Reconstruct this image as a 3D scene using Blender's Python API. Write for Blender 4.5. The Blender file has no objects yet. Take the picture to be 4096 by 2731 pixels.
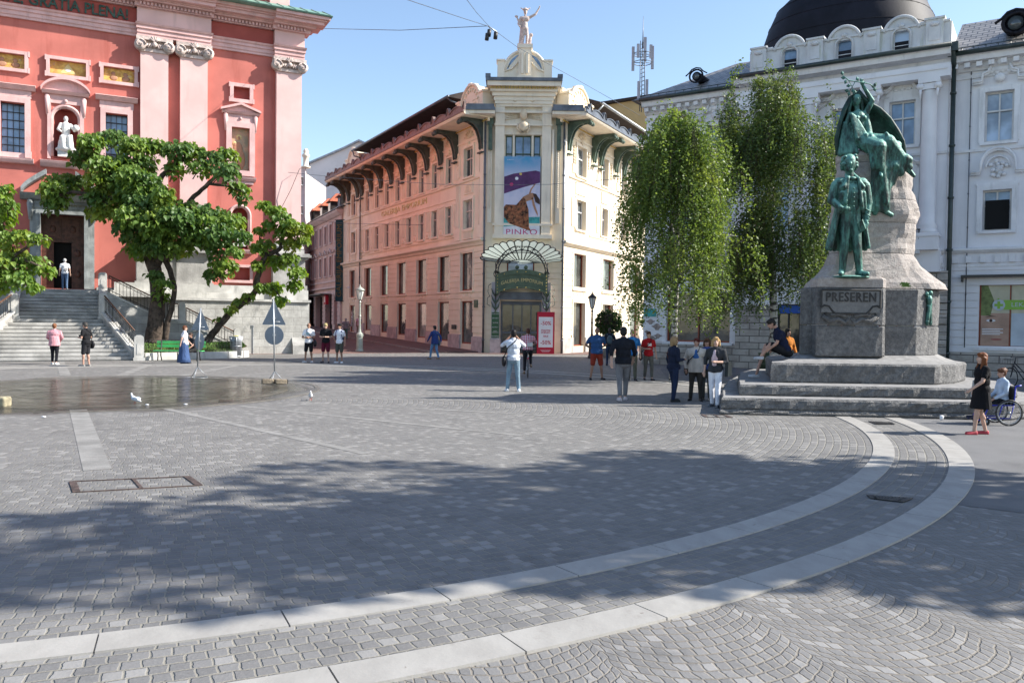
import bpy, bmesh, math, random
from mathutils import Vector as V, Matrix, noise
from math import sin, cos, pi, radians, sqrt, atan2, floor
R = random.Random(7)
sc = bpy.context.scene
COL = sc.collection

# ---------------------------------------------------------------- camera model (survey of the photograph)
FPX, CX, CY, HC = 3306.0, 2048.0, 1365.5, 2.05
PITCH = math.atan((CY-1284)/FPX); ROLL = .012
CAMROT = Matrix.Rotation(pi/2-PITCH, 3, 'X') @ Matrix.Rotation(ROLL, 3, 'Z')
def ray(x, y): return CAMROT @ V(((x-CX)/FPX, -(y-CY)/FPX, -1))
def gp(x, y, z=0):
    "ground point seen at x, y of the survey picture"
    d = ray(x, y); t = (z-HC)/d.z
    return V((d.x*t, d.y*t, z))
def at(x, y, Y):
    "point at the depth Y"
    d = ray(x, y); k = Y/d.y
    return V((d.x*k, Y, HC+d.z*k))

# ---------------------------------------------------------------- node helper and materials
class NT:
    def __init__(s, mat):
        s.t = mat.node_tree; s.n = s.t.nodes; s.l = s.t.links
    def new(s, typ, **k):
        n = s.n.new(typ)
        for a, b in k.items(): setattr(n, a, b)
        return n
    def put(s, sock, v):
        if isinstance(v, bpy.types.NodeSocket): s.l.new(v, sock)
        elif v is not None: sock.default_value = v
    def m(s, op, a, b=None, c=None):
        n = s.new('ShaderNodeMath', operation=op); s.put(n.inputs[0], a)
        if b is not None: s.put(n.inputs[1], b)
        if c is not None: s.put(n.inputs[2], c)
        return n.outputs[0]
    def mix(s, f, a, b):
        n = s.new('ShaderNodeMix', data_type='RGBA'); s.put(n.inputs[0], f)
        s.put(n.inputs[6], a); s.put(n.inputs[7], b); return n.outputs[2]
    def sm(s, v, lo, hi):
        n = s.new('ShaderNodeMapRange', interpolation_type='SMOOTHSTEP'); s.put(n.inputs[0], v)
        s.put(n.inputs[1], lo); s.put(n.inputs[2], hi); return n.outputs[0]
    def noise(s, vec, scale, detail=4, rough=.55):
        n = s.new('ShaderNodeTexNoise'); s.put(n.inputs['Vector'], vec)
        n.inputs['Scale'].default_value = scale; n.inputs['Detail'].default_value = detail
        n.inputs['Roughness'].default_value = rough; return n.outputs['Fac']
    def bump(s, h, strength, dist=.02, nrm=None):
        n = s.new('ShaderNodeBump'); n.inputs['Strength'].default_value = strength
        n.inputs['Distance'].default_value = dist; s.put(n.inputs['Height'], h)
        if nrm is not None: s.put(n.inputs['Normal'], nrm)
        return n.outputs[0]
def c4(c): return (c[0], c[1], c[2], 1)
def newmat(name):
    m = bpy.data.materials.new(name); m.use_nodes = True
    nt = NT(m); b = nt.n['Principled BSDF']; return m, nt, b
def pm(name, col, rough=.8, var=.12, scale=1.5, bump=.25, bscale=25, metal=0, spec=.4, tint=None, tamt=.0, streak=0):
    "plain painted / stone / metal surface with broad and fine variation; tint = stains of another colour"
    m, nt, b = newmat(name)
    tc = nt.new('ShaderNodeTexCoord').outputs['Object']
    n1 = nt.noise(tc, scale, 5)
    lo = [x*(1-var*1.6) for x in col]; hi = [min(1, x*(1+var)) for x in col]
    c = nt.mix(nt.sm(n1, .3, .7), c4(lo), c4(hi))
    if tint:
        mp = nt.new('ShaderNodeMapping'); nt.put(mp.inputs[0], tc)
        if streak: mp.inputs['Scale'].default_value = (1, 1, .12)
        n2 = nt.noise(mp.outputs[0], scale*(3 if streak else 1.7), 6, .65)
        c = nt.mix(nt.m('MULTIPLY', nt.sm(n2, .52, .72), tamt), c, c4(tint))
    nt.put(b.inputs['Base Color'], c)
    b.inputs['Roughness'].default_value = rough; b.inputs['Metallic'].default_value = metal
    b.inputs['Specular IOR Level'].default_value = spec
    if bump: nt.put(b.inputs['Normal'], nt.bump(nt.noise(tc, bscale, 4), bump, .02))
    return m
def blockmat(name, ang, c1, c2, mortar, bw, bh, ms=.012, rough=.9, bump=.5, scale=1.0, tint=None, tamt=.5, off=.5):
    "stone blocks laid in courses on a wall whose direction is ang"
    m, nt, b = newmat(name)
    tc = nt.new('ShaderNodeTexCoord').outputs['Object']
    sp = nt.new('ShaderNodeSeparateXYZ'); nt.put(sp.inputs[0], tc)
    u = nt.m('ADD', nt.m('MULTIPLY', sp.outputs[0], cos(ang)), nt.m('MULTIPLY', sp.outputs[1], sin(ang)))
    cb = nt.new('ShaderNodeCombineXYZ'); nt.put(cb.inputs[0], u); nt.put(cb.inputs[1], sp.outputs[2])
    br = nt.new('ShaderNodeTexBrick'); nt.put(br.inputs['Vector'], cb.outputs[0]); br.offset = off
    br.inputs['Color1'].default_value = c4(c1); br.inputs['Color2'].default_value = c4(c2)
    br.inputs['Mortar'].default_value = c4(mortar); br.inputs['Scale'].default_value = 1
    br.inputs['Mortar Size'].default_value = ms; br.inputs['Brick Width'].default_value = bw; br.inputs['Row Height'].default_value = bh
    n1 = nt.noise(tc, 2.2*scale, 6, .6)
    c = nt.mix(nt.m('MULTIPLY', nt.sm(n1, .35, .7), .55), br.outputs['Color'], c4([x*.55 for x in c1]))
    if tint: c = nt.mix(nt.m('MULTIPLY', nt.sm(nt.noise(tc, .9*scale, 6, .7), .5, .7), tamt), c, c4(tint))
    nt.put(b.inputs['Base Color'], c); b.inputs['Roughness'].default_value = rough
    h = nt.m('SUBTRACT', nt.m('MULTIPLY', nt.noise(tc, 14*scale, 6, .65), .8), nt.m('MULTIPLY', br.outputs['Fac'], 1.0))
    nt.put(b.inputs['Normal'], nt.bump(h, bump, .05)); return m
def glassmat(name, col=(.02, .03, .035), rough=.04, warp=.02, spec=.5, coat=0):
    m, nt, b = newmat(name)
    tc = nt.new('ShaderNodeTexCoord').outputs['Object']
    n1 = nt.noise(tc, .9, 3)
    nt.put(b.inputs['Base Color'], nt.mix(nt.sm(n1, .35, .65), c4(col), c4([x*2.2+.01 for x in col])))
    b.inputs['Roughness'].default_value = rough; b.inputs['Specular IOR Level'].default_value = spec
    b.inputs['IOR'].default_value = 1.7
    nt.put(b.inputs['Normal'], nt.bump(nt.noise(tc, 1.3, 2), .12, warp)); return m
def leafmat(name, c1, c2, trans=.45, rough=.5, yellow=None, spec=.35):
    m, nt, b = newmat(name)
    g = nt.new('ShaderNodeNewGeometry'); tc = nt.new('ShaderNodeTexCoord').outputs['Object']
    rnd = g.outputs['Random Per Island']
    c = nt.mix(rnd, c4(c1), c4(c2))
    if yellow: c = nt.mix(nt.m('MULTIPLY', nt.sm(nt.noise(tc, .5, 3), .5, .72), .7), c, c4(yellow))
    nt.put(b.inputs['Base Color'], c); b.inputs['Roughness'].default_value = rough
    b.inputs['Specular IOR Level'].default_value = spec
    tr = nt.new('ShaderNodeBsdfTranslucent')
    hs = nt.new('ShaderNodeHueSaturation'); hs.inputs['Saturation'].default_value = 1.15; hs.inputs['Value'].default_value = 1.5; hs.inputs['Hue'].default_value = .485
    nt.put(hs.inputs['Color'], c); nt.put(tr.inputs[0], hs.outputs[0])
    mx = nt.new('ShaderNodeMixShader'); mx.inputs[0].default_value = trans
    nt.l.new(b.outputs[0], mx.inputs[1]); nt.l.new(tr.outputs[0], mx.inputs[2])
    nt.l.new(mx.outputs[0], nt.n['Material Output'].inputs[0]); return m

# ---------------------------------------------------------------- objects
LOC = {}
def tag(o, label=None, cat=None, group=None, kind=None):
    for k, v in (('label', label), ('category', cat), ('group', group), ('kind', kind)):
        if v: o[k] = v
    return o
def thing(name, label, cat, loc=(0, 0, 0), group=None):
    o = bpy.data.objects.new(name, None); COL.objects.link(o); o.location = loc
    o.empty_display_size = .2; LOC[o.name] = V(loc); return tag(o, label, cat, group)
class MB:
    "collects shapes in a local frame T and builds them as ONE mesh object"
    def __init__(s, T=None): s.v = []; s.f = []; s.T = T; s.sm = []
    def add(s, vs, fs, smooth=False):
        o = len(s.v)
        s.v += [V(s.T(*p)) if s.T else V(p) for p in vs]
        for f in fs: s.f.append([i+o for i in f]); s.sm.append(smooth)
    def cut(s):
        if not hasattr(s, 'c'): s.c = []
        k = (len(s.v), len(s.f))
        if k[0] and (not s.c or s.c[-1] != k): s.c.append(k)
        return s
    def each(s, name, mat, parent=None):
        "build every piece marked by cut() as an object of its own"
        s.cut(); a = (0, 0); o = None
        for k in s.c:
            m_ = MB(); m_.v = s.v[a[0]:k[0]]; m_.f = [[i-a[0] for i in f] for f in s.f[a[1]:k[1]]]; m_.sm = s.sm[a[1]:k[1]]; a = k; o = m_.build(name, mat, parent)
        return o
    def box(s, x0, x1, y0, y1, z0, z1):
        s.add([(x, y, z) for z in (z0, z1) for y in (y0, y1) for x in (x0, x1)],
              [(0, 1, 3, 2), (4, 6, 7, 5), (0, 4, 5, 1), (2, 3, 7, 6), (0, 2, 6, 4), (1, 5, 7, 3)]); return s
    def obox(s, c, u, w, h):
        "box with centre c and half vectors"
        c, u, w, h = V(c), V(u), V(w), V(h)
        s.add([c+a*u+b*w+e*h for e in (-1, 1) for b in (-1, 1) for a in (-1, 1)],
              [(0, 1, 3, 2), (4, 6, 7, 5), (0, 4, 5, 1), (2, 3, 7, 6), (0, 2, 6, 4), (1, 5, 7, 3)]); return s
    def ext(s, poly, a, b):
        "extrude closed polygon: a(p)->lower point, b(p)->upper point"
        n = len(poly); s.add([a(p) for p in poly]+[b(p) for p in poly],
              [list(range(n))[::-1], list(range(n, 2*n))]+[(i, (i+1) % n, n+(i+1) % n, n+i) for i in range(n)]); return s
    def prof(s, pts, x0, x1):
        "profile (y, z) run along x from x0 to x1"
        return s.ext(pts, lambda p: (x0, p[0], p[1]), lambda p: (x1, p[0], p[1]))
    def plate(s, pts, y0, y1):
        "outline (x, z) with thickness y0..y1"
        return s.ext(pts, lambda p: (p[0], y0, p[1]), lambda p: (p[0], y1, p[1]))
    def slab(s, pts, z0, z1):
        return s.ext(pts, lambda p: (p[0], p[1], z0), lambda p: (p[0], p[1], z1))
    def tube(s, pts, rad, n=8, smooth=True, caps=True):
        P = [V(p) for p in pts]; m = len(P)
        rr = rad if hasattr(rad, '__len__') else [rad]*m
        vs = []; ref = None
        for i, p in enumerate(P):
            d = (P[min(i+1, m-1)]-P[max(i-1, 0)])
            if d.length < 1e-9: d = V((0, 0, 1))
            d.normalize()
            if ref is None: ref = V((0, 0, 1)) if abs(d.z) < .9 else V((1, 0, 0))
            a = d.cross(ref)
            if a.length < 1e-4: a = d.cross(V((0, 1, 0)))
            a.normalize(); b = d.cross(a).normalized(); ref = -b if False else ref
            for k in range(n):
                t = 2*pi*k/n; vs.append(tuple(p+(a*cos(t)+b*sin(t))*rr[i]))
        fs = [(i*n+k, i*n+(k+1) % n, (i+1)*n+(k+1) % n, (i+1)*n+k) for i in range(m-1) for k in range(n)]
        if caps: fs += [tuple(range(n))[::-1], tuple(range((m-1)*n, m*n))]
        s.add(vs, fs, smooth); return s
    def sph(s, c, r, n=10, rot=None):
        if not hasattr(r, '__len__'): r = (r, r, r)
        c = V(c); vs = []; m = max(4, n//2+1)
        for i in range(m+1):
            ph = pi*i/m
            for k in range(n):
                t = 2*pi*k/n; p = V((r[0]*sin(ph)*cos(t), r[1]*sin(ph)*sin(t), r[2]*cos(ph)))
                if rot is not None: p = rot @ p
                vs.append(tuple(c+p))
        fs = [(i*n+k, (i+1)*n+k, (i+1)*n+(k+1) % n, i*n+(k+1) % n) for i in range(m) for k in range(n)]
        s.add(vs, fs, True); return s
    def lathe(s, prof, c=(0, 0, 0), n=16, sx=1, sy=1, smooth=True):
        c = V(c); m = len(prof)
        vs = [(c.x+r*sx*cos(2*pi*k/n), c.y+r*sy*sin(2*pi*k/n), c.z+z) for r, z in prof for k in range(n)]
        fs = [(i*n+k, i*n+(k+1) % n, (i+1)*n+(k+1) % n, (i+1)*n+k) for i in range(m-1) for k in range(n)]
        fs += [tuple(range(n))[::-1], tuple(range((m-1)*n, m*n))]
        s.add(vs, fs, smooth); return s
    def cap(s, a, b, ra, rb, n=10):
        "tapered limb with round ends"
        s.sph(a, ra, n); s.sph(b, rb, n); s.tube([a, b], [ra, rb], n); return s
    def build(s, name, mat, parent=None, recalc=True):
        me = bpy.data.meshes.new(name)
        L = LOC.get(parent.name, V((0, 0, 0))) if parent is not None else V((0, 0, 0))
        me.from_pydata([tuple(p-L) for p in s.v], [], s.f)
        me.polygons.foreach_set('use_smooth', s.sm)
        if recalc and len(s.f) < 60000:
            bm = bmesh.new(); bm.from_mesh(me)
            bmesh.ops.remove_doubles(bm, verts=bm.verts, dist=1e-5) if recalc == 2 else None
            bmesh.ops.recalc_face_normals(bm, faces=bm.faces); bm.to_mesh(me); bm.free()
        me.materials.append(mat); me.update()
        o = bpy.data.objects.new(name, me); COL.objects.link(o)
        if parent is not None: o.parent = parent; LOC[o.name] = L
        return o
def copy_tree(o, parent=None):
    c = o.copy(); COL.objects.link(c); c.parent = parent
    LOC[c.name] = LOC.get(o.name, V((0, 0, 0)))
    for ch in list(o.children): copy_tree(ch, c)
    return c
def melt(o, vox, smooth=4, fac=.5):
    "fuse overlapping shapes of a mesh into one continuous skin"
    r = o.modifiers.new('fuse', 'REMESH'); r.mode = 'VOXEL'; r.voxel_size = vox; r.use_smooth_shade = True
    if smooth: k = o.modifiers.new('soft', 'SMOOTH'); k.iterations = smooth; k.factor = fac
    return o
_dg = None
def text(s, size, mat, parent, P, ex=.01, align='CENTER', name='lettering', sx=1, space=1.0, bold=0):
    "P maps text plane (x right, y up, z out) to the world"
    cu = bpy.data.curves.new('t', 'FONT'); cu.body = s; cu.size = size; cu.extrude = ex; cu.align_x = align; cu.align_y = 'CENTER'
    cu.space_character = space; cu.offset = bold; cu.resolution_u = 3
    o = bpy.data.objects.new('t', cu); COL.objects.link(o); bpy.context.view_layer.update()
    me = bpy.data.meshes.new_from_object(o.evaluated_get(bpy.context.evaluated_depsgraph_get()))
    bpy.data.objects.remove(o); bpy.data.curves.remove(cu)
    L = LOC.get(parent.name, V((0, 0, 0))) if parent is not None else V((0, 0, 0))
    for v in me.vertices: v.co = V(P(v.co.x*sx, v.co.y, v.co.z))-L
    me.name = name; me.materials.clear(); me.materials.append(mat)
    r = bpy.data.objects.new(name, me); COL.objects.link(r)
    if parent is not None: r.parent = parent; LOC[r.name] = L
    return r
class Fac:
    "wall frame: s along the wall, d outwards, z up"
    def __init__(s, x, y, deg):
        a = radians(deg); s.O = V((x, y)); s.t = V((sin(a), cos(a))); s.n = V((s.t.y, -s.t.x))
        if s.n.dot(-s.O) < 0: s.n = -s.n
        s.ang = atan2(s.t.y, s.t.x)
        s.left = s.t.dot(V((s.n.y, -s.n.x))) > 0   # s grows to the viewer's left
    def pt(s, a, d, z): p = s.O+s.t*a+s.n*d; return V((p.x, p.y, z))
    def inv(s, p): q = V((p[0], p[1]))-s.O; return q.dot(s.t), q.dot(s.n)
    def tx(s, a, d, z):
        k = 1
        p0 = s.O; right = V((-s.n.y, s.n.x))      # viewer's right when facing the wall
        sg = 1 if right.dot(s.t) > 0 else -1
        return lambda x, y, e: s.pt(a+sg*x, d+e, z+y)

# ---------------------------------------------------------------- palette
M = dict(
 shadecream=pm('shadecream_stucco', (.83, .735, .57), .9, .06, .5, .15, 30, tint=(.66, .54, .42), tamt=.4, streak=1),  # left wing is the same cream; copy tuned lighter for its shade
 shadecream_trim=pm('shadecream_trim', (.84, .75, .59), .88, .05, 1, .3, 18),
 cream=pm('cream_stucco', (.82, .71, .54), .9, .06, .5, .15, 30, tint=(.5, .4, .28), tamt=.3, streak=1),
 cream_trim=pm('cream_trim', (.82, .73, .59), .88, .06, 1, .3, 18, tint=(.45, .38, .3), tamt=.35, streak=1),
 relief=pm('cream_relief', (.70, .58, .42), .9, .1, 3, .9, 9),
 srelief=pm('shadecream_relief', (.80, .68, .48), .9, .12, 3, .9, 9),
 bracket=pm('green_bracket', (.075, .115, .085), .6, .2, 3, .3, 20),
 bracketd=pm('dark_green_bracket', (.075, .085, .07), .6, .2, 3, .3, 20),
 lead=pm('grey_lead', (.13, .14, .16), .45, .2, 2, .15, 12, metal=.5, spec=.5),
 zinc=pm('zinc', (.36, .38, .40), .45, .15, 2, .1, 12, metal=.6),
 brownmet=pm('brown_crest', (.23, .15, .13), .6, .2, 4, .5, 15),
 darkwood=pm('dark_eave_boards', (.035, .025, .022), .8, .2, 3, .2, 20),
 slate=None,
 redframe=pm('russet_frame', (.26, .06, .03), .5, .15, 4, .1, 20),
 winframe=pm('pale_frame', (.62, .55, .46), .6, .08, 4, .1, 20),
 whiteframe=pm('white_frame', (.62, .61, .60), .6, .06, 4, .1, 20),
 greenframe=pm('green_frame', (.09, .12, .06), .6, .15, 4, .1, 20),
 glass=glassmat('window_glass', (.05, .06, .065), .05),
 glass2=glassmat('curtained_window_glass', (.16, .16, .15), .08),
 glass3=glassmat('dark_window_glass', (.018, .022, .025), .03),
 shopglass2=glassmat('bright_reflection_shop_glass', (.17, .19, .17), .06, .04),  # paler pane tint stands in for brighter reflections
 shopglass3=glassmat('dim_shop_glass', (.03, .032, .03), .04, .03),
 glassb2=glassmat('sky_tinted_curtained_glass', (.20, .25, .32), .09),  # curtained pane, tinted with reflected sky as well
 glassb=glassmat('sky_tinted_window_glass', (.10, .16, .25), .08),  # reflection of the sky is put into this blue pane colour
 shopglass=glassmat('shop_glass', (.07, .085, .08), .05, .03),
 doorglass=glassmat('door_glass', (.045, .045, .035), .05, .05),
 gold=pm('gold_paint', (.62, .44, .12), .4, .15, 5, .1, 20, metal=.3),
 goldpale=pm('pale_gold_letters', (.66, .54, .24), .45, .1, 5, .1, 20),
 plinth=pm('pink_grey_plinth', (.50, .42, .41), .85, .15, 2, .4, 14, tint=(.2, .17, .17), tamt=.4),
 cplinth=pm('grey_plinth', (.42, .39, .36), .85, .15, 2, .4, 14, tint=(.2, .18, .17), tamt=.4),
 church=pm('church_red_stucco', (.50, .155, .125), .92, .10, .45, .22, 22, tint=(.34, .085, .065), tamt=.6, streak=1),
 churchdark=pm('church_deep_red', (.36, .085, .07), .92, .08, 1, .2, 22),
 pink=pm('church_pink_stucco', (.70, .47, .44), .9, .07, .6, .15, 26, tint=(.50, .34, .31), tamt=.5, streak=1),
 pinktrim=pm('church_pink_trim', (.66, .42, .40), .88, .09, 1.5, .35, 16, tint=(.4, .26, .24), tamt=.4, streak=1),
 capital=pm('weathered_capital', (.56, .46, .42), .9, .2, 4, .7, 12, tint=(.25, .2, .19), tamt=.5),
 copper=pm('copper_roof', (.16, .30, .24), .55, .15, 3, .2, 10, tint=(.1, .18, .15), tamt=.5),
 stone=pm('grey_limestone', (.38, .37, .35), .9, .2, 1.2, .6, 12, tint=(.17, .17, .16), tamt=.55),
 stonelight=pm('pale_limestone', (.50, .49, .46), .9, .15, 1.2, .5, 12, tint=(.25, .25, .23), tamt=.5, streak=1),
 portal=pm('portal_stone', (.25, .27, .27), .75, .2, 2, .5, 12, tint=(.42, .44, .43), tamt=.5, streak=1),
 marble=pm('white_marble', (.66, .65, .62), .8, .1, 4, .4, 14, tint=(.3, .29, .27), tamt=.35),
 doorwood=pm('brown_door', (.10, .04, .025), .5, .25, 5, .3, 18),
 black=pm('black_void', (.006, .006, .006), .9, .1, 2, 0),
 iron=pm('black_iron', (.022, .021, .022), .5, .2, 6, .15, 30, spec=.5),
 rustiron=pm('rusty_iron', (.085, .06, .052), .8, .3, 8, .5, 30),
 handrail=pm('brown_handrail', (.12, .055, .03), .6, .2, 4, .2, 20),
 bankwhite=pm('bank_white_stucco', (.78, .77, .79), .9, .05, .6, .15, 24, tint=(.44, .44, .46), tamt=.3, streak=1),
 banktrim=pm('bank_trim', (.76, .75, .76), .88, .07, 1.5, .35, 14, tint=(.36, .37, .37), tamt=.4, streak=1),
 bankstain=pm('stained_parapet', (.62, .62, .62), .88, .07, 1.5, .35, 14, tint=(.38, .40, .22), tamt=.6, streak=1),
 dome=pm('black_dome', (.010, .010, .016), .62, .25, 1.2, .15, 8, spec=.25),
 gutter=pm('dark_gutter', (.03, .045, .042), .4, .2, 4, .1, 20, spec=.5),
 tan=pm('ochre_wall', (.48, .34, .16), .9, .05, .6, .15, 20),
 whitewall=pm('whitewash', (.72, .71, .70), .9, .05, .4, .15, 20, tint=(.55, .53, .5), tamt=.4),
 oldpink=pm('old_pink_stucco', (.60, .44, .38), .9, .08, .7, .2, 22, tint=(.42, .3, .26), tamt=.4, streak=1),
 oldtrim=pm('old_pale_trim', (.62, .53, .50), .9, .08, 1, .3, 18),
 tile=pm('red_roof_tiles', (.46, .13, .07), .85, .25, 5, .8, 14),
 shopdark=pm('dark_shopfront', (.03, .028, .028), .4, .2, 2, .1, 20, spec=.5),
 teal=pm('teal_banner', (.012, .07, .085), .8, .1, 1, .1, 20),
 tealtext=pm('dull_gold_letters', (.20, .15, .05), .7, .1, 1, 0),
 granite=pm('granite', (.24, .235, .23), .9, .3, 22, 1.0, 26, tint=(.13, .13, .13), tamt=.5),
 granitelight=pm('pink_granite', (.50, .45, .42), .85, .14, 5, .55, 22, tint=(.30, .28, .26), tamt=.55),
 granitetop=pm('smooth_granite', (.25, .245, .24), .85, .15, 6, .3, 30),
 carve=pm('carved_shadow_stone', (.05, .048, .046), .9, .2, 6, .4, 30),
 bronze=None,
 bark=pm('dark_bark', (.075, .055, .042), .95, .35, 5, 1.0, 11, tint=(.16, .12, .09), tamt=.7, streak=1),
 alu=pm('grey_sign_back', (.23, .26, .30), .5, .08, 2, .05, 20, metal=.3),
 galv=pm('galvanised_steel', (.42, .44, .46), .45, .15, 6, .1, 30, metal=.6),
 benchgreen=pm('bench_green', (.10, .52, .16), .5, .08, 4, .1, 30),
 grassm=None,
 greensign=pm('sign_green', (.10, .14, .085), .5, .12, 3, .2, 20),
 panelgreen=pm('panel_green', (.04, .10, .045), .6, .08, 3, .05, 20),
 white=pm('white_print', (.78, .78, .80), .7, .03, 2, 0),
 crimson=pm('crimson_print', (.48, .012, .04), .6, .04, 2, 0),
 postgrey=pm('grey_post', (.46, .43, .46), .8, .08, 2, .2, 20),
 purple=pm('poster_purple', (.10, .035, .12), .7, .2, 1.5, 0),
 pinkoc=pm('poster_letters', (.50, .05, .16), .7, .05, 2, 0),
 dress=pm('poster_dress', (.20, .07, .03), .7, .9, 5, 0, tint=(.42, .22, .10), tamt=.8),
 skinp=pm('poster_skin', (.42, .22, .13), .7, .1, 3, 0),
 sea=pm('poster_sea', (.06, .34, .33), .7, .2, 3, 0),
 sand=pm('poster_surf', (.70, .70, .74), .7, .06, 3, 0),
 hairp=pm('poster_hair', (.05, .025, .02), .7, .1, 3, 0),
 lampgreen=pm('grey_green_lamp_post', (.34, .37, .33), .5, .12, 4, .2, 30, metal=.2),
 opal=pm('opal_glass', (.72, .72, .66), .25, .03, 3, 0),
 bandstone=None)
def slatemat():
    m, nt, b = newmat('slate_tiles')
    tc = nt.new('ShaderNodeTexCoord').outputs['Object']
    mp = nt.new('ShaderNodeMapping'); nt.put(mp.inputs[0], tc); mp.inputs['Rotation'].default_value = (0, 0, radians(33)); 
    sp = nt.new('ShaderNodeSeparateXYZ'); nt.put(sp.inputs[0], mp.outputs[0])
    cb = nt.new('ShaderNodeCombineXYZ'); nt.put(cb.inputs[0], sp.outputs[0]); nt.put(cb.inputs[1], sp.outputs[2])
    br = nt.new('ShaderNodeTexBrick'); nt.put(br.inputs['Vector'], cb.outputs[0])
    br.inputs['Color1'].default_value = (.17, .16, .15, 1); br.inputs['Color2'].default_value = (.30, .28, .26, 1); br.inputs['Mortar'].default_value = (.03, .03, .03, 1)
    br.inputs['Scale'].default_value = 1; br.inputs['Brick Width'].default_value = .42; br.inputs['Row Height'].default_value = .2; br.inputs['Mortar Size'].default_value = .02
    nt.put(b.inputs['Base Color'], br.outputs['Color']); b.inputs['Roughness'].default_value = .45
    nt.put(b.inputs['Normal'], nt.bump(br.outputs['Fac'], .4, .02)); return m
M['slate'] = slatemat()
def bronzemat():
    m, nt, b = newmat('verdigris_bronze')
    tc = nt.new('ShaderNodeTexCoord').outputs['Object']
    g = nt.new('ShaderNodeNewGeometry')
    mp = nt.new('ShaderNodeMapping'); nt.put(mp.inputs[0], tc); mp.inputs['Scale'].default_value = (1, 1, .3)
    n1 = nt.noise(mp.outputs[0], 7, 6, .75)
    a = nt.mix(nt.sm(n1, .38, .62), (.010, .024, .020, 1), (.055, .17, .135, 1))
    sp = nt.new('ShaderNodeSeparateXYZ'); nt.put(sp.inputs[0], g.outputs['Normal'])
    # upward faces are mixed to a paler green
    up = nt.sm(nt.m('ADD', sp.outputs[2], nt.m('MULTIPLY', n1, .9)), .38, 1.05)
    c = nt.mix(nt.m('MULTIPLY', up, .92), a, (.16, .36, .30, 1))
    nt.put(b.inputs['Base Color'], c); b.inputs['Metallic'].default_value = .15; b.inputs['Roughness'].default_value = .58
    nt.put(b.inputs['Normal'], nt.bump(nt.noise(tc, 14, 4), .5, .03)); return m
M['bronze'] = bronzemat()
def grassmat():
    m, nt, b = newmat('grass'); g = nt.new('ShaderNodeNewGeometry')
    nt.put(b.inputs['Base Color'], nt.mix(g.outputs['Random Per Island'], (.06, .13, .02, 1), (.13, .22, .04, 1))); b.inputs['Roughness'].default_value = .8; return m
M['grassm'] = grassmat()

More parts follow.
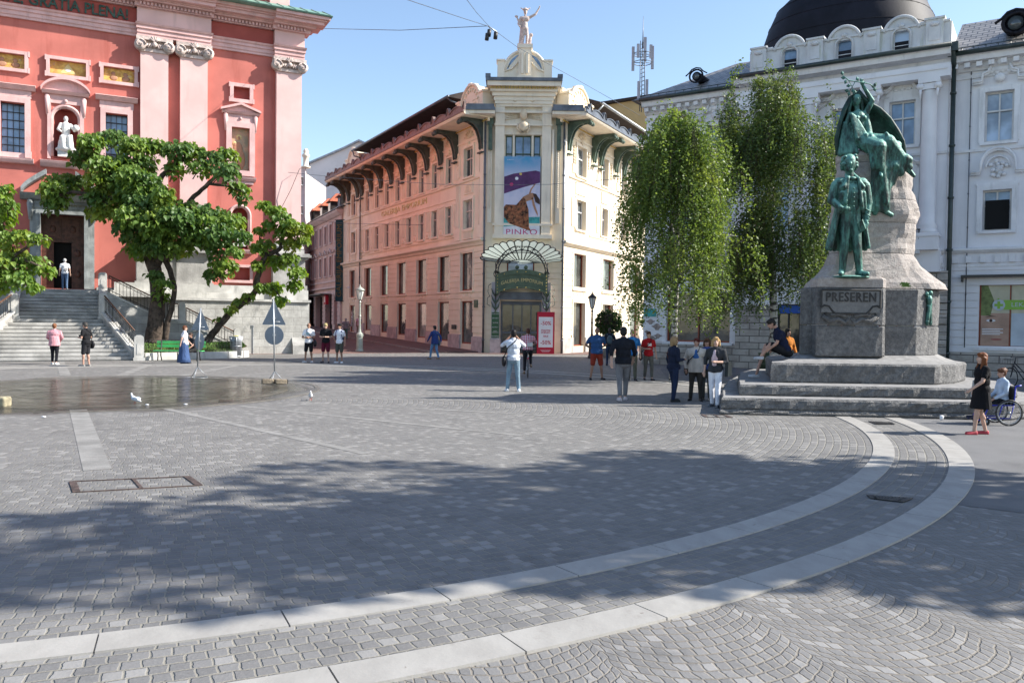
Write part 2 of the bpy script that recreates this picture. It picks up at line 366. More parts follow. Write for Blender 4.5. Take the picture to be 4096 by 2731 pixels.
# ---------------------------------------------------------------- paving shaders
PC = V((-8.45, 19.88)); FC = V((-11.2, 22.9)); FR = 4.75
def settmat(name, mode, c_dark, c_light, mortar, w=.126, l=.12, wet=False, wetspot=None):
    m, nt, b = newmat(name)
    tc = nt.new('ShaderNodeTexCoord').outputs['Object']
    sp = nt.new('ShaderNodeSeparateXYZ'); nt.put(sp.inputs[0], tc); x, y = sp.outputs[0], sp.outputs[1]
    wn = nt.new('ShaderNodeTexNoise'); nt.put(wn.inputs['Vector'], tc); wn.inputs['Scale'].default_value = 9; wn.inputs['Detail'].default_value = 3
    s2 = nt.new('ShaderNodeSeparateXYZ'); nt.put(s2.inputs[0], wn.outputs['Color'])
    x = nt.m('ADD', x, nt.m('MULTIPLY', nt.m('SUBTRACT', s2.outputs[0], .5), .04)); y = nt.m('ADD', y, nt.m('MULTIPLY', nt.m('SUBTRACT', s2.outputs[1], .5), .04))
    if mode == 'ring':
        dx = nt.m('SUBTRACT', x, PC.x); dy = nt.m('SUBTRACT', y, PC.y)
        r = nt.m('SQRT', nt.m('ADD', nt.m('MULTIPLY', dx, dx), nt.m('MULTIPLY', dy, dy)))
        th = nt.m('ARCTAN2', dy, dx)
        rw = nt.m('DIVIDE', r, w); row = nt.m('FLOOR', rw); fr = nt.m('FRACT', rw)
        arc = nt.m('MULTIPLY', th, nt.m('MULTIPLY', nt.m('ADD', row, .5), w))
    else:
        px, py = (.25, -.968)
        p = nt.m('ADD', nt.m('MULTIPLY', x, px), nt.m('MULTIPLY', y, py)); q = nt.m('ADD', nt.m('MULTIPLY', x, -py), nt.m('MULTIPLY', y, px))
        W = 1.27; qs = nt.m('DIVIDE', nt.m('SUBTRACT', q, 2.73*.968+6.9*.25), W); k = nt.m('FLOOR', qs)
        lq = nt.m('MULTIPLY', nt.m('SUBTRACT', nt.m('FRACT', qs), .5), W); RR = .8
        v = nt.m('SUBTRACT', p, nt.m('SQRT', nt.m('SUBTRACT', RR*RR, nt.m('MULTIPLY', lq, lq))))
        rw = nt.m('DIVIDE', v, w); row = nt.m('ADD', nt.m('FLOOR', rw), nt.m('MULTIPLY', k, 57)); fr = nt.m('FRACT', rw)
        arc = nt.m('MULTIPLY', nt.m('ARCSINE', nt.m('DIVIDE', lq, RR)), RR)
    wr = nt.new('ShaderNodeTexWhiteNoise', noise_dimensions='1D'); nt.put(wr.inputs['W'], row)
    cf = nt.m('ADD', nt.m('DIVIDE', arc, l), nt.m('MULTIPLY', wr.outputs['Value'], 7)); cid = nt.m('FLOOR', cf); fc = nt.m('FRACT', cf)
    e1 = nt.m('MULTIPLY', nt.m('MINIMUM', fr, nt.m('SUBTRACT', 1, fr)), w); e2 = nt.m('MULTIPLY', nt.m('MINIMUM', fc, nt.m('SUBTRACT', 1, fc)), l)
    n2 = nt.noise(tc, 60, 2)
    md = nt.m('ADD', nt.m('MINIMUM', nt.m('MULTIPLY', e1, .8), e2), nt.m('MULTIPLY', nt.m('SUBTRACT', n2, .5), .008))
    stone = nt.sm(md, .003, .011)
    cb = nt.new('ShaderNodeCombineXYZ'); nt.put(cb.inputs[0], row); nt.put(cb.inputs[1], cid)
    w2 = nt.new('ShaderNodeTexWhiteNoise', noise_dimensions='2D'); nt.put(w2.inputs['Vector'], cb.outputs[0]); rid = w2.outputs['Value']
    big = nt.noise(tc, .35, 4); n3 = nt.noise(tc, 45, 3)
    base = nt.mix(rid, c4([q_*.86 for q_ in c_dark]), c4([q_*1.16 for q_ in c_dark]))
    col = nt.mix(nt.m('MULTIPLY', nt.sm(rid, .84, .90), nt.m('ADD', .55, nt.m('MULTIPLY', n3, .6))), base, c4(c_light))
    col = nt.mix(nt.m('MULTIPLY', nt.sm(n3, .45, .8), .35), col, c4([min(1, q_*1.5) for q_ in c_dark]))
    col = nt.mix(stone, c4(mortar), col)
    col = nt.mix(nt.m('MULTIPLY', nt.sm(big, .35, .7), .22), col, c4([q_*.7 for q_ in c_dark]))
    st_ = nt.noise(tc, 1.1, 7, .75); col = nt.mix(nt.m('MULTIPLY', nt.sm(st_,   .5, .68), .5), col, c4([q_*.55 for q_ in c_dark])); col = nt.mix(nt.m('MULTIPLY', nt.sm(nt.noise(tc, 2.7, 6, .7), .6, .75), .25), col, c4([q_*1.6 for q_ in c_dark]))
    col = nt.mix(nt.m('MULTIPLY', nt.sm(nt.noise(tc, 16, 3, .5), .70, .74), .55), col, c4([q_*.45 for q_ in c_dark]))
    rough = .78
    if wet:
        fx = nt.m('SUBTRACT', x, FC.x); fy = nt.m('SUBTRACT', y, FC.y-.3)
        rr = nt.m('SQRT', nt.m('ADD', nt.m('MULTIPLY', fx, fx), nt.m('MULTIPLY', fy, fy)))
        wetn = nt.m('ADD', rr, nt.m('MULTIPLY', nt.m('SUBTRACT', nt.noise(tc, .6, 4), .5), 2.2))
        wm = nt.m('SUBTRACT', 1, nt.sm(wetn, FR+.2, FR+1.4))
        col = nt.mix(nt.m('MULTIPLY', wm, .7), col, c4([q_*.28 for q_ in c_dark]))
        rough = nt.m('SUBTRACT', .78, nt.m('MULTIPLY', wm, .62))
    nt.put(b.inputs['Base Color'], col); nt.put(b.inputs['Roughness'], rough); b.inputs['Specular IOR Level'].default_value = .4
    hgt = nt.m('ADD', stone, nt.m('ADD', nt.m('MULTIPLY', n3, .35), nt.m('MULTIPLY', rid, .5)))
    nt.put(b.inputs['Normal'], nt.bump(hgt, .7, .012)); return m
# ================================================================ GROUND
M['ring'] = settmat('concentric_setts', 'ring', (.165, .161, .157), (.265, .257, .246), (.222, .207, .175), wet=True)
M['fan'] = settmat('segmental_setts', 'fan', (.178, .174, .170), (.27, .263, .255), (.20, .178, .148), w=.115, l=.085)
def bandmat():
    m, nt, b = newmat('pale_limestone_slabs')
    tc = nt.new('ShaderNodeTexCoord').outputs['Object']
    mp = nt.new('ShaderNodeMapping'); nt.put(mp.inputs[0], tc); mp.inputs['Scale'].default_value = (1, .5, 1); mp.inputs['Rotation'].default_value = (0, 0, .5)
    n1 = nt.noise(mp.outputs[0], 3.5, 8, .65); n2 = nt.noise(tc, 30, 4); g = nt.new('ShaderNodeNewGeometry')
    c = nt.mix(nt.sm(n1, .3, .7), (.285, .272, .25, 1), (.36, .345, .318, 1))
    c = nt.mix(nt.m('MULTIPLY', g.outputs['Random Per Island'], .3), c, (.27, .26, .245, 1))
    c = nt.mix(nt.m('MULTIPLY', nt.sm(nt.noise(tc, 2.6, 6, .75), .58, .72), .55), c, (.19, .165, .14, 1))
    c = nt.mix(nt.m('MULTIPLY', nt.sm(nt.noise(tc, 11, 5, .7), .66, .7), .6), c, (.13, .10, .08, 1))
    nt.put(b.inputs['Base Color'], c); nt.put(b.inputs['Roughness'], nt.m('SUBTRACT', .8, nt.m('MULTIPLY', n1, .2)))
    nt.put(b.inputs['Normal'], nt.bump(n2, .2, .01)); return m
M['bandstone'] = bandmat()
M['asphalt'] = pm('light_asphalt', (.155, .154, .156), .9, .1, .6, .5, 90, tint=(.09, .09, .092), tamt=.6)
M['redpave'] = pm('red_brown_paving', (.17, .105, .09), .85, .12, 1.2, .4, 30)
M['kerb'] = pm('kerb_stone', (.30, .27, .25), .85, .12, 3, .4, 20)
M['farroad'] = pm('far_paving', (.20, .20, .21), .85, .1, .5, .4, 30)

def sheet(name, pts, z, mat, label=None):
    b_ = MB(); b_.add([(p[0], p[1], z) for p in pts], [list(range(len(pts)))])
    o = b_.build(name, mat, recalc=False); tag(o, kind='structure', label=label); return o
def annulus(name, c, r0, r1, a0, a1, z, mat, seg=1.2, gap=.012, t=.0, label=None):
    "ring of slabs with open joints"
    b_ = MB(); n = max(1, int(round((a1-a0)*(r0+r1)/2/seg)))
    for i in range(n):
        A0 = a0+(a1-a0)*i/n; A1 = a0+(a1-a0)*(i+1)/n-gap/r1
        k = 6; top = []; vs = []
        for r in (r0, r1):
            for j in range(k+1):
                a = A0+(A1-A0)*j/k; vs.append((c.x+r*cos(a), c.y+r*sin(a), z))
        if t:
            vs += [(p[0], p[1], z-t) for p in vs]; o_ = 2*(k+1)
            fs = [(j, j+1, k+2+j, k+1+j) for j in range(k)]+[(j+o_, j+1+o_, j+1, j) for j in range(k)]
            fs += [(k+1+j, k+2+j, k+2+j+o_, k+1+j+o_) for j in range(k)]+[(0, k+1, k+1+o_, o_), (k, k+o_, 2*k+1+o_, 2*k+1)]
        else: fs = [(j, j+1, k+2+j, k+1+j) for j in range(k)]
        b_.add(vs, fs)
    o = b_.build(name, mat); tag(o, kind='structure', label=label); return o
sheet('ground', [(-400, -60), (400, -60), (400, 600), (-400, 600)], 0, M['fan'])
def circ(c, r, n=160): return [(c.x+r*cos(2*pi*i/n), c.y+r*sin(2*pi*i/n)) for i in range(n)]
# asphalt field on the right reaching round behind the monument
A1_, A2_ = gp(3835, 2020), gp(4096, 2052); dv = (A2_-A1_).normalized()
sheet('road', [(A1_-dv*3)[:2], (A2_+dv*40)[:2], (70, 60), (12, 60), (6.5, 36), (5, 25)], .004, M['asphalt'])
sheet('plaza', circ(PC, 16.95), .008, M['ring'])
RI0, RI1, RO0, RO1 = 15.74, 16.06, 16.80, 17.13
annulus('paving_band', PC, RI0, RI1, -pi, pi, .020, M['bandstone'], 1.15, t=.02)
annulus('paving_band', PC, RO0, RO1, -pi, pi, .020, M['bandstone'], 1.15, t=.02)
# fountain basin: two pale rings, wet paving, a film of water
M['wetstone'] = pm('wet_rim_stone', (.16, .15, .13), .3, .2, 3, .3, 20)
annulus('fountain_ring', FC, FR-.16, FR+.10, -pi, pi, .024, M['wetstone'], 1.3, t=.02)
annulus('fountain_ring', FC, FR+.85, FR+1.0, -1.3, 2.4, .020, M['wetstone'], 1.3, t=.02)
def watermat():
    m, nt, b = newmat('shallow_water')
    tc = nt.new('ShaderNodeTexCoord').outputs['Object']
    b.inputs['Base Color'].default_value = (.055, .05, .043, 1); nt.put(b.inputs['Base Color'], nt.mix(nt.sm(nt.noise(tc, 1.2, 5), .35, .7), (.045, .038, .030, 1), (.13, .115, .09, 1)))
    b.inputs['Roughness'].default_value = .07; b.inputs['IOR'].default_value = 1.33; b.inputs['Specular IOR Level'].default_value = .5
    mp = nt.new('ShaderNodeMapping'); nt.put(mp.inputs[0], tc); mp.inputs['Scale'].default_value = (1, 1.6, 1)
    n1 = nt.noise(mp.outputs[0], 9, 3); n2 = nt.noise(tc, 2.5, 2)
    nt.put(b.inputs['Normal'], nt.bump(nt.m('ADD', n1, n2), .5, .03))
    sp = nt.new('ShaderNodeSeparateXYZ'); nt.put(sp.inputs[0], tc); fx = nt.m('SUBTRACT', sp.outputs[0], FC.x); fy = nt.m('MULTIPLY', nt.m('SUBTRACT', sp.outputs[1], FC.y-.35), .93)
    rr = nt.m('ADD', nt.m('SQRT', nt.m('ADD', nt.m('MULTIPLY', fx, fx), nt.m('MULTIPLY', fy, fy))), nt.m('MULTIPLY', nt.m('SUBTRACT', nt.noise(tc, .9, 6, .65), .5), 1.6))
    msk = nt.m('MULTIPLY', nt.m('SUBTRACT', 1, nt.sm(rr, FR-1.3, FR+1.1)), nt.m('ADD', .5, nt.m('MULTIPLY', nt.sm(nt.noise(tc, 1.6, 6, .7), .35, .6), .46))); tr = nt.new('ShaderNodeBsdfTransparent'); mx = nt.new('ShaderNodeMixShader'); nt.put(mx.inputs[0], msk)
    nt.l.new(tr.outputs[0], mx.inputs[1]); nt.l.new(b.outputs[0], mx.inputs[2]); nt.l.new(mx.outputs[0], nt.n['Material Output'].inputs[0]); return m
M['water'] = watermat()
sheet('fountain_water', circ(FC, FR+1.5), .030, M['water'])
# radial strips
M['stripstone'] = pm('worn_strip_stone', (.235, .228, .215), .85, .15, 2, .3, 30, tint=(.16, .15, .14), tamt=.5)
for i, (p, q, wd) in enumerate(((gp(313, 1640), gp(390, 1882), .34), (gp(665, 1637), gp(1470, 1818), .17), (gp(960, 1625), gp(2090, 1744), .15), (gp(1400, 1620), gp(2350, 1672), .15), (gp(1400, 1592), gp(2300, 1618), .12), (gp(240, 1448), gp(262, 1502), .34), (gp(600, 1457), gp(485, 1502), .34), (gp(950, 1462), gp(720, 1505), .3), (gp(1240, 1478), gp(850, 1515), .2), (gp(1500, 1484), gp(1000, 1525), .15))):
    d = (q-p); L_ = d.length; d.normalize(); nn = V((-d.y, d.x, 0))*wd/2
    b_ = MB(); k = max(1, int(L_/1.3))
    for j in range(k):
        a = p+d*(L_*j/k); e = p+d*(L_*(j+1)/k-.01)
        b_.add([(a-nn)[:2]+(.0125,), (a+nn)[:2]+(.0125,), (e+nn)[:2]+(.0125,), (e-nn)[:2]+(.0125,)], [(0, 1, 2, 3)])
    tag(b_.build('paving_strip', M['stripstone'], recalc=False), kind='structure')
# sloping street between church and corner building
EL = Fac(-1.83, 53, -28.8); ET = Fac(-1.83, 53, 90); ER = Fac(3.15, 53, 27.5); BK = Fac(6.97, 41, 123); CH = Fac(-13, 50, 243)
def zs(s): return .03*max(0, s-.5)
b_ = MB(EL.pt); S = [.5, 8, 16, 24, 32, 45, 70]
for i in range(len(S)-1):
    b_.add([(S[i], 3.2, zs(S[i])+.006), (S[i+1], 3.2, zs(S[i+1])+.006), (S[i+1], 16, zs(S[i+1])+.006), (S[i], 16, zs(S[i])+.006)], [(0, 1, 2, 3)])
tag(b_.build('street', M['redpave'], recalc=False), kind='structure')
b_ = MB(EL.pt)
for i in range(len(S)-1):
    b_.ext([(S[i], 0), (S[i+1], 0), (S[i+1], 3.2), (S[i], 3.2)], lambda p: (p[0], p[1], zs(p[0])-.3), lambda p: (p[0], p[1], zs(p[0])+.07))
tag(b_.build('pavement', M['redpave']), kind='structure')
b_ = MB(EL.pt)
for i in range(len(S)-1):
    b_.ext([(S[i], 3.203), (S[i+1], 3.203), (S[i+1], 3.36), (S[i], 3.36)], lambda p: (p[0], p[1], zs(p[0])-.3), lambda p: (p[0], p[1], zs(p[0])+.085))
tag(b_.build('kerb', M['kerb']), kind='structure')
# reddish apron at the foot of the corner entrance
sheet('pavement', [EL.pt(.5, 3.3, 0)[:2], EL.pt(-1, 0, 0)[:2], ER.pt(30, -1, 0)[:2], ER.pt(30, 2.6, 0)[:2], ER.pt(0, 2.6, 0)[:2], ET.pt(2.5, 2.6, 0)[:2]], .012, M['redpave'])

# rusty service cover frames and drain grates
def frame_cover(pts, label, rails=(.0, .52, 1)):
    t_ = thing('manhole_cover', label, 'manhole cover', (pts[0]+pts[2])/2)
    a, b1, c, d = pts
    f = MB()
    def bar(p, q, w):
        e = (q-p).normalized(); nn = V((-e.y, e.x, 0)); f.obox((p+q)/2+V((0, 0, .014)), (q-p)/2, nn*w, V((0, 0, .006)))
    bar(a, b1, .012); bar(d, c, .012)
    for r in rails:
        p, q = a.lerp(b1, r), d.lerp(c, r); bar(p, q, .04 if r in (0, 1) else .02)
    f.build('rim', M['rustiron'], t_)
frame_cover([gp(290, 1929), gp(797-50, 1909), gp(797, 1945), gp(306, 1972)], 'long rusty service cover frame inset in the paving, left foreground')
frame_cover([gp(2810, 1660), gp(2900, 1662), gp(2925, 1672), gp(2828, 1670)], 'small rusty cover frame in the paving before the monument steps')
def grate(pts, label, n=11, mat='iron'):
    t_ = thing('drain_grate', label, 'drain grate', (pts[0]+pts[2])/2)
    a, b1, c, d = [p+V((0, 0, .02)) for p in pts]
    MB().ext([a, b1, c, d], lambda p: p+V((0, 0, -.008)), lambda p: p+V((0, 0, -.004))).build('well', M['black'], t_)
    f = MB()
    for i in range(n+1):
        r = i/n; p, q = a.lerp(b1, r), d.lerp(c, r); e = (b1-a).normalized()
        f.obox((p+q)/2, (q-p)/2, e*(.035 if i in (0, n) else .013), V((0, 0, .004)))
    f.obox((a+d)/2*.5+(b1+c)/2*.5+V((0, 0, .002)), (b1+c-a-d)/4, V((0, .02, 0)), V((0, 0, .004)))
    f.build('bars', M[mat], t_)
grate([gp(3478, 1985), gp(3640, 1997), gp(3600, 2012), gp(3496, 2000)][::1], 'dark iron drain grate between the two pale paving bands, nearer one')
grate([gp(3480, 1688), gp(3560, 1692), gp(3572, 1700), gp(3510, 1700)], 'dark iron drain grate between the pale bands beside the monument steps')
grate([gp(880, 1602), gp(925, 1600), gp(930, 1607), gp(885, 1609)], 'rusty drain grate at the rim of the fountain pool', 7, 'rustiron')
# ================================================================ BUILDING HELPERS
def wall(name, f, s0, s1, z0, z1, ops, mat, parent, d=0, th=.45, rustic=None, foot=None):
    b = MB(f.pt)
    S = sorted({s0, s1}|{v for o in ops for v in o[:2] if s0 < v < s1}); Z = sorted({z0, z1}|{v for o in ops for v in o[2:4] if z0 < v < z1})
    for j in range(len(Z)-1):
        zc = (Z[j]+Z[j+1])/2; run = None
        for i in range(len(S)-1):
            scn = (S[i]+S[i+1])/2
            op = any(o[0] < scn < o[1] and o[2] < zc < o[3] for o in ops)
            if not op:
                if run is None: run = S[i]
            if (op or i == len(S)-2) and run is not None:
                e = S[i] if op else S[i+1]; b.box(run, e, d-th, d, Z[j], Z[j+1]); run = None
    if rustic:
        ra, rb, pitch, dep, gap = rustic; k = int(round((rb-ra)/pitch)); pitch = (rb-ra)/k
        for q in range(k):
            za, zb = ra+q*pitch+gap/2, ra+(q+1)*pitch-gap/2; zc = (za+zb)/2
            run = s0; bl = sorted([o for o in ops if o[2]-.02 < zc < o[3]+.02]); xs = []
            for o in bl:
                if o[0] > run: xs.append((run, o[0]))
                run = max(run, o[1])
            if run < s1: xs.append((run, s1))
            for a, e in xs:
                if e-a > .02: b.box(a+.003, e-.003, d-.01, d+dep, za, zb)
    return b.build(name, mat, parent)
def window(parent, f, s0, s1, z0, z1, d=0, rec=.22, fm='winframe', gm='glass', vs=(.5,), hs=(.62,), fw=.06, sill=None, surround=None, smat=None, name='window', sproud=.09, sw=.14, hood=None):
    b = MB(f.pt); y0, y1 = d-rec-.05, d-rec+.02; gm = R.choice({'glass': ['glass', 'glass', 'glass2', 'glass3'], 'shopglass': ['shopglass', 'shopglass2', 'shopglass3'], 'glassb': ['glassb', 'glassb', 'glassb2']}.get(gm, [gm]))
    b.box(s0, s0+fw, y0, y1, z0, z1); b.box(s1-fw, s1, y0, y1, z0, z1)
    b.box(s0+fw, s1-fw, y0, y1, z0, z0+fw); b.box(s0+fw, s1-fw, y0, y1, z1-fw, z1)
    for v in vs: c = s0+(s1-s0)*v; b.box(c-fw*.4, c+fw*.4, y0, y1+.008, z0+fw, z1-fw)
    for h in hs: c = z0+(z1-z0)*h; b.box(s0+fw, s1-fw, y0, y1+.016, c-fw*.45, c+fw*.45)
    w = b.build(name, M[fm], parent)
    MB(f.pt).box(s0+.01, s1-.01, y0-.06, y0-.01, z0+.01, z1-.01).build('pane', M[gm], w)
    if surround:
        b = MB(f.pt); e = d+sproud
        b.box(s0-sw, s0-.002, d-.01, e, z0-.02, z1+sw); b.box(s1+.002, s1+sw, d-.01, e, z0-.02, z1+sw); b.box(s0-.002, s1+.002, d-.01, e-.004, z1+.002, z1+sw)
        b.build('surround', M[surround], w)
    if sill:
        MB(f.pt).box(s0-.16, s1+.16, d-.2, d+.14, z0-.13, z0-.025).build('sill', M[sill], w)
    if hood: hood(w)
    return w
def arch_pts(c, r, z, n=12, a0=0, a1=pi, rz=None):
    rz = rz or r; return [(c+r*cos(a0+(a1-a0)*i/n), z+rz*sin(a0+(a1-a0)*i/n)) for i in range(n+1)]
def pipe(f, s, d, z0, z1, mat, parent, r=.06, name='downpipe'):
    b = MB(f.pt); b.tube([(s, d, z0), (s, d, z1)], r, 8)
    z = z0+.8
    while z < z1: b.tube([(s, d, z), (s, d, z+.09)], r*1.35, 8); z += 2.1
    return b.build(name, M[mat], parent)
def core(name, pts, z0, z1, mat, parent):
    return MB().slab([tuple(p)[:2] for p in pts], z0, z1).build(name, mat, parent)

# ================================================================ CORNER BUILDING (department store)
cb = thing('corner_building', 'peach and cream corner department store with green eave brackets and glass entrance canopy', 'building', (-1.83, 53, 0))
core('body', [EL.pt(.6, -.47, 0), EL.pt(29.9, -.47, 0), EL.pt(29.9, -12, 0), V((12, 92, 0)), ER.pt(34, -12, 0), ER.pt(34, -.47, 0), ER.pt(.6, -.47, 0)], -.2, 15.2, M['darkwood'], cb)
# ---- left wing
GC = [(26.9, 1.6), (22.5, 1.85), (18.4, 1.85), (14.4, 1.9), (10.3, 1.9), (6.25, 1.9), (2.5, 1.85)]
ops = []
for c, w in GC: ops += [(c-w/2, c+w/2, zs(c)+.42 if c > 3 else .5, 3.35+.0*c), (c-w/2, c+w/2, 4.05, 6.62)]
ops = [(a, b_, (0.9 if (a > 26 and z < 2) else z), t) for a, b_, z, t in ops]
wall('wall', EL, 0, 30, -.3, 7.0, ops, M['shadecream'], cb, rustic=(1.25, 6.9, .37, .05, .035))
up = []
UC = [5.57+2.47*i for i in range(8)]
ENDS = [(2.4, 1.35), (26.65, 1.25)]
for c in UC: up += [(c-.5, c+.5, 8.05, 9.95), (c-.5, c+.5, 11.55, 13.35)]
for c, w in ENDS: up += [(c-w/2, c+w/2, 8.15, 10.05), (c-w/2, c+w/2, 11.6, 13.5)]
wall('wall', EL, 0, 30, 7.0, 14.86, up, M['shadecream'], cb)
b_ = MB(EL.pt)      # plinth blocks between the shop windows
edges = [0]+sum([[c-w/2, c+w/2] for c, w in GC[::-1]], [])+[30]
for i in range(0, len(edges), 2):
    a, e = edges[i], edges[i+1]
    b_.cut()
    if e-a > .1: b_.box(a+.004, e-.004, -.02, .12, -.3, zs((a+e)/2)+.95); b_.box(a+.004, e-.004, -.02, .09, zs((a+e)/2)+.953, zs((a+e)/2)+1.0)
b_.each('plinth', M['plinth'], cb)
for i, (c, w) in enumerate(GC):
    lo = 0.9 if c > 26 else (zs(c)+.42 if c > 3 else .5)
    window(cb, EL, c-w/2, c+w/2, lo, 3.35, 0, .12, 'redframe', 'shopglass', (), (), .09, name='shop_window')
    window(cb, EL, c-w/2, c+w/2, 4.05, 6.62, 0, .12, 'redframe', 'shopglass', (), (), .09, sill='shadecream_trim', surround='shadecream_trim', sw=.12)
    b_ = MB(EL.pt)
    for k in range(3): b_.box(c-.7+k*.52, c-.34+k*.52, 0, .085, 3.62+.06*(k % 2), 3.86)
    b_.build('apron_relief', M['shadecream_trim'], cb)
    MB(EL.pt).box(c-w/2, c+w/2, -.3, -.12, -.3, lo).build('panel', M['lead'], cb)
# string courses
b_ = MB(EL.pt); b_.prof([(0, 6.9), (.10, 6.95), (.16, 7.1), (.34, 7.22), (.34, 7.34), (0, 7.42)], -.12, 30)
b_.prof([(0, 7.7), (.07, 7.72), (.10, 7.8), (0, 7.85)], 4.3, 24.2); b_.prof([(0, 11.25), (.1, 11.28), (.13, 11.38), (0, 11.42)], 0, 30)
b_.prof([(0, 10.3), (.05, 10.32), (.05, 10.4), (0, 10.42)], 4.3, 24.2)
b_.prof([(0, 13.85), (.06, 13.87), (.09, 13.95), (0, 14)], .2, 29.8)
b_.build('string_course', M['shadecream_trim'], cb)
for c in UC:
    for z0, z1 in ((8.05, 9.95), (11.55, 13.35)):
        window(cb, EL, c-.5, c+.5, z0, z1, 0, .13, 'winframe', 'glass', (.5,), (.66,), .07, sill='shadecream_trim', surround='shadecream_trim', sw=.11, sproud=.05)
for c, w in ENDS:
    for z0, z1 in ((8.15, 10.05), (11.6, 13.5)):
        window(cb, EL, c-w/2, c+w/2, z0, z1, 0, .13, 'winframe', 'glass', (.5,), (.62,), .08, sill='shadecream_trim', surround='shadecream_trim', sw=.18, sproud=.09)
# fluted pilasters and reliefs between the upper windows
b_ = MB(EL.pt); rl = MB(EL.pt)
mid = [4.33+2.47*i for i in range(9)]
for c in mid:
    b_.cut(); rl.cut()
    for z0, z1 in ((8.5, 9.95), (11.6, 13.1)):
        b_.cut()
        for k in range(4): b_.box(c-.33+k*.19, c-.24+k*.19, 0, .06, z0, z1)
    b_.cut().box(c-.4, c+.4, 0, .05, 9.99, 10.1); b_.cut().box(c-.34, c+.34, 0, .07, 8.05, 8.45)
    rl.sph((c, .03, 8.25), (.2, .08, .14), 8)
for c in UC+[2.4, 26.65]:
    rl.cut()
    # shell ornament over each top window, below the eave
    for k in range(7):
        a = pi*(k+.5)/7; rl.cap((c+.1*cos(a), .02, 14.12), (c+.62*cos(a), .04, 14.12+.5*sin(a)), .03, .06, 6)
    rl.cut().sph((c, .03, 13.72), (.17, .1, .24), 8); rl.cut().tube([(c-.75, .02, 13.62), (c-.4, .06, 13.5), (c, .08, 13.62), (c+.4, .06, 13.5), (c+.75, .02, 13.62)], .035, 6)
for s in (.55, 4.0, 24.9, 28.2):
    b_.cut(); rl.cut()
    for z0, z1 in ((8.25, 11.2), (11.7, 13.2)):
        b_.cut()
        for k in range(4): b_.box(s-.27+k*.16, s-.19+k*.16, 0, .07, z0, z1)
    b_.box(s-.42, s+.42, 0, .1, 7.45, 8.25)
    for k in range(5): rl.sph((s, .04, 12.3+.24*k), (.14, .06, .14), 8)
for c in (2.4, 26.65):
    b_.cut(); rl.cut(); b_.box(c-.65, c+.65, 0, .06, 10.45, 11.15); rl.box(c-.48, c+.48, .05, .09, 10.55, 11.05)
    for k in range(8):
        b_.box(c-.62+k*.165, c-.53+k*.165, .0, .09, 7.52, 7.95)
    b_.box(c-.72, c+.72, 0, .12, 7.95, 8.03); b_.box(c-.72, c+.72, 0, .12, 7.44, 7.51)
b_.each('pilaster', M['shadecream_trim'], cb); rl.each('relief', M['srelief'], cb)
# eave, crest, brackets
def eave(f, s0, s1, trim, crest, br, bmat, phase, lip='brownmet'):
    b = MB(f.pt); b.prof([(-.2, 14.87), (1.72, 14.87), (1.8, 14.95), (1.8, 15.12), (-.2, 15.14)], s0, s1); b.prof([(0, 14.66), (.12, 14.7), (.16, 14.86), (0, 14.86)], s0, s1)
    b.build('cornice', M[trim], cb)
    b = MB(f.pt)
    for k in range(int((s1-s0)/.16)): b.box(s0+.16*k+.02, s0+.16*k+.1, .16, .22, 14.7, 14.78)
    b.build('dentils', M['gold'], cb)
    b = MB(f.pt); pts = [(s0, 15.13)]; n = int((s1-s0)/.12)
    for i in range(n+1):
        s = s0+(s1-s0)*i/n; u = ((s-phase)/2.47) % 1
        z = 15.30+.24*max(0, sin(pi*min(1, max(0, (u-.12)/.76))))**.7
        if u < .1 or u > .9: z = 15.30+.42*(1-(min(u, 1-u)/.1)**2)
        pts.append((s, z))
    pts.append((s1, 15.13))
    for (a, z0), (e, z1) in zip(pts[1:-1], pts[2:-1]):
        b.ext([(a, 15.125), (e, 15.125), (e, z1), (a, z0)], lambda p: (p[0], 1.70, p[1]), lambda p: (p[0], 1.80, p[1]))
        b.ext([(a, z0-.05), (e, z1-.05), (e, z1+.01), (a, z0+.01)], lambda p: (p[0], 1.66, p[1]), lambda p: (p[0], 1.86, p[1]))
    b.prof([(1.66, 15.03), (1.87, 15.03), (1.87, 15.13), (1.66, 15.13)], s0, s1)
    b.build('crest', M[crest], cb)
    P = [(.02, 14.84), (1.62, 14.84), (1.72, 14.76), (1.7, 14.64), (1.55, 14.57), (1.3, 14.64), (1.05, 14.61), (.76, 14.47), (.5, 14.2), (.34, 13.8), (.25, 13.4), (.23, 13.08), (.16, 13.0), (.08, 13.1), (.02, 13.4)]
    P2 = [(.02, 14.84), (1.2, 14.84), (1.1, 14.6), (.8, 14.6), (.45, 14.4), (.25, 14.05), (.12, 13.7), (.02, 13.6)]
    for s in br:
        k = MB(f.pt); k.prof(P, s-.22, s-.1); k.prof(P, s+.1, s+.22); k.prof(P2, s-.08, s+.08)
        for q in (-.17, .17): k.tube([(s+q-.1, 1.66, 14.6), (s+q+.1, 1.66, 14.6)], .13, 10)
        k.box(s-.3, s-.04, .02, .3, 12.75, 12.84); k.box(s+.04, s+.3, .02, .3, 12.75, 12.84)
        k.build('bracket', M[bmat], cb)
eave(EL, -.55, 29.9, 'shadecream_trim', 'brownmet', [.35]+mid+[25.9-.6+.0, 27.9, 29.5], 'bracketd', 4.33)
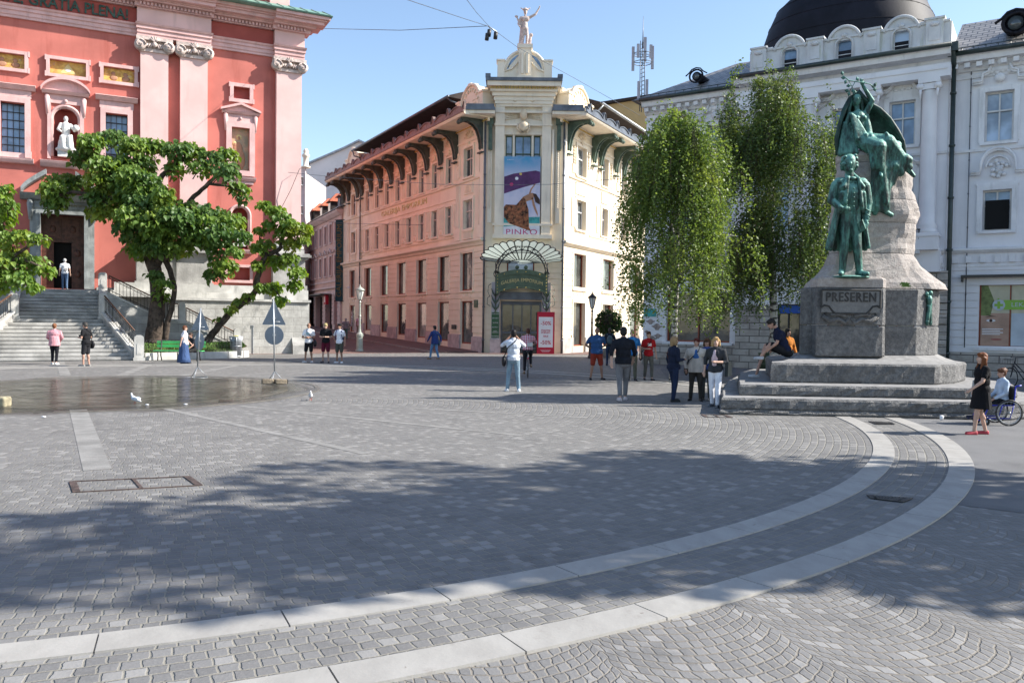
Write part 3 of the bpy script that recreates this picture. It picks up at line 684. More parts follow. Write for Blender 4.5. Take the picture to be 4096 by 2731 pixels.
# ---- attic, roof
b_ = MB(EL.pt); b_.box(4.1, 24.4, -1.0, -.6, 15.2, 17.0); b_.build('attic', M['darkwood'], cb)
b_ = MB(EL.pt); b_.prof([(.75, 17.12), (.75, 17.24), (-6, 19.6), (-6, 19.4), (-1.1, 17.05)], 4.05, 24.9); b_.build('roof', M['darkwood'], cb)
b_ = MB(EL.pt); b_.tube([(4.05, .82, 17.16), (24.9, .82, 17.12)], .09, 8); b_.tube([(4.3, .82, 17.15), (4.25, .5, 16.9), (4.1, 0, 16.75), (3.9, -.3, 16.7)], .06, 8); b_.tube([(24.7, .82, 17.1), (24.6, .7, 16.6), (24.3, .2, 16.45)], .06, 8); b_.build('gutter', M['lead'], cb)
def gable(f, c, w, z0, mat, rmat, top=17.45, d=.15):
    "attic with a segmental arch, pierced frieze and side posts"
    b = MB(f.pt); r = w/2-.5; zc = top-r*.95
    pts = [(c-r, z0)]+[(c-r, zc)]+[(x, z) for x, z in reversed(arch_pts(c, r, zc, 14, rz=r*.95))][1:-1]+[(c+r, zc), (c+r, z0)]
    b.plate(pts, -.5, d); b.box(c-w/2, c-r, -.6, d+.1, z0, top-.85); b.box(c+r, c+w/2, -.6, d+.1, z0, top-.85)
    b.box(c-w/2-.08, c-r+.04, -.65, d+.16, top-.85, top-.72); b.box(c+r-.04, c+w/2+.08, -.65, d+.16, top-.85, top-.72)
    ap = arch_pts(c, r+.03, zc, 16, rz=r*.95+.03)
    b.tube([(x, d+.02, z) for x, z in ap], .1, 6); b.tube([(x, d-.02, z-.12) for x, z in arch_pts(c, r-.28, zc, 16, rz=r*.95-.24)], .05, 6)
    b.box(c-.22, c+.22, -.3, d+.12, top-.06, top+.12)
    g = b.build('gable', M[mat], cb)
    b = MB(f.pt)
    for i in range(9):
        a = pi*(i+1)/10; b.tube([(c+(r-.2)*cos(a), d+.03, zc+(r*.95-.2)*sin(a)), (c+(r-.42)*cos(a), d+.03, zc+(r*.95-.42)*sin(a))], .05, 5)
    for i in range(-6, 7):
        for j in range(5):
            x, z = c+i*.15+(j % 2)*.07, z0+.5+j*.2
            if abs(x-c) > .28 and ((x-c)/(r-.55))**2+(max(0, z-zc)/(r-.5))**2 < 1: b.sph((x, d+.01, z), (.05, .03, .05), 6)
    b.build('relief', M[rmat], g)
    window(g, f, c-.22, c+.22, z0+.3, z0+.95, d+.05, .02, 'winframe', 'glass', (), (), .05)
    return g
gable(EL, 1.95, 3.9, 15.1, 'shadecream', 'srelief'); gable(EL, 26.6, 4.0, 15.1, 'shadecream', 'srelief', 17.65)
gable(ER, 2.2, 4.1, 15.1, 'cream', 'relief')
# ---- right wing
GR = [(2.75, 2.05), (8.05, 2.2), (13.9, 2.2), (19.5, 2.2), (25, 2.2)]
ops = []
for c, w in GR: ops += [(c-w/2, c+w/2, .42, 3.42), (c-w/2, c+w/2, 4.25, 6.6)]
wall('wall', ER, 0, 34, -.2, 7.0, ops, M['cream'], cb, rustic=(1.15, 6.9, .37, .05, .035))
UR = [2.9]+[7.25+3.9*i for i in range(6)]
up = []
for i, c in enumerate(UR):
    w = 1.6 if i == 0 else 1.15
    up += [(c-w/2, c+w/2, 8.2, 10.15), (c-w/2, c+w/2, 11.75, 13.7)]
wall('wall', ER, 0, 34, 7.0, 14.86, up, M['cream'], cb)
b_ = MB(ER.pt); edges = [0]+sum([[c-w/2, c+w/2] for c, w in GR], [])+[34]
for i in range(0, len(edges), 2): b_.cut().box(edges[i]+.004, edges[i+1]-.004, -.02, .14, -.2, 1.0)
b_.each('plinth', M['cplinth'], cb)
for c, w in GR:
    window(cb, ER, c-w/2, c+w/2, .42, 3.42, 0, .2, 'redframe', 'shopglass', (), (), .09, surround='cream_trim', sw=.14, name='shop_window')
    window(cb, ER, c-w/2, c+w/2, 4.25, 6.6, 0, .2, 'redframe', 'shopglass', (), (), .09, sill='cream_trim', surround='cream_trim', sw=.14)
    b_ = MB(ER.pt)
    for k in range(4): b_.box(c-.95+k*.55, c-.6+k*.55, 0, .085, 3.78+.06*(k % 2), 4.0)
    b_.build('apron_relief', M['cream_trim'], cb)
    MB(ER.pt).box(c-w/2, c+w/2, -.3, -.12, -.2, .42).build('panel', M['lead'], cb)
b_ = MB(ER.pt); b_.prof([(0, 6.9), (.10, 6.95), (.16, 7.0), (.34, 7.1), (.34, 7.22), (0, 7.3)], -.12, 34)
b_.prof([(0, 7.9), (.07, 7.92), (.10, 8.0), (0, 8.05)], 4.4, 34); b_.prof([(0, 11.4), (.1, 11.43), (.13, 11.52), (0, 11.56)], 0, 34); b_.prof([(0, 14.0), (.06, 14.02), (.09, 14.1), (0, 14.14)], .2, 34)
b_.build('string_course', M['cream_trim'], cb)
b_ = MB(ER.pt); rl = MB(ER.pt)
for i, c in enumerate(UR):
    w = 1.6 if i == 0 else 1.15
    for z0, z1 in ((8.2, 10.15), (11.75, 13.7)): window(cb, ER, c-w/2, c+w/2, z0, z1, 0, .24, 'whiteframe', 'glass', (.5,), (.62,), .08, sill='cream_trim', surround='cream_trim', sw=.18, sproud=.08)
    rl.cut(); rl.sph((c, .03, 14.0), (.2, .1, .26), 8)
    for k in range(7): a = pi*(k+.5)/7; rl.cap((c+.1*cos(a), .02, 14.25), (c+.6*cos(a), .04, 14.25+.38*sin(a)), .03, .06, 6)
    for q in (-1.25, 1.25):
        b_.cut(); rl.cut()
        for z0, z1 in ((8.3, 10.2), (11.8, 12.4)):
            b_.cut()
            for k in range(4): b_.box(c+q-.3+k*.17, c+q-.21+k*.17, 0, .07, z0, z1)
        for k in range(6): rl.sph((c+q, .04, 12.5+.2*k), (.14, .06, .12), 8)
    b_.cut().box(c-w/2-.1, c+w/2+.1, 0, .07, 10.5, 11.3)
b_.each('pilaster', M['cream_trim'], cb); rl.each('relief', M['relief'], cb)
eave(ER, -.6, 33, 'cream_trim', 'lead', [.55, 4.9]+[9.2+3.9*i-.0 for i in range(6)]+[6.2, 10.9, 14.9], 'bracket', 4.9)
b_ = MB(ER.pt); b_.box(4.4, 33, -1.0, -.6, 15.2, 17.0); b_.build('attic', M['darkwood'], cb)
b_ = MB(ER.pt); b_.prof([(.7, 16.9), (.7, 17.02), (-6, 19.4), (-6, 19.2), (-1.1, 16.85)], 4.4, 33); b_.build('roof', M['darkwood'], cb)
b_ = MB(ER.pt); b_.tube([(4.6, .78, 16.95), (33, .78, 16.9)], .1, 8); b_.tube([(4.8, .78, 16.9), (4.7, .4, 16.45), (4.6, 0, 16.3)], .07, 8); b_.build('gutter', M['zinc'], cb)
# ---- corner tower
wall('wall', ET, 0, 4.98, -.2, 7.0, [(1.08, 3.70, 0, 3.45), (1.45, 3.2, 5.0, 6.2)], M['cream'], cb, rustic=(1.1, 6.6, .37, .05, .035))
TW = [(1.28, 1.72), (1.86, 2.92), (3.06, 3.50)]
wall('wall', ET, 0, 4.98, 7.0, 15.3, [(a, e, 11.0, 13.86) for a, e in TW], M['cream'], cb)
b_ = MB(ET.pt); b_.box(.62, 1.2, 0, .38, 7.5, 15.6); b_.box(3.58, 4.16, 0, .38, 7.5, 15.6); b_.box(1.2, 3.58, 0, .16, 13.95, 15.6)
b_.box(.5, 4.28, 0, .46, 7.3, 7.55); b_.box(.5, 4.28, 0, .44, 8.1, 8.25)
for z in (13.9, 14.7): b_.box(.56, 4.22, .1, .45, z+.5, z+.62)
for k, (s, z, d, w) in enumerate([(0, 15.6, .42, 0), (0, 15.75, .5, .05), (0, 15.95, .55, .12), (0, 16.2, .66, .22), (0, 16.45, .82, .34)]):
    b_.box(.62-w, 4.16+w, -.1, d, z, z+(.25, .2, .25, .25, .2)[k]-.004)
b_.box(.1, 4.68, -.3, 1.12, 16.72, 17.0)
b_.build('tower_front', M['cream_trim'], cb)
b_ = MB(ET.pt); b_.box(0, 4.78, -.4, 1.22, 17.003, 17.2); b_.box(-.02, .3, -.4, 1.24, 17.2, 17.42); b_.box(4.48, 4.8, -.4, 1.24, 17.2, 17.42)
b_.box(-1.3, .62, -.4, 1.3, 15.15, 15.35); b_.box(-1.2, .55, -.3, 1.2, 15.35, 15.55); b_.box(4.16, 6.2, -.4, 1.3, 15.15, 15.35); b_.box(4.23, 6.1, -.3, 1.2, 15.35, 15.55)
b_.build('cornice', M['lead'], cb)
b_ = MB(ET.pt); b_.box(-1.25, .6, -.3, 1.22, 14.95, 15.147); b_.box(4.18, 6.15, -.3, 1.22, 14.95, 15.147); b_.build('cornice', M['cream_trim'], cb)
b_ = MB(ET.pt)
for k in range(26): b_.box(.3+.162*k, .38+.162*k, .84, .95, 16.6, 16.70)
b_.build('dentils', M['gold'], cb)
core('attic_block', [ET.pt(0.1, -.5, 0), ET.pt(4.9, -.5, 0), ET.pt(6.2, -3.5, 0), ET.pt(-1.2, -3.5, 0)], 15.2, 17.1, M['cream'], cb)
b_ = MB(ET.pt); b_.box(.7, 1.15, -.3, .5, 17.2, 18.42); b_.box(3.65, 4.15, -.3, .5, 17.2, 18.42); b_.box(.64, 1.2, -.35, .56, 18.42, 18.52); b_.box(3.6, 4.21, -.35, .56, 18.42, 18.52)
b_.plate([(1.15, 17.2)]+[(x, z) for x, z in reversed(arch_pts(2.43, 1.28, 17.9, 16, rz=1.2))]+[(3.65, 17.2)], -.2, .4)
b_.tube([(x, .42, z) for x, z in arch_pts(2.43, 1.28, 17.9, 16, rz=1.2)], .09, 6); b_.tube([(1.15, .44, 17.8), (1.6, .46, 17.95), (2.1, .46, 18.5)], .06, 6); b_.tube([(3.65, .44, 17.8), (3.25, .46, 17.95), (2.75, .46, 18.5)], .06, 6)
b_.box(2.03, 2.85, -.4, .62, 17.4, 19.2); b_.box(1.97, 2.91, -.46, .68, 19.2, 19.42); b_.box(2.2, 2.34, .6, .72, 17.6, 18.9); b_.box(2.5, 2.64, .6, .72, 17.6, 18.9); b_.box(1.95, 2.93, -.3, .74, 17.2, 17.45)
b_.build('pediment', M['cream_trim'], cb)
b_ = MB(ET.pt); b_.plate([(1.3, 17.95)]+[(x, z) for x, z in reversed(arch_pts(2.43, 1.05, 17.95, 12, a0=pi*.62, a1=pi, rz=.95))], .4, .43); b_.cut().plate([(3.5, 17.95)]+arch_pts(2.43, 1.05, 17.95, 12, a0=0, a1=pi*.38, rz=.95), .4, .43); b_.each('mosaic', M['glassb'], cb)
for i, (a, e) in enumerate(TW): window(cb, ET, a, e, 11.0, 13.86, 0, .12, 'greenframe', 'glassb', (.5,) if i == 1 else (), (.6,), .06)
b_ = MB(ET.pt); b_.box(1.2, 3.58, .0, .2, 13.88, 14.02); b_.box(1.72, 1.86, -.1, .14, 11, 13.88); b_.box(2.92, 3.06, -.1, .14, 11, 13.88); b_.build('mullions', M['cream_trim'], cb)
rl = MB(ET.pt)   # lions-head / winged relief
rl.sph((2.39, .4, 15.1), (.24, .2, .34), 10); rl.sph((2.39, .45, 14.35), (.33, .16, .33), 12); rl.tube([(2.05, .42, 14.5), (2.0, .46, 14.2), (2.2, .5, 13.98), (2.6, .5, 13.98), (2.78, .46, 14.2), (2.73, .42, 14.5)], .06, 6)
for sd in (-1, 1):
    for k in range(5): rl.cap((2.39+sd*.3, .17, 14.95+.05*k), (2.39+sd*(1.15-.08*k), .18, 14.8+.14*k), .05, .025, 6)
    rl.tube([(2.39+sd*.2, .45, 16.15), (2.39+sd*.55, .5, 15.9), (2.39+sd*.95, .48, 16.15), (2.39+sd*1.3, .45, 16.35)], .06, 6)
rl.build('relief', M['relief'], cb)
for s in (.28, 4.62):
    b_ = MB(ET.pt); b_.box(s-.14, s+.14, 0, .1, 8.3, 13.0)
    for k in range(30): b_.sph((s, .12, 9.3+.13*k), (.06, .05, .06), 6)
    b_.build('rope_relief', M['cream_trim'], cb)
for s in (-.02, 5.0): pipe(ET, s, .22, 0, 15, 'lead', cb, .065)
pipe(EL, 4.15-.0, .2, zs(4)+0.1, 14.8, 'lead', cb, .05) if False else None
pipe(EL, 24.35, .2, .8, 14.8, 'lead', cb, .055)
for f, s, sg in ((EL, .3, 1), (ER, .3, 1)):
    b_ = MB(f.pt); b_.box(s-.25, s+.25, 0, .12, 7.4, 14.8); b_.build('pilaster', M['shadecream_trim' if f is EL else 'cream_trim'], cb)
# green corner brackets on the tower sides
for s in (.3, 4.66):
    k = MB(ET.pt); k.box(s-.12, s+.12, .1, .3, 12.9, 14.9); k.box(s-.2, s+.2, .1, .34, 14.5, 14.9); k.build('bracket', M['bracket'], cb)
for s in (.32, 4.64):
    k = MB(ET.pt); k.tube([(s-.36*(1 if s > 2 else -1), .2, 8.2), (s-.36*(1 if s > 2 else -1), .2, 14.2)], .09, 8); k.build('colonnette', M['cream_trim'], cb)
# ---- entrance: sliding doors, posts, canopy, sign
e_ = MB(ET.pt); e_.box(1.08, 1.2, -.45, -.1, 0, 3.45); e_.box(3.58, 3.70, -.45, -.1, 0, 3.45); e_.box(1.2, 3.58, -.45, -.1, 3.1, 3.35); e_.box(1.83, 1.9, -.3, -.2, 0, 3.1); e_.box(3.0, 3.06, -.3, -.2, 0, 3.1); e_.box(2.42, 2.48, -.32, -.22, 0, 3.1); e_.box(1.2, 3.58, -.31, -.21, 1.25, 1.38)
door = e_.build('door', M['lead'], cb); MB(ET.pt).box(1.2, 3.58, -.36, -.33, 0, 3.1).build('pane', M['doorglass'], door)
MB(ET.pt).box(1.0, 3.78, .05, .5, 3.42, 3.9).build('door_hood', M['lead'], cb)
window(cb, ET, 1.45, 3.2, 5.0, 6.2, 0, .15, 'redframe', 'glassb', (), (), .08)
for s in (.76, 3.98):
    b_ = MB(ET.pt); b_.box(s-.26, s+.26, .0, .62, .9, 4.5); p_ = b_.build('entrance_post', M['postgrey'], cb)
    MB(ET.pt).box(s-.34, s+.34, 0, .7, -.1, .9).build('base', M['plinth'], p_)
    g = MB(ET.pt)
    for q in range(3):
        for sd in (-1, 1):
            g.tube([(s, .68, 2.75+.42*q), (s+sd*.16, .7, 2.95+.42*q), (s+sd*.27, .68, 3.25+.42*q)], [.05, .06, .02], 6)
    g.tube([(s, .68, 2.6), (s, .7, 4.6)], .04, 6); g.sph((s, .7, 3.2), .09, 8); g.sph((s, .7, 2.6), .08, 8)
    for sd in (-1,):
        x0 = s+(-.3 if s < 2 else .3); k = -1 if s < 2 else 1
        g.tube([(x0, .4, 4.4), (x0+k*.15, .4, 4.3), (x0+k*.2, .4, 3.9), (x0+k*.08, .4, 3.6), (x0+k*.22, .4, 3.5), (x0+k*.24, .4, 3.1), (x0+k*.05, .4, 3.0)], .025, 6)
    g.build('iron_ornament', M['bracket'], p_)
ip = MB(ET.pt).box(.52, 1.0, .62, .66, .98, 2.6).build('info_panel', M['panelgreen'], cb)
for k, w_ in enumerate(('DOBRODOŠLI', 'BIENVENUE', 'WELCOME', 'BENVENUTI', 'Добро\nпожаловать', 'WILLKOMMEN')): text(w_, .075, M['white'], ip, ET.tx(.76, .665, 2.5-.285*k), .003)
# glass canopy: shell of scalloped panes
can = MB(ET.pt)
NP = 16; C0 = (2.38, 0.02, 5.95)
def shell(u, v):  # u 0..1 across, v 0 centre .. 1 rim
    a = pi*u; rx, ry = 2.5, 2.35
    z = 5.72+(.2+.98*sin(a))*v**1.4
    return (C0[0]-rx*v*cos(a), .04+ry*v*sin(a), z)
ribs = MB(ET.pt)
glass = MB(ET.pt)
for i in range(NP):
    u0, u1 = i/NP, (i+1)/NP; um = (u0+u1)/2
    ribs.tube([shell(u0, v) for v in (.3, .5, .7, .85, 1)], .028, 5)
    k = 5; top = [shell(u0+(u1-u0)*j/k, 1+.06*sin(pi*j/k)) for j in range(k+1)]
    ribs.tube(top, .032, 5)
    rows = [[shell(u0+(u1-u0)*j/k, v*(1+.06*sin(pi*j/k)*(v**3))) for j in range(k+1)] for v in (.3, .5, .7, .85, 1)]
    vs = sum(rows, []); glass.add(vs, [(r*(k+1)+j, r*(k+1)+j+1, (r+1)*(k+1)+j+1, (r+1)*(k+1)+j) for r in range(4) for j in range(k)], True)
ribs.tube([shell(1, v) for v in (.3, .5, .7, .85, 1)], .028, 5)
for v in (.3, .62): ribs.tube([shell(j/24, v) for j in range(25)], .03, 5)
canopy = ribs.build('canopy', M['iron'], cb)
def opalmat():
    m, nt, b = newmat('frosted_canopy_glass'); b.inputs['Base Color'].default_value = (.42, .50, .47, 1); b.inputs['Roughness'].default_value = .15
    tc = nt.new('ShaderNodeTexCoord').outputs['Object']; nt.put(b.inputs['Base Color'], nt.mix(nt.noise(tc, 3, 4), (.30, .38, .36, 1), (.52, .58, .54, 1)))
    tr = nt.new('ShaderNodeBsdfTranslucent'); tr.inputs[0].default_value = (.6, .7, .66, 1); mx = nt.new('ShaderNodeMixShader'); mx.inputs[0].default_value = .4
    nt.l.new(b.outputs[0], mx.inputs[1]); nt.l.new(tr.outputs[0], mx.inputs[2]); nt.l.new(mx.outputs[0], nt.n['Material Output'].inputs[0]); return m
M['canopyglass'] = opalmat()
glass.build('glass', M['canopyglass'], canopy, recalc=False)
inner = MB(ET.pt)
vs = [shell(j/16, .3) for j in range(17)]+[(C0[0], .04, 5.7)]; inner.add(vs, [(j, j+1, 17) for j in range(16)]); inner.build('glass', M['canopyglass'], canopy, recalc=False)
b_ = MB(ET.pt)    # lattice arch and struts carrying the shell
for rr in (0, .28):
    b_.tube([(2.38-(1.62-rr*.5)*cos(a), 2.0, 4.95+(1.75-rr)*sin(a)) for a in [pi*j/20 for j in range(21)]], .04, 6)
for j in range(20):
    a, a2 = pi*j/20, pi*(j+1)/20; q = (0, .28) if j % 2 else (.28, 0)
    b_.tube([(2.38-(1.62-q[0]*.5)*cos(a), 2.0, 4.95+(1.75-q[0])*sin(a)), (2.38-(1.62-q[1]*.5)*cos(a2), 2.0, 4.95+(1.75-q[1])*sin(a2))], .02, 5)
for s in (.76, 4.0):
    b_.tube([(s, .66, 4.4), (s, .8, 4.9), (s, 1.3, 5.2), (s, 2.0, 5.0)], .035, 6); b_.tube([(s, .66, 5.0), (s, 1.3, 5.6), (s, 2.0, 5.6)], .03, 6); b_.tube([(s, .7, 3.4), (s, .7, 5.7)], .035, 6)
    b_.tube([(s+.12*cos(t), 1.0, 5.0+.2*sin(t)) for t in [2*pi*j/10 for j in range(11)]], .03, 5)
b_.build('lattice_arch', M['iron'], canopy)
# curved sign box
sg = MB(ET.pt); N_ = 14; q = [(.95+2.9*i/N_) for i in range(N_+1)]
hump = lambda s: .28*(1-((s-2.4)/1.45)**2)
for a, e in zip(q[:-1], q[1:]):
    sg.ext([(a, 3.92+hump(a)), (e, 3.92+hump(e)), (e, 4.78+hump(e)), (a, 4.78+hump(a))], lambda p: (p[0], .9, p[1]), lambda p: (p[0], 1.25, p[1]))
    for z0, z1 in ((3.84, 3.97), (4.72, 5.0)): sg.ext([(a, z0+hump(a)), (e, z0+hump(e)), (e, z1+hump(e)), (a, z1+hump(a))], lambda p: (p[0], .86, p[1]), lambda p: (p[0], 1.33, p[1]))
sg.box(.78, .97, .8, 1.32, 3.75, 4.95); sg.box(3.83, 4.02, .8, 1.32, 3.75, 4.95)
for s in (2.1, 2.65): sg.sph((s, 1.1, 5.42), .13, 8)
for s in (.9, 3.9): sg.sph((s, 1.1, 5.08), .11, 8)
signb = sg.build('sign_box', M['greensign'], cb)
t_ = ET.tx(2.4, 1.26, 4.33)
text('GALERIJA EMPORIUM', .30, M['goldpale'], signb, lambda x, y, e: t_(x, y+hump(2.4+x)-.0, e), .015, sx=.93)
b_ = MB(ET.pt)
for s in (.88, 3.92):
    for k in range(6): b_.sph((s, 1.34, 3.85+.2*k), .03, 6)
for s in (2.1, 2.65, 1.3, 3.5): b_.sph((s, 1.36, 4.86+hump(s)), .035, 6); b_.sph((s, 1.36, 3.88+hump(s)), .035, 6)
b_.build('bulbs', M['gold'], signb)
# lettering on the left wing
b_ = None
text('GALERIJA EMPORIUM', .62, M['goldpale'], cb, EL.tx(14.35, .03, 10.86), .03, sx=1.62, space=1.05)
MB(EL.pt).box(.75, 1.25, .06, .12, 2.9, 3.4).build('wall_plaque', M['greensign'], cb); MB(EL.pt).box(4.0, 4.7, .06, .12, 1.45, 1.75).build('wall_plaque', M['iron'], cb)
text('Desigual', .42, M['white'], cb, (lambda T: (lambda x, y, e: T(-y, x, e)))(EL.tx(27.1, .03, 2.1)), .01)
text('Desigual', .24, M['white'], cb, EL.tx(27.2, .35, 5.0), .01)

# teal vertical banner of the store
vb = thing('hanging_banner', 'tall teal banner with vertical gold lettering at the far end of the peach facade', 'banner', tuple(EL.pt(30.3, 1, 0)))
BN = Fac(*EL.pt(30.25, .3, 0)[:2], 90)
p0 = at(1343, 880, 78.9); p1 = at(1371, 1204, 78.9)
FB = Fac(p0.x, 78.9, 90); W_ = p1.x-p0.x
MB(FB.pt).box(0, W_, -.03, 0, p1.z, p0.z).build('cloth', M['teal'], vb)
text('GALERIJA EMPORIUM', .66, M['tealtext'], vb, (lambda T: (lambda x, y, e: T(-y, x, e)))(FB.tx(W_/2, .01, (p0.z+p1.z)/2)), .01, space=1.0, sx=1.12)
MB(FB.pt).tube([(-.1, -.01, p0.z), (W_+1.0, -.01, p0.z+.05)], .04, 6).tube([(-.1, -.01, p1.z), (W_+1.0, -.01, p1.z-.05)], .04, 6).build('rod', M['iron'], vb)

# advertising banner on the tower
ad = thing('advertising_banner', 'tall beach advertising banner with a dancing woman in a brown dress above the entrance canopy', 'banner', tuple(ET.pt(2.35, .4, 7.45)))
def pskymat():
    m, nt, b = newmat('poster_sky_print'); tc = nt.new('ShaderNodeTexCoord').outputs['Object']; sp = nt.new('ShaderNodeSeparateXYZ'); nt.put(sp.inputs[0], tc)
    c = nt.mix(nt.sm(sp.outputs[2], 3.4, 4.9), (.62, .60, .72, 1), (.06, .30, .52, 1)); c = nt.mix(nt.m('MULTIPLY', nt.sm(nt.noise(tc, 1.2, 5), .4, .7), .6), c, (.33, .40, .58, 1))
    c = nt.mix(nt.m('SUBTRACT', 1, nt.sm(sp.outputs[2], .9, 1.4)), c, (.66, .66, .72, 1)); nt.put(b.inputs['Base Color'], c); b.inputs['Roughness'].default_value = .6; return m
Z0 = 7.45; X0 = 1.2; K = 2.3/590.; PZ = lambda px, py: (X0+(px-85)*K, Z0+(1500-py)*K*.945)
MB(ET.pt).box(1.2, 3.5, .40, .43, Z0, 12.45).build('sheet', pskymat(), ad)
def pp(name, pts, mat, d): MB(ET.pt).plate([PZ(*p) for p in pts], d, d+.004).build(name, M[mat], ad)
pp('print', [(88, 490), (240, 435), (600, 378), (672, 400), (672, 585), (400, 668), (88, 780)], 'purple', .431)
pp('print', [(88, 1190), (672, 1170), (672, 1290), (88, 1345)], 'sea', .431)
pp('print', [(88, 1345), (672, 1290), (672, 1500), (88, 1500)], 'sand', .431)
pp('print', [(120, 965), (290, 970), (400, 830), (480, 785), (510, 800), (450, 920), (490, 1050), (500, 1350), (540, 1420), (450, 1390), (180, 1290), (90, 1180), (88, 1010)], 'dress', .437)
pp('print', [(400, 830), (540, 760), (590, 775), (560, 870), (450, 910), (440, 880)], 'skinp', .442); pp('print', [(490, 780), (520, 690), (590, 600), (600, 615), (540, 700), (515, 785)], 'skinp', .442)
pp('print', [(535, 850), (565, 840), (590, 960), (640, 1110), (640, 1160), (600, 1080), (555, 970)], 'skinp', .442); pp('print', [(560, 770), (610, 780), (672, 880), (672, 960), (600, 920), (575, 830)], 'hairp', .444)
text('PINKO', .50, M['pinkoc'], ad, ET.tx(2.35, .436, 7.68), .004, sx=1.28, space=1.08)
text('pinko.com', .10, M['white'], ad, ET.tx(1.6, .432, 12.25), .002)
for px, py, r, c_ in ((355, 440, 22, 'gold'), (292, 518, 28, 'white'), (208, 620, 30, 'pinkoc')):
    pp('print', [(px+r*cos(t), py+r*sin(t)) for t in [2*pi*j/14 for j in range(14)]], c_, .438)
# red sale board
sb = thing('sale_sign', 'tall red and white sale board with minus fifty percent lettering, right of the store doors', 'sign', tuple(ET.pt(3.95, .9, 0)))
MB(ET.pt).box(3.4, 4.5, .86, .95, 0, 2.65).build('board', M['crimson'], sb); MB(ET.pt).box(3.5, 4.4, .951, .956, .42, 2.33).build('panel', M['white'], sb)
for s_, z_, t__ in ((.30, 1.93, '-50%'), (.13, 1.48, 'POLETNI'), (.13, 1.34, 'POPUSTI'), (.13, 1.12, 'SALE'), (.30, .72, '-50%')): text(t__, s_*1.12, M['crimson'], sb, ET.tx(3.95, .957, z_), .004, bold=.004)
b_ = MB(ET.pt)
for k in range(3): b_.box(3.62+.05*k, 4.28-.05*k, .951, .953, .24-.05*k, .255-.05*k)
b_.build('print', M['white'], sb)
# ================================================================ CHURCH
ch = thing('church', 'red and pink baroque church with niches, painted panels and a stone portal above stairs', 'church', (-13, 50, 0))
B = CH.pt; LN = 25.0; MIR = lambda s: LN-.1-s
ops = [(11.45, 13.48, 3.5, 7.42), (11.72, 12.9, 10.5, 13.1), (9.32, 10.4, 10.5, 13.1), (14.2, 15.28, 10.5, 13.1), (2.85, 3.85, 10.62, 13.1), (2.895, 3.845, 6.1, 8.5), (2.85, 3.75, 14.75, 15.45), (2.8, 4.05, 4.25, 5.0), (11.35, 13.05, 14.85, 15.6), (8.98, 10.5, 14.85, 15.6), (14.2, 15.7, 14.85, 15.6)]
wall('wall', CH, 0, LN, 3.4, 17.45, ops, M['church'], ch, th=.7)
core('body', [B(.0, -.75, 0), B(LN, -.75, 0), B(LN, -22, 0), B(0, -22, 0)], 0, 20.3, M['church'], ch)
MB(B).box(11.2, 13.8, -.9, -.755+.02, 3.4, 7.6).build('interior_shade', M['black'], ch)  # black box put in for the shade inside the doorway
PIL = [(-.11, 1.36), (5.2, 6.65), (7.27, 8.69), (MIR(8.69), MIR(7.27)), (MIR(6.65), MIR(5.2)), (MIR(1.36), MIR(-.11))]
for a, e in PIL:
    p = MB(B); p.box(a, e, -.05, .34, 5.9, 16.62); p = p.build('pilaster', M['pink'], ch)
    q = MB(B); q.box(a-.12, e+.12, 0, .5, 6.15, 6.35); q.box(a-.16, e+.16, 0, .56, 5.92, 6.15); q.box(a-.08, e+.08, 0, .44, 6.35, 6.5); q.tube([(a-.12, .5, 6.25), (e+.12, .5, 6.25)], .09, 8); q.build('base', M['stonelight'], p)
    q = MB(B); c = (a+e)/2; h = (e-a)/2
    q.box(a-.05, e+.05, 0, .44, 16.62, 16.78); q.box(a-.22, e+.22, 0, .6, 17.22, 17.4); q.box(a, e, 0, .36, 16.78, 17.22)
    for sd in (-1, 1):
        vc = c+sd*(h+.02)
        q.tube([(vc, .22, 16.95), (vc, .62, 16.95)], .3, 14); sp_ = [(vc+sd*-1*(.29-.02*k)*cos(k*.62), .64, 16.95+(.29-.02*k)*sin(k*.62)) for k in range(13)]; q.tube(sp_, .035, 5); q.sph((vc, .65, 16.95), .06, 6)
        for k in range(4): q.cap((c+sd*(.12+.12*k), .5, 17.05-.02*k), (c+sd*(.2+.13*k), .55, 16.85), .05, .03, 6)
    q.sph((c, .55, 17.0), (.13, .12, .15), 8)
    for k in range(5): q.cap((c, .56, 17.15), (c+.22*cos(pi*(k+.5)/5), .6, 17.22+.2*sin(pi*(k+.5)/5)), .06, .04, 6)
    q.build('capital', M['capital'], p)
    q = MB(B); q.box(a-.2, e+.2, -.05, .62, 3.7, 5.55); q.box(a-.35, e+.35, -.05, .8, 5.55, 5.68); q.box(a-.5, e+.5, -.05, .98, 5.68, 5.82); q.box(a-.42, e+.42, -.05, .9, 5.82, 5.9); q.box(a-.3, e+.3, -.05, .78, 3.4, 4.0); q.build('pedestal', M['stone'], p)
# join of the twin pedestals
MB(B).box(4.95, 8.9, -.02, .5, 3.4, 5.5).build('pedestal', M['stonelight'], ch)
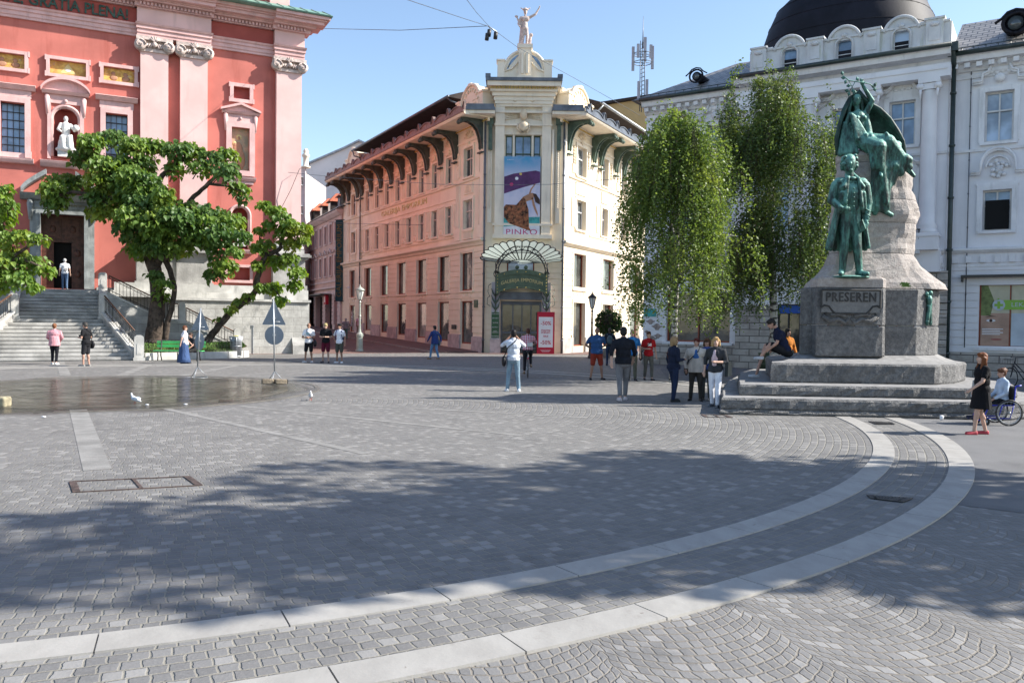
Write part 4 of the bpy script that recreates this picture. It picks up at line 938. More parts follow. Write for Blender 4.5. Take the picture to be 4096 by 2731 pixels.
# entablature
RES = [(-.25, 1.5), (5.02, 8.87), (MIR(8.87), MIR(5.02)), (MIR(1.5), MIR(-.25))]
arc_ = MB(B); fr_ = MB(B); frr = MB(B); co = MB(B); dn = MB(B)
def ent(s0, s1, k, red):
    arc_.box(s0, s1, -.3, .12+k, 17.452, 17.6); arc_.box(s0, s1, -.3, .17+k, 17.6, 17.82); arc_.box(s0-.04*(k > 0), s1+.04*(k > 0), -.3, .24+k, 17.82, 18.0); arc_.prof([(-.3, 18.0), (.3+k, 18.0), (.36+k, 18.1), (-.3, 18.12)], s0-.08*(k > 0), s1+.08*(k > 0))
    (frr if red else fr_).cut().box(s0+.003, s1-.003, -.3, .1+k, 18.12, 18.98)
    for z0_, z1_, e_, x_ in ((18.98, 19.22, .3, .3), (19.22, 19.30, .62, .55), (19.30, 19.37, .7, .62), (19.37, 19.55, 1.0, .95), (19.55, 19.64, 1.12, 1.05), (19.64, 19.8, 1.28, 1.25)):
        co.box(s0-(x_ if s0 < 0 else .12*(k > 0)), s1+.12*(k > 0), -.3, e_+k, z0_, z1_-.003)
    n = int((s1-s0)/.19)
    for i in range(n): dn.box(s0+.19*i+.02, s0+.19*i+.13, .3+k, .44+k, 19.04, 19.2)
pr = 1.5
for a, e in RES[1:]+[(LN, LN)]:
    if a > pr: ent(pr+.001, a-.001, 0, True)
    pr = e
for a, e in RES: ent(a, e, .34, False)
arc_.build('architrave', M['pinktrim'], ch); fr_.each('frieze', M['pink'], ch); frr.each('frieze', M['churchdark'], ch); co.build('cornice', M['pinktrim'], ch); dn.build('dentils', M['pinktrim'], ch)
b_ = MB(B); b_.prof([(1.72, 19.81), (1.76, 19.87), (-.3, 20.75), (-.3, 19.81)], -1.6, LN+.6)
for i in range(39): b_.prof([(1.75, 19.87), (1.75, 19.91), (-.3, 20.8), (-.3, 20.74)], -1.5+i*.68, -1.46+i*.68)
b_.build('cornice_roof', M['copper'], ch)
b_ = MB(B); b_.box(.6, LN-.6, -8, -.9, 20.3, 27); b_.build('upper_storey', M['church'], ch)
b_ = MB(B)
for a, e in ((.0+.55, 1.5), (5.2, 8.6)): b_.box(a, e, -1, -.6, 20.4, 27); b_.box(a-.1, e+.1, -1, -.5, 20.4, 21.6); b_.cut()
b_.each('pilaster', M['pink'], ch)
text('AVE, GRATIA PLENA!', .80, pm('dark_green_letters', (.035, .085, .065), .6, .3, 6, .3, 20), ch, CH.tx(12.42, .12, 18.50), .05, sx=.85, space=1.0, bold=.012)
# stone base of the front
MB(B).box(-.25, 10.85, -.3, .45, 0, 3.6).build('base_wall', M['stone'], ch); MB(B).box(14.15, LN, -.3, .45, 0, 3.6).build('base_wall', M['stone'], ch)
pod = blockmat('podium_blocks', CH.ang, (.44, .43, .40), (.52, .51, .48), (.3, .29, .27), .95, .42, .012, tint=(.25, .25, .23), tamt=.6)
M['podium'] = pod
pd_ = thing('stone_podium', 'pale weathered block stone podium along the church front, behind the leaning tree', 'podium', tuple(B(4, 2, 0)))
b_ = MB(B); b_.box(-.25, 7.3, .46, 2.0, -.2, 2.98); b_.build('wall', pod, pd_)
b_ = MB(B); b_.box(-.32, 7.35, .46, 2.12, 2.983, 3.12); b_.build('coping', M['stonelight'], pd_)
b_ = MB(B); b_.box(-.22, 10.2, .46, 1.3, 3.12, 3.45); b_.box(-.15, 10.0, .46, 1.0, 3.45, 3.9); b_.box(-.3, 1.8, .46, 1.5, 2.8, 3.7); b_.build('step', M['stonelight'], pd_)
b_ = MB(B); b_.prof([(2.0, .0), (2.35, 0), (2.3, .5), (2.0, .95)], -.2, .75); b_.build('buttress', M['stone'], pd_)
# windows
def frame_rect(parent, s0, s1, z0, z1, w, pr, mat, name='surround', ears=.0):
    b = MB(B); b.box(s0-w, s0-.002, -.02, pr, z0-w, z1+w); b.box(s1+.002, s1+w, -.02, pr, z0-w, z1+w); b.box(s0-.002, s1+.002, -.02, pr-.003, z1+.002, z1+w); b.box(s0-.002, s1+.002, -.02, pr-.003, z0-w, z0-.002)
    b.box(s0-.06, s0-.004, -.2, pr-.04, z0-.06, z1+.06); b.box(s1+.004, s1+.06, -.2, pr-.04, z0-.06, z1+.06)
    if ears:
        for sx in (s0-w-ears, s1+w-.02):
            for z in (z0-w-.02, z1+w-.26): b.box(sx, sx+ears+.02, -.02, pr+.01, z, z+.28)
    return b.build(name, mat, parent)
for s0, s1 in ((9.32, 10.4), (14.2, 15.28)):
    w = window(ch, CH, s0, s1, 10.5, 13.1, 0, .3, 'iron', 'glassb', (.25, .5, .75), (.17, .33, .5, .67, .83), .03)
    frame_rect(w, s0, s1, 10.5, 13.1, .26, .16, M['pinktrim'])
    b = MB(B); b.box(s0-.3, s1+.3, 0, .1, 13.36, 13.75); b.prof([(0, 13.75), (.2, 13.76), (.32, 13.9), (.4, 13.98), (0, 14.1)], s0-.5, s1+.5); b.build('hood', M['pinktrim'], w); b = MB(B); b.prof([(0, 9.95), (.2, 9.98), (.3, 10.12), (.34, 10.22), (0, 10.24)], s0-.4, s1+.4)
    b.cut() if 0 else None; b.box(s0-.3, s0-.02, -.01, .3, 10.25, 10.6); b.box(s1+.02, s1+.3, -.01, .3, 10.25, 10.6)
    b.build('sill', M['pinktrim'], w)
def goldpaint(name, seed, ang):
    m, nt, b = newmat(name); tc = nt.new('ShaderNodeTexCoord').outputs['Object']
    n1 = nt.noise(tc, 2.4+seed, 6, .6); c = nt.mix(nt.sm(n1, .35, .65), (.42, .22, .05, 1), (.68, .46, .12, 1)); c = nt.mix(nt.m('MULTIPLY', nt.sm(nt.noise(tc, 5, 5), .55, .7), .8), c, (.42, .24, .20, 1))
    c = nt.mix(nt.m('MULTIPLY', nt.sm(nt.noise(tc, 3.5, 4), .6, .7), .7), c, (.45, .40, .34, 1)); nt.put(b.inputs['Base Color'], c); b.inputs['Roughness'].default_value = .7; return m
for i, (s0, s1) in enumerate(((11.35, 13.05), (8.98, 10.5), (14.2, 15.7))):
    p = frame_rect(ch, s0, s1, 14.85, 15.6, .17, .16, M['pinktrim'], 'panel_frame', .06)
    gm = goldpaint('gold_painting', i, 0); MB(B).box(s0, s1, -.25, -.12, 14.86, 15.59).build('painting', gm, p)
    if i == 0:
        MB(B).plate([(12.2-.38, 14.98), (12.2+.38, 14.98), (12.2, 15.5)], -.119, -.112).build('print', M['goldpale'], p)
        MB(B).plate(arch_pts(12.2, .13, 15.15, 12, 0, 2*pi, rz=.07)[:-1], -.111, -.105).build('print', M['white'], p)
    else:
        b = MB(B); c = (s0+s1)/2
        for q in (-.32, .28):
            b.sph((c+q, -.11, 15.3), (.11, .02, .12), 10); b.sph((c+q-.02, -.11, 15.08), (.2, .02, .14), 8)
        b.build('print', M['skinp'], p)
        
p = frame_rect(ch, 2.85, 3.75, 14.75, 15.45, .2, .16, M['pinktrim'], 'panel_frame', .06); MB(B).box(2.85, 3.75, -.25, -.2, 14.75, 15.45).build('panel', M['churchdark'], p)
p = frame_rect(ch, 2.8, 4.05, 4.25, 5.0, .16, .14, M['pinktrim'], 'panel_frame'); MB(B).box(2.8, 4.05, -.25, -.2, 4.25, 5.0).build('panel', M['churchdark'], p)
# pedimented painting
def mural():
    m, nt, b = newmat('wall_painting'); tc = nt.new('ShaderNodeTexCoord').outputs['Object']; n1 = nt.noise(tc, 1.6, 6, .65)
    c = nt.mix(nt.sm(n1, .4, .62), (.30, .28, .19, 1), (.52, .34, .22, 1)); nt.put(b.inputs['Base Color'], c); b.inputs['Roughness'].default_value = .7; return m
p = frame_rect(ch, 2.85, 3.85, 10.62, 13.1, .3, .18, M['pinktrim'], 'mural_frame'); MB(B).box(2.85, 3.85, -.25, -.2, 10.62, 13.1).build('painting', mural(), p)
b = MB(B); b.sph((3.4, -.19, 12.6), (.16, .02, .17), 12); b.sph((3.62, -.19, 12.2), (.13, .02, .14), 12); b.build('print', M['goldpale'], p)
b = MB(B); b.sph((3.4, -.18, 12.55), (.09, .02, .11), 12); b.sph((3.62, -.18, 12.17), (.08, .02, .1), 10); b.sph((3.45, -.185, 11.9), (.26, .02, .42), 12); b.sph((3.3, -.184, 11.3), (.25, .02, .6), 12); b.build('print', M['skinp'], p)
b = MB(B); b.box(2.5, 4.2, 0, .1, 13.4, 13.85); b.prof([(0, 13.85), (.2, 13.86), (.3, 13.98), (0, 14.02)], 2.3, 4.4)
for sg in (-1, 1): b.ext([(3.35, 14.38), (3.35, 14.52), (3.35+sg*1.12, 14.12), (3.35+sg*1.12, 14.0)], lambda q: (q[0], 0, q[1]), lambda q: (q[0], .34, q[1]))
b.plate([(2.4, 14.02), (4.3, 14.02), (3.35, 14.4)], 0, .12)
for s in (2.52, 4.18): b.cap((s, .12, 13.75), (s, .1, 12.9), .13, .06, 8)
b.sph((3.35, .12, 13.62), .09, 8); b.build('hood', M['pinktrim'], p); b = MB(B); b.prof([(0, 10.0), (.2, 10.02), (.3, 10.14), (.34, 10.24), (0, 10.28)], 2.5, 4.2); b.box(2.62, 4.08, 0, .14, 9.85, 10.0)
b.build('sill', M['pinktrim'], p)
# niches
def niche(c, w, z0, z1, parent, hood=True):
    r = w/2; zc = z1-r
    b = MB(B); n = 10
    col = [(c-r, zc)]+[(x, z) for x, z in reversed(arch_pts(c, r, zc, 12))]
    # spandrels closing the square opening to an arch
    for sg in (-1, 1):
        pts = [(c+sg*r, zc), (c+sg*r, z1+.03)]+[(c, z1+.03)]+[(c+sg*r*cos(t), zc+r*sin(t)) for t in [pi/2*(1-k/8) for k in range(9)]][:-1]
        b.plate(pts, -.12, -.003)
    b.build('niche_arch', M['pinktrim' if hood else 'church'], parent)
    b = MB(B); k = 10; vs = []
    for j in range(k+1):
        a = pi*j/k; vs += [(c+r*cos(a), -.08-.55*sin(a), z0), (c+r*cos(a), -.08-.55*sin(a), z1)]
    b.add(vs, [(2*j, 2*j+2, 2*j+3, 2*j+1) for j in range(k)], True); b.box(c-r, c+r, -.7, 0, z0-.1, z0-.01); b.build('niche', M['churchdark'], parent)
    b = MB(B); a = arch_pts(c, r+.1, zc, 16)
    b.tube([(c+r+.1, .06, z0)]+[(x, .06, z) for x, z in a]+[(c-r-.1, .06, z0)], .085, 6); b.tube([(c+r+.02, .0, z0)]+[(x, .0, z) for x, z in arch_pts(c, r+.02, zc, 16)]+[(c-r-.02, .0, z0)], .05, 6)
    return b.build('surround', M['pinktrim'], parent)
nn_ = niche(12.31, 1.18, 10.5, 13.1, ch)
b = MB(B); b.box(11.45, 11.62, 0, .14, 10.35, 13.5); b.box(13.0, 13.17, 0, .14, 10.35, 13.5); b.box(11.45, 13.17, 0, .1, 13.3, 13.75)
b.prof([(0, 13.75), (.25, 13.77), (.38, 13.92), (0, 13.96)], 11.2, 13.42)
aa = arch_pts(12.31, 1.25, 13.55, 16, a0=radians(22), a1=radians(158), rz=.98)
for (x0, z0), (x1, z1) in zip(aa[:-1], aa[1:]): b.ext([(x0, z0), (x1, z1), (x1, z1+.14), (x0, z0+.14)], lambda q: (q[0], 0, q[1]), lambda q: (q[0], .4, q[1]))
b.plate([(11.3, 13.96)]+[(x, z) for x, z in reversed(aa)]+[(13.32, 13.96)], 0, .1)
for s in (11.45, 13.17): b.cap((s, .14, 13.6), (s, .1, 12.7), .13, .07, 8)
b.sph((12.31, .12, 13.45), .1, 8); b.build('hood', M['pinktrim'], nn_); b = MB(B); b.prof([(0, 9.9), (.2, 9.92), (.34, 10.1), (.4, 10.22), (0, 10.3)], 11.1, 13.5)
b.build('sill', M['pinktrim'], nn_)
niche(3.37, .95, 6.1, 8.5, ch); b = MB(B); b.prof([(0, 5.8), (.2, 5.82), (.28, 5.95), (.3, 6.02), (0, 6.05)], 2.6, 4.2); b.build('sill', M['pinktrim'], ch)
# portal
b = MB(B); fo = .3
b.box(10.95, 11.45, -.3, fo, 3.5, 7.5); b.box(13.48, 13.98, -.3, fo, 3.5, 7.5); b.box(10.95, 13.98, -.3, fo-.003, 7.42, 7.72); b.box(11.25, 11.44, -.2, fo+.08, 3.5, 7.5); b.box(13.49, 13.7, -.2, fo+.08, 3.5, 7.5); b.box(11.25, 13.7, -.2, fo+.077, 7.43, 7.6)
b.box(10.9, 14.05, -.1, fo+.05, 7.72, 8.1); b.prof([(0, 8.1), (.5, 8.12), (.7, 8.3), (.8, 8.42), (0, 8.46)], 10.7, 14.4)
for sg, c in ((1, 14.35), (-1, 10.7)):     # broken pediment arcs
    pts = [(c-sg*1.5*sin(t), 8.45+1.05*(1-cos(t))) for t in [pi/2*k/8 for k in range(9)]]; pts = [(c-sg*(1.15*k/8), 8.46+1.0*(k/8)**.75) for k in range(9)]
    for (x0, z0), (x1, z1) in zip(pts[:-1], pts[1:]): b.ext([(x0, z0-.02), (x1, z1-.02), (x1, z1+.24), (x0, z0+.24)], lambda q: (q[0], 0, q[1]), lambda q: (q[0], .75, q[1]))
for s in (10.98, 13.95):
    b.cap((s, fo+.14, 7.9), (s, fo+.1, 7.1), .16, .08, 8); b.sph((s, fo+.16, 8.0), .14, 8)
por = b.build('portal', M['portal'], ch)
b = MB(B); b.sph((12.45, .35, 8.95), (.42, .16, .42), 12); b.tube([(12.0, .4, 9.0), (11.75, .42, 8.8), (11.85, .4, 8.55)], .08, 6); b.tube([(12.9, .4, 9.0), (13.15, .42, 8.8), (13.05, .4, 8.55)], .08, 6)
for k in range(5): b.cap((12.25+.1*k, .38, 9.3), (12.2+.125*k, .4, 9.5), .05, .03, 6)
b.build('crest', M['marble'], por)
text('SANCTA MARIA ANNUNTIATA', .16, M['tealtext'], por, CH.tx(12.45, .36, 7.9), .004)
b = MB(B); b.box(11.46, 12.05, -.5, -.4, 3.5, 6.0); b.box(11.46, 13.47, -.5, -.42, 6.0, 7.4); b.box(12.9, 13.47, -.62, -.52, 3.5, 6.0)
for s0, s1, z0, z1 in ((11.6, 12.36, 6.2, 7.2), (12.56, 13.3, 6.2, 7.2), (11.55, 11.96, 5.0, 5.85), (11.55, 11.96, 3.8, 4.8)): b.box(s0, s1, -.43, -.37, z0, z1); b.box(s0+.1, s1-.1, -.38, -.34, z0+.1, z1-.1); b.sph(((s0+s1)/2, -.34, (z0+z1)/2), (.15, .05, .2), 10)
b.build('door', M['doorwood'], ch)
# lead strip wires on the front
b = MB(B); b.tube([(1.1, .4, 8.5), (.6, .7, 9.6), (.1, .8, 10.9), (-.05, .6, 11.0)], .015, 4); b.build('cable', M['iron'], ch)

# statues standing in the niches
def drape_figure(parent_name, label, pos, h, heading, matname, seated=False, cat='statue'):
    t = thing(parent_name, label, cat, pos)
    k = h/1.8; Rz = Matrix.Rotation(heading, 3, 'Z'); P0 = V(pos)
    T = lambda x, y, z: tuple(P0+Rz @ V((x, y, z))*k)
    b = MB(); q = lambda x, y, z: T(x, y, z)
    b.box(*(0,)*6) if False else None
    if seated:
        b.sph(q(0, 0, .35), (.38*k, .32*k, .36*k)); b.cap(q(-.12, .05, .62), q(-.16, .42, .62), .15*k, .12*k); b.cap(q(.12, .05, .62), q(.14, .45, .6), .15*k, .12*k)
        b.cap(q(-.16, .42, .6), q(-.18, .46, .12), .13*k, .1*k); b.cap(q(.14, .45, .58), q(.1, .42, .1), .13*k, .11*k); b.cap(q(0, 0, .7), q(0, 0, 1.25), .2*k, .2*k); b.sph(q(0, .02, 1.58), (.11*k, .12*k, .15*k)); b.cap(q(0, 0, 1.35), q(0, 0, 1.5), .08*k, .07*k)
        b.cap(q(-.22, 0, 1.3), q(-.38, .16, 1.0), .09*k, .07*k); b.cap(q(-.38, .16, 1.0), q(-.42, .38, 1.05), .07*k, .05*k); b.cap(q(.22, 0, 1.3), q(.34, .1, 1.02), .09*k, .07*k); b.cap(q(.34, .1, 1.02), q(.2, .3, .9), .07*k, .05*k)
        b.sph(q(-.44, .3, 1.12), .17*k)
        for j in range(7): b.cap(q(-.25+.08*j, .3, .75-.03*j), q(-.3+.1*j, .36, .05), .05*k, .07*k)
        b.sph(q(0, .1, .05), (.5*k, .45*k, .16*k))
    else:
        b.cap(q(-.08, 0, .1), q(-.1, 0, .9), .13*k, .14*k); b.cap(q(.1, .06, .1), q(.1, 0, .9), .13*k, .14*k); b.cap(q(0, 0, .95), q(0, 0, 1.35), .17*k, .19*k); b.cap(q(0, 0, 1.4), q(0, .02, 1.52), .08*k, .07*k); b.sph(q(0, .03, 1.65), (.1*k, .11*k, .13*k)); b.sph(q(0, -.03, 1.66), (.13*k, .12*k, .15*k))
        b.cap(q(-.2, 0, 1.38), q(-.26, .05, 1.1), .08*k, .07*k); b.cap(q(-.26, .05, 1.1), q(-.05, .2, 1.2), .06*k, .04*k); b.cap(q(.2, 0, 1.38), q(.26, .05, 1.1), .08*k, .07*k); b.cap(q(.26, .05, 1.1), q(.05, .2, 1.22), .06*k, .04*k)
        for j in range(7): b.cap(q(-.16+.05*j, .1, 1.1-.02*j), q(-.2+.066*j, .12, .05), .04*k, .055*k)
    o = b.build('figure', M[matname], t); melt(o, .03, 2)
    MB().slab([T(-.35, -.28, 0)[:2], T(.35, -.28, 0)[:2], T(.35, .35, 0)[:2], T(-.35, .35, 0)[:2]], P0.z-.35 if seated else P0.z-.12, P0.z+.02).build('plinth', M['marble'], t)
    return t
hd = atan2(CH.n.y, CH.n.x)-pi/2
drape_figure('niche_statue', 'white marble seated figure holding a gilded globe in the arched niche above the church portal', tuple(B(12.31, -.12, 10.85)), 1.95, hd, 'marble', True)
drape_figure('niche_statue', 'small pale statue of a veiled praying figure in the lower arched niche behind the tree', tuple(B(3.37, -.2, 6.35)), 1.75, hd, 'marble')

# ---------------------------------------------------------------- stairs, cheeks, railings
st = thing('church_stairs', 'wide grey stone stairs flaring down from the church door to the square', 'stairs', tuple(B(12.5, 5, 0)))
RIS = 20
for i in range(RIS):
    z1 = 3.42-i*.171; d0 = 1.5 if i else 0; da = 1.5+i*.325; dd = da+.0
    # step tread runs from wall to its own nosing
    def rt(d): return 10.72 if d < 4.5 else 10.72-(d-4.5)*.42
    def lt(d): return 14.3 if d < 4.5 else 14.3+(d-4.5)*.55
    b = MB(B); nose = 1.5+i*.325+.36
    b.slab([(rt(nose), .44), (lt(nose), .44), (lt(nose), nose), (rt(nose), nose)], z1-.13, z1) if i == 0 else b.slab([(rt(nose), nose-.75), (lt(nose), nose-.75), (lt(nose), nose), (rt(nose), nose)], z1-.125, z1)
    b.slab([(rt(nose), nose-.7), (lt(nose), nose-.7), (lt(nose), nose-.05), (rt(nose), nose-.05)], z1-.172, z1-.12)
    o = b.build('step', M['stone'], st)
MB(B).slab([(10.7, .4), (14.3, .4), (14.3, 1.9), (10.7, 1.9)], 0, 3.28).build('landing', M['stone'], st)
b_ = MB(B); b_.ext([(1.5, 3.1), (8.0, 0), (1.5, 0)], lambda q: (10.8, q[0], q[1]), lambda q: (14.2, q[0], q[1])); b_.build('core', M['stone'], st)
def path_box(b, pts, w, h0, h1):
    "wall following pts (s, d, z) of width w from z+h0 to z+h1 (None: down to the ground)"
    for p, q in zip(pts[:-1], pts[1:]):
        e = V((q[0]-p[0], q[1]-p[1])).normalized(); n = V((-e.y, e.x))*w/2
        A = [(p[0]-n.x, p[1]-n.y), (p[0]+n.x, p[1]+n.y), (q[0]+n.x, q[1]+n.y), (q[0]-n.x, q[1]-n.y)]; zz = [p[2], p[2], q[2], q[2]]
        lo = [(a[0], a[1], 0 if h0 is None else z+h0) for a, z in zip(A, zz)]; hi = [(a[0], a[1], z+h1) for a, z in zip(A, zz)]
        b.add(lo+hi, [(3, 2, 1, 0), (4, 5, 6, 7)]+[(i, (i+1) % 4, 4+(i+1) % 4, 4+i) for i in range(4)])
def post(s, d, z0, z1, w=.42, parent=None, lab=None):
    p = MB(B); p.box(s-w/2, s+w/2, d-w/2, d+w/2, z0, z1-.2); p.ext([(-w/2, z1-.2), (-w/2*.93, z1-.07), (-w/4, z1), (w/4, z1), (w/2*.93, z1-.07), (w/2, z1-.2)], lambda q: (s+q[0], d-w/2, q[1]), lambda q: (s+q[0], d+w/2, q[1]))
    p.box(s-w/2-.04, s+w/2+.04, d-w/2-.04, d+w/2+.04, z0, z0+.14)
    p.plate([(s-.1, z0+.3), (s+.1, z0+.3), (s+.1, z1-.4), (s+.05, z1-.33), (s-.05, z1-.33), (s-.1, z1-.4)], d+w/2, d+w/2+.02)
    return p.build('post', M['stonelight'], parent)
def railing(pts, label, h=.85, off=.12, group=None, step=.16):
    t = thing('stair_railing', label, 'railing', tuple(B(*pts[0])), group)
    b = MB(B); r = MB(B)
    for p, q in zip(pts[:-1], pts[1:]):
        P, Q = V(p), V(q); n = max(2, int((Q-P).xy.length/step)); 
        r.tube([tuple(P+V((0, 0, h))), tuple(Q+V((0, 0, h)))], .035, 6)
        b.tube([tuple(P+V((0, 0, off))), tuple(Q+V((0, 0, off)))], .016, 4); b.tube([tuple(P+V((0, 0, h-.14))), tuple(Q+V((0, 0, h-.14)))], .014, 4)
        for i in range(n+1):
            m_ = P.lerp(Q, i/n); b.tube([(m_.x, m_.y, m_.z+.02), (m_.x, m_.y, m_.z+h)], .011 if i % 6 else .02, 4)
            if i < n:
                k = P.lerp(Q, (i+.5)/n); b.tube([(k.x+.05*cos(a), k.y, k.z+h-.07+.05*sin(a)) for a in [2*pi*j/6 for j in range(7)]], .008, 3)
    b.build('balusters', M['iron'], t); r.build('handrail', M['handrail'], t); return t
cheekR = [(10.55, 1.6, 3.3), (10.55, 4.5, 2.0), (9.25, 7.9, .18)]; cheekL = [(14.45, 1.6, 3.3), (14.45, 4.5, 2.0), (16.2, 7.9, .18)]
b_ = MB(B); path_box(b_, cheekR, .3, None, .22); b_.cut(); path_box(b_, cheekL, .3, None, .22); b_.each('cheek_wall', M['stone'], st)
b_ = MB(B); path_box(b_, [(p[0], p[1], p[2]+.22) for p in cheekR], .4, .002, .1); b_.cut(); path_box(b_, [(p[0], p[1], p[2]+.22) for p in cheekL], .4, .002, .1); b_.each('coping', M['stonelight'], st)
for s, d, z0, z1 in ((10.57, 1.7, 3.2, 4.35), (10.57, 4.5, 1.9, 3.2), (9.12, 8.1, 0, 1.18), (14.4, 1.7, 3.2, 4.35), (14.4, 4.5, 1.85, 3.1), (16.35, 8.1, 0, 1.18)): post(s, d, z0, z1, parent=st)
rr_ = [(10.55, 4.62, 2.25), (9.3, 7.85, .55)]; railing(rr_, 'black iron railing along the right edge of the lower church stairs, ending at a post')
railing([(14.45, 4.62, 2.2), (16.2, 7.85, .5)], 'black iron railing on the left edge of the church stairs, at the left frame edge')
# side stair along the podium
ss = thing('side_stairs', 'narrow side stairs with stone cheek wall descending along the podium behind the big trunk', 'stairs', tuple(B(7, 2.8, 0)))
b_ = MB(B)
for i in range(9): b_.cut().box(7.65+(i)*.31, 7.65+(i+1)*.31-.003, 2.02, 3.15, 0, 1.75+i*.165)
for i in range(8): b_.cut().box(4.2+i*.33, 4.2+(i+1)*.33-.003, 2.02, 3.15, 0, .17+i*.19)
b_.cut().box(6.84, 7.64, 2.02, 3.15, 0, 1.72); b_.each('step', M['stone'], ss)
b_ = MB(B); path_box(b_, [(10.4, 3.3, 3.1), (7.65, 3.3, 1.72), (6.8, 3.3, 1.72), (4.1, 3.3, .3)], .24, None, .12); b_.build('cheek_wall', M['podium'], ss)
b_ = MB(B); path_box(b_, [(10.4, 3.3, 3.22), (7.65, 3.3, 1.84), (6.8, 3.3, 1.84), (4.1, 3.3, .42)], .32, .002, .1); b_.build('coping', M['stonelight'], ss)
post(6.81, 3.3, 1.7, 2.8, .34, ss); post(4.0, 3.3, 0, 1.45, .34, ss)
railing([(10.3, 3.3, 3.28), (7.65, 3.3, 1.95)], 'black iron railing sloping down from the church door between the portal and the big trunk', .85)
railing([(7.5, 3.3, 1.95), (7.0, 3.3, 1.95)], 'short level iron railing between the big trunk and the stone pillar post', .8)
railing([(6.6, 3.3, 1.75), (4.15, 3.3, .5)], 'iron railing with brown handrail sloping down behind the small leaning tree', .8)
# planted bed: low edging wall, grass mound, hoop fence
bed = thing('planting_bed', 'low stone kerbed bed of rough grass around the two trees beside the church stairs', 'bed', tuple(B(7, 5.5, 0)))
BP = [(8.9, 7.9), (8.6, 7.75), (7.4, 7.35), (6.2, 7.0), (5.0, 6.6), (4.2, 6.0), (3.8, 5.2), (3.7, 3.5), (9.3, 3.5), (9.3, 6.8)]
b_ = MB(B); path_box(b_, [(p[0], p[1], .0) for p in BP[:8]], .3, None, .34); b_.build('kerb', M['stonelight'], bed)
def mound(s, d):
    e = min(1, max(0, (7.6-d-(8.9-s)*.25)/1.2)); return .3+.35*e+.12*noise.noise(V((s, d, 0))*.9)
b_ = MB(B); N_ = 14
for i in range(N_):
    for j in range(N_):
        qd = []
        for u, v in ((i, j), (i+1, j), (i+1, j+1), (i, j+1)):
            s = 3.8+5.3*u/N_; dm = 7.65-(8.9-s)*.27 if s > 4.6 else 6.3-(4.6-s)*1.1; d = 3.4+(dm-3.4)*v/N_; qd.append((s, d, mound(s, d)))
        b_.add(qd, [(0, 1, 2, 3)])
M['soil'] = pm('soil', (.10, .09, .04), .95, .2, 3, .8, 12); b_.build('soil', M['soil'], bed, recalc=False)
b_ = MB(B)
for i in range(9000):
    s = R.uniform(3.9, 9.0); dm = 7.6-(8.9-s)*.27 if s > 4.6 else 6.2-(4.6-s)*1.1; d = R.uniform(3.6, dm); z = mound(s, d)-.02; h = R.uniform(.05, .16); a = R.uniform(0, 6.3); dx, dy = .03*cos(a), .03*sin(a)
    b_.add([(s-dx, d-dy, z), (s+dx, d+dy, z), (s+dx*.2+R.uniform(-.05, .05), d+R.uniform(-.05, .05), z+h)], [(0, 1, 2)])
tag(b_.build('grass', M['grassm'], bed, recalc=False), kind='stuff')
hf = thing('hoop_fence', 'low black hooped iron fence along the planted bed behind the green bench', 'fence', tuple(B(7, 7.4, 0)))
b_ = MB(B); L_ = [(8.85, 7.82), (7.4, 7.3), (6.2, 6.95), (5.0, 6.55), (4.25, 5.95)]
for p, q in zip(L_[:-1], L_[1:]):
    n = int((V(q)-V(p)).length/.17)
    b_.tube([(p[0], p[1], .95), (q[0], q[1], .95)], .012, 4); b_.tube([(p[0], p[1], .42), (q[0], q[1], .42)], .012, 4)
    for i in range(n):
        a = V(p).lerp(V(q), i/n); e = V(p).lerp(V(q), (i+1)/n); m_ = (a+e)/2
        b_.tube([(a.x, a.y, .34), (a.x, a.y, .78), (m_.x, m_.y, .93), (e.x, e.y, .78)], .01, 3)
        b_.tube([(m_.x, m_.y, .42), (m_.x, m_.y, .7)], .009, 3)
b_.build('hoops', M['iron'], hf)
# ================================================================ BANK BUILDING (right)
bk = thing('bank_building', 'white neo-baroque palace with black dome and columns, shaded, behind the monument', 'building', (6.97, 41, 0))
B = BK.pt
core('body', [B(-.3, -.5, 0), B(30, -.5, 0), B(30, -13, 0), B(6, -13, 0), B(-.3, -5, 0)], 0, 13.2, M['bankwhite'], bk)
opsL = [(.72, 3.9, 1.15, 3.6), (.85, 1.75, 5.8, 7.8), (2.6, 3.5, 5.8, 7.8), (.85, 1.75, 9.4, 11.4), (2.6, 3.5, 9.4, 11.4)]
opsC = [(6.14, 7.5, .1, 2.95), (8.3, 9.5, 1.0, 3.2), (10.4, 11.8, 1.0, 3.2)]+[(c-.5, c+.5, z0, z1) for c in (6.1, 8.85, 11.15) for z0, z1 in ((9.55, 11.4), (6.2, 8.4))]
RW = [14.63, 17.2, 19.8, 22.4]
opsR = [(14.1, 17.2, 1.24, 3.78), (18, 21, 1.24, 3.78)]+[(c-.5, c+.5, z0, z1) for c in RW for z0, z1 in ((9.42, 11.4), (5.9, 7.5))]
wall('wall', BK, -.5, 4.3, 0, 12.5, opsL, M['bankwhite'], bk, rustic=(1.1, 5.0, .3, .05, .035))
wall('wall', BK, 4.3, 12.85, 0, 12.72, opsC, M['bankwhite'], bk, d=.3, rustic=(.3, 4.4, .3, .05, .035))
wall('wall', BK, 12.85, 30, 0, 12.5, opsR, M['bankwhite'], bk, rustic=(1.0, 4.9, .3, .05, .035))
bank_stone = blockmat('stained_base_blocks', BK.ang, (.40, .36, .32), (.52, .48, .44), (.1, .09, .08), .9, .3, .02, tint=(.16, .13, .11), tamt=.7)
b_ = MB(B)
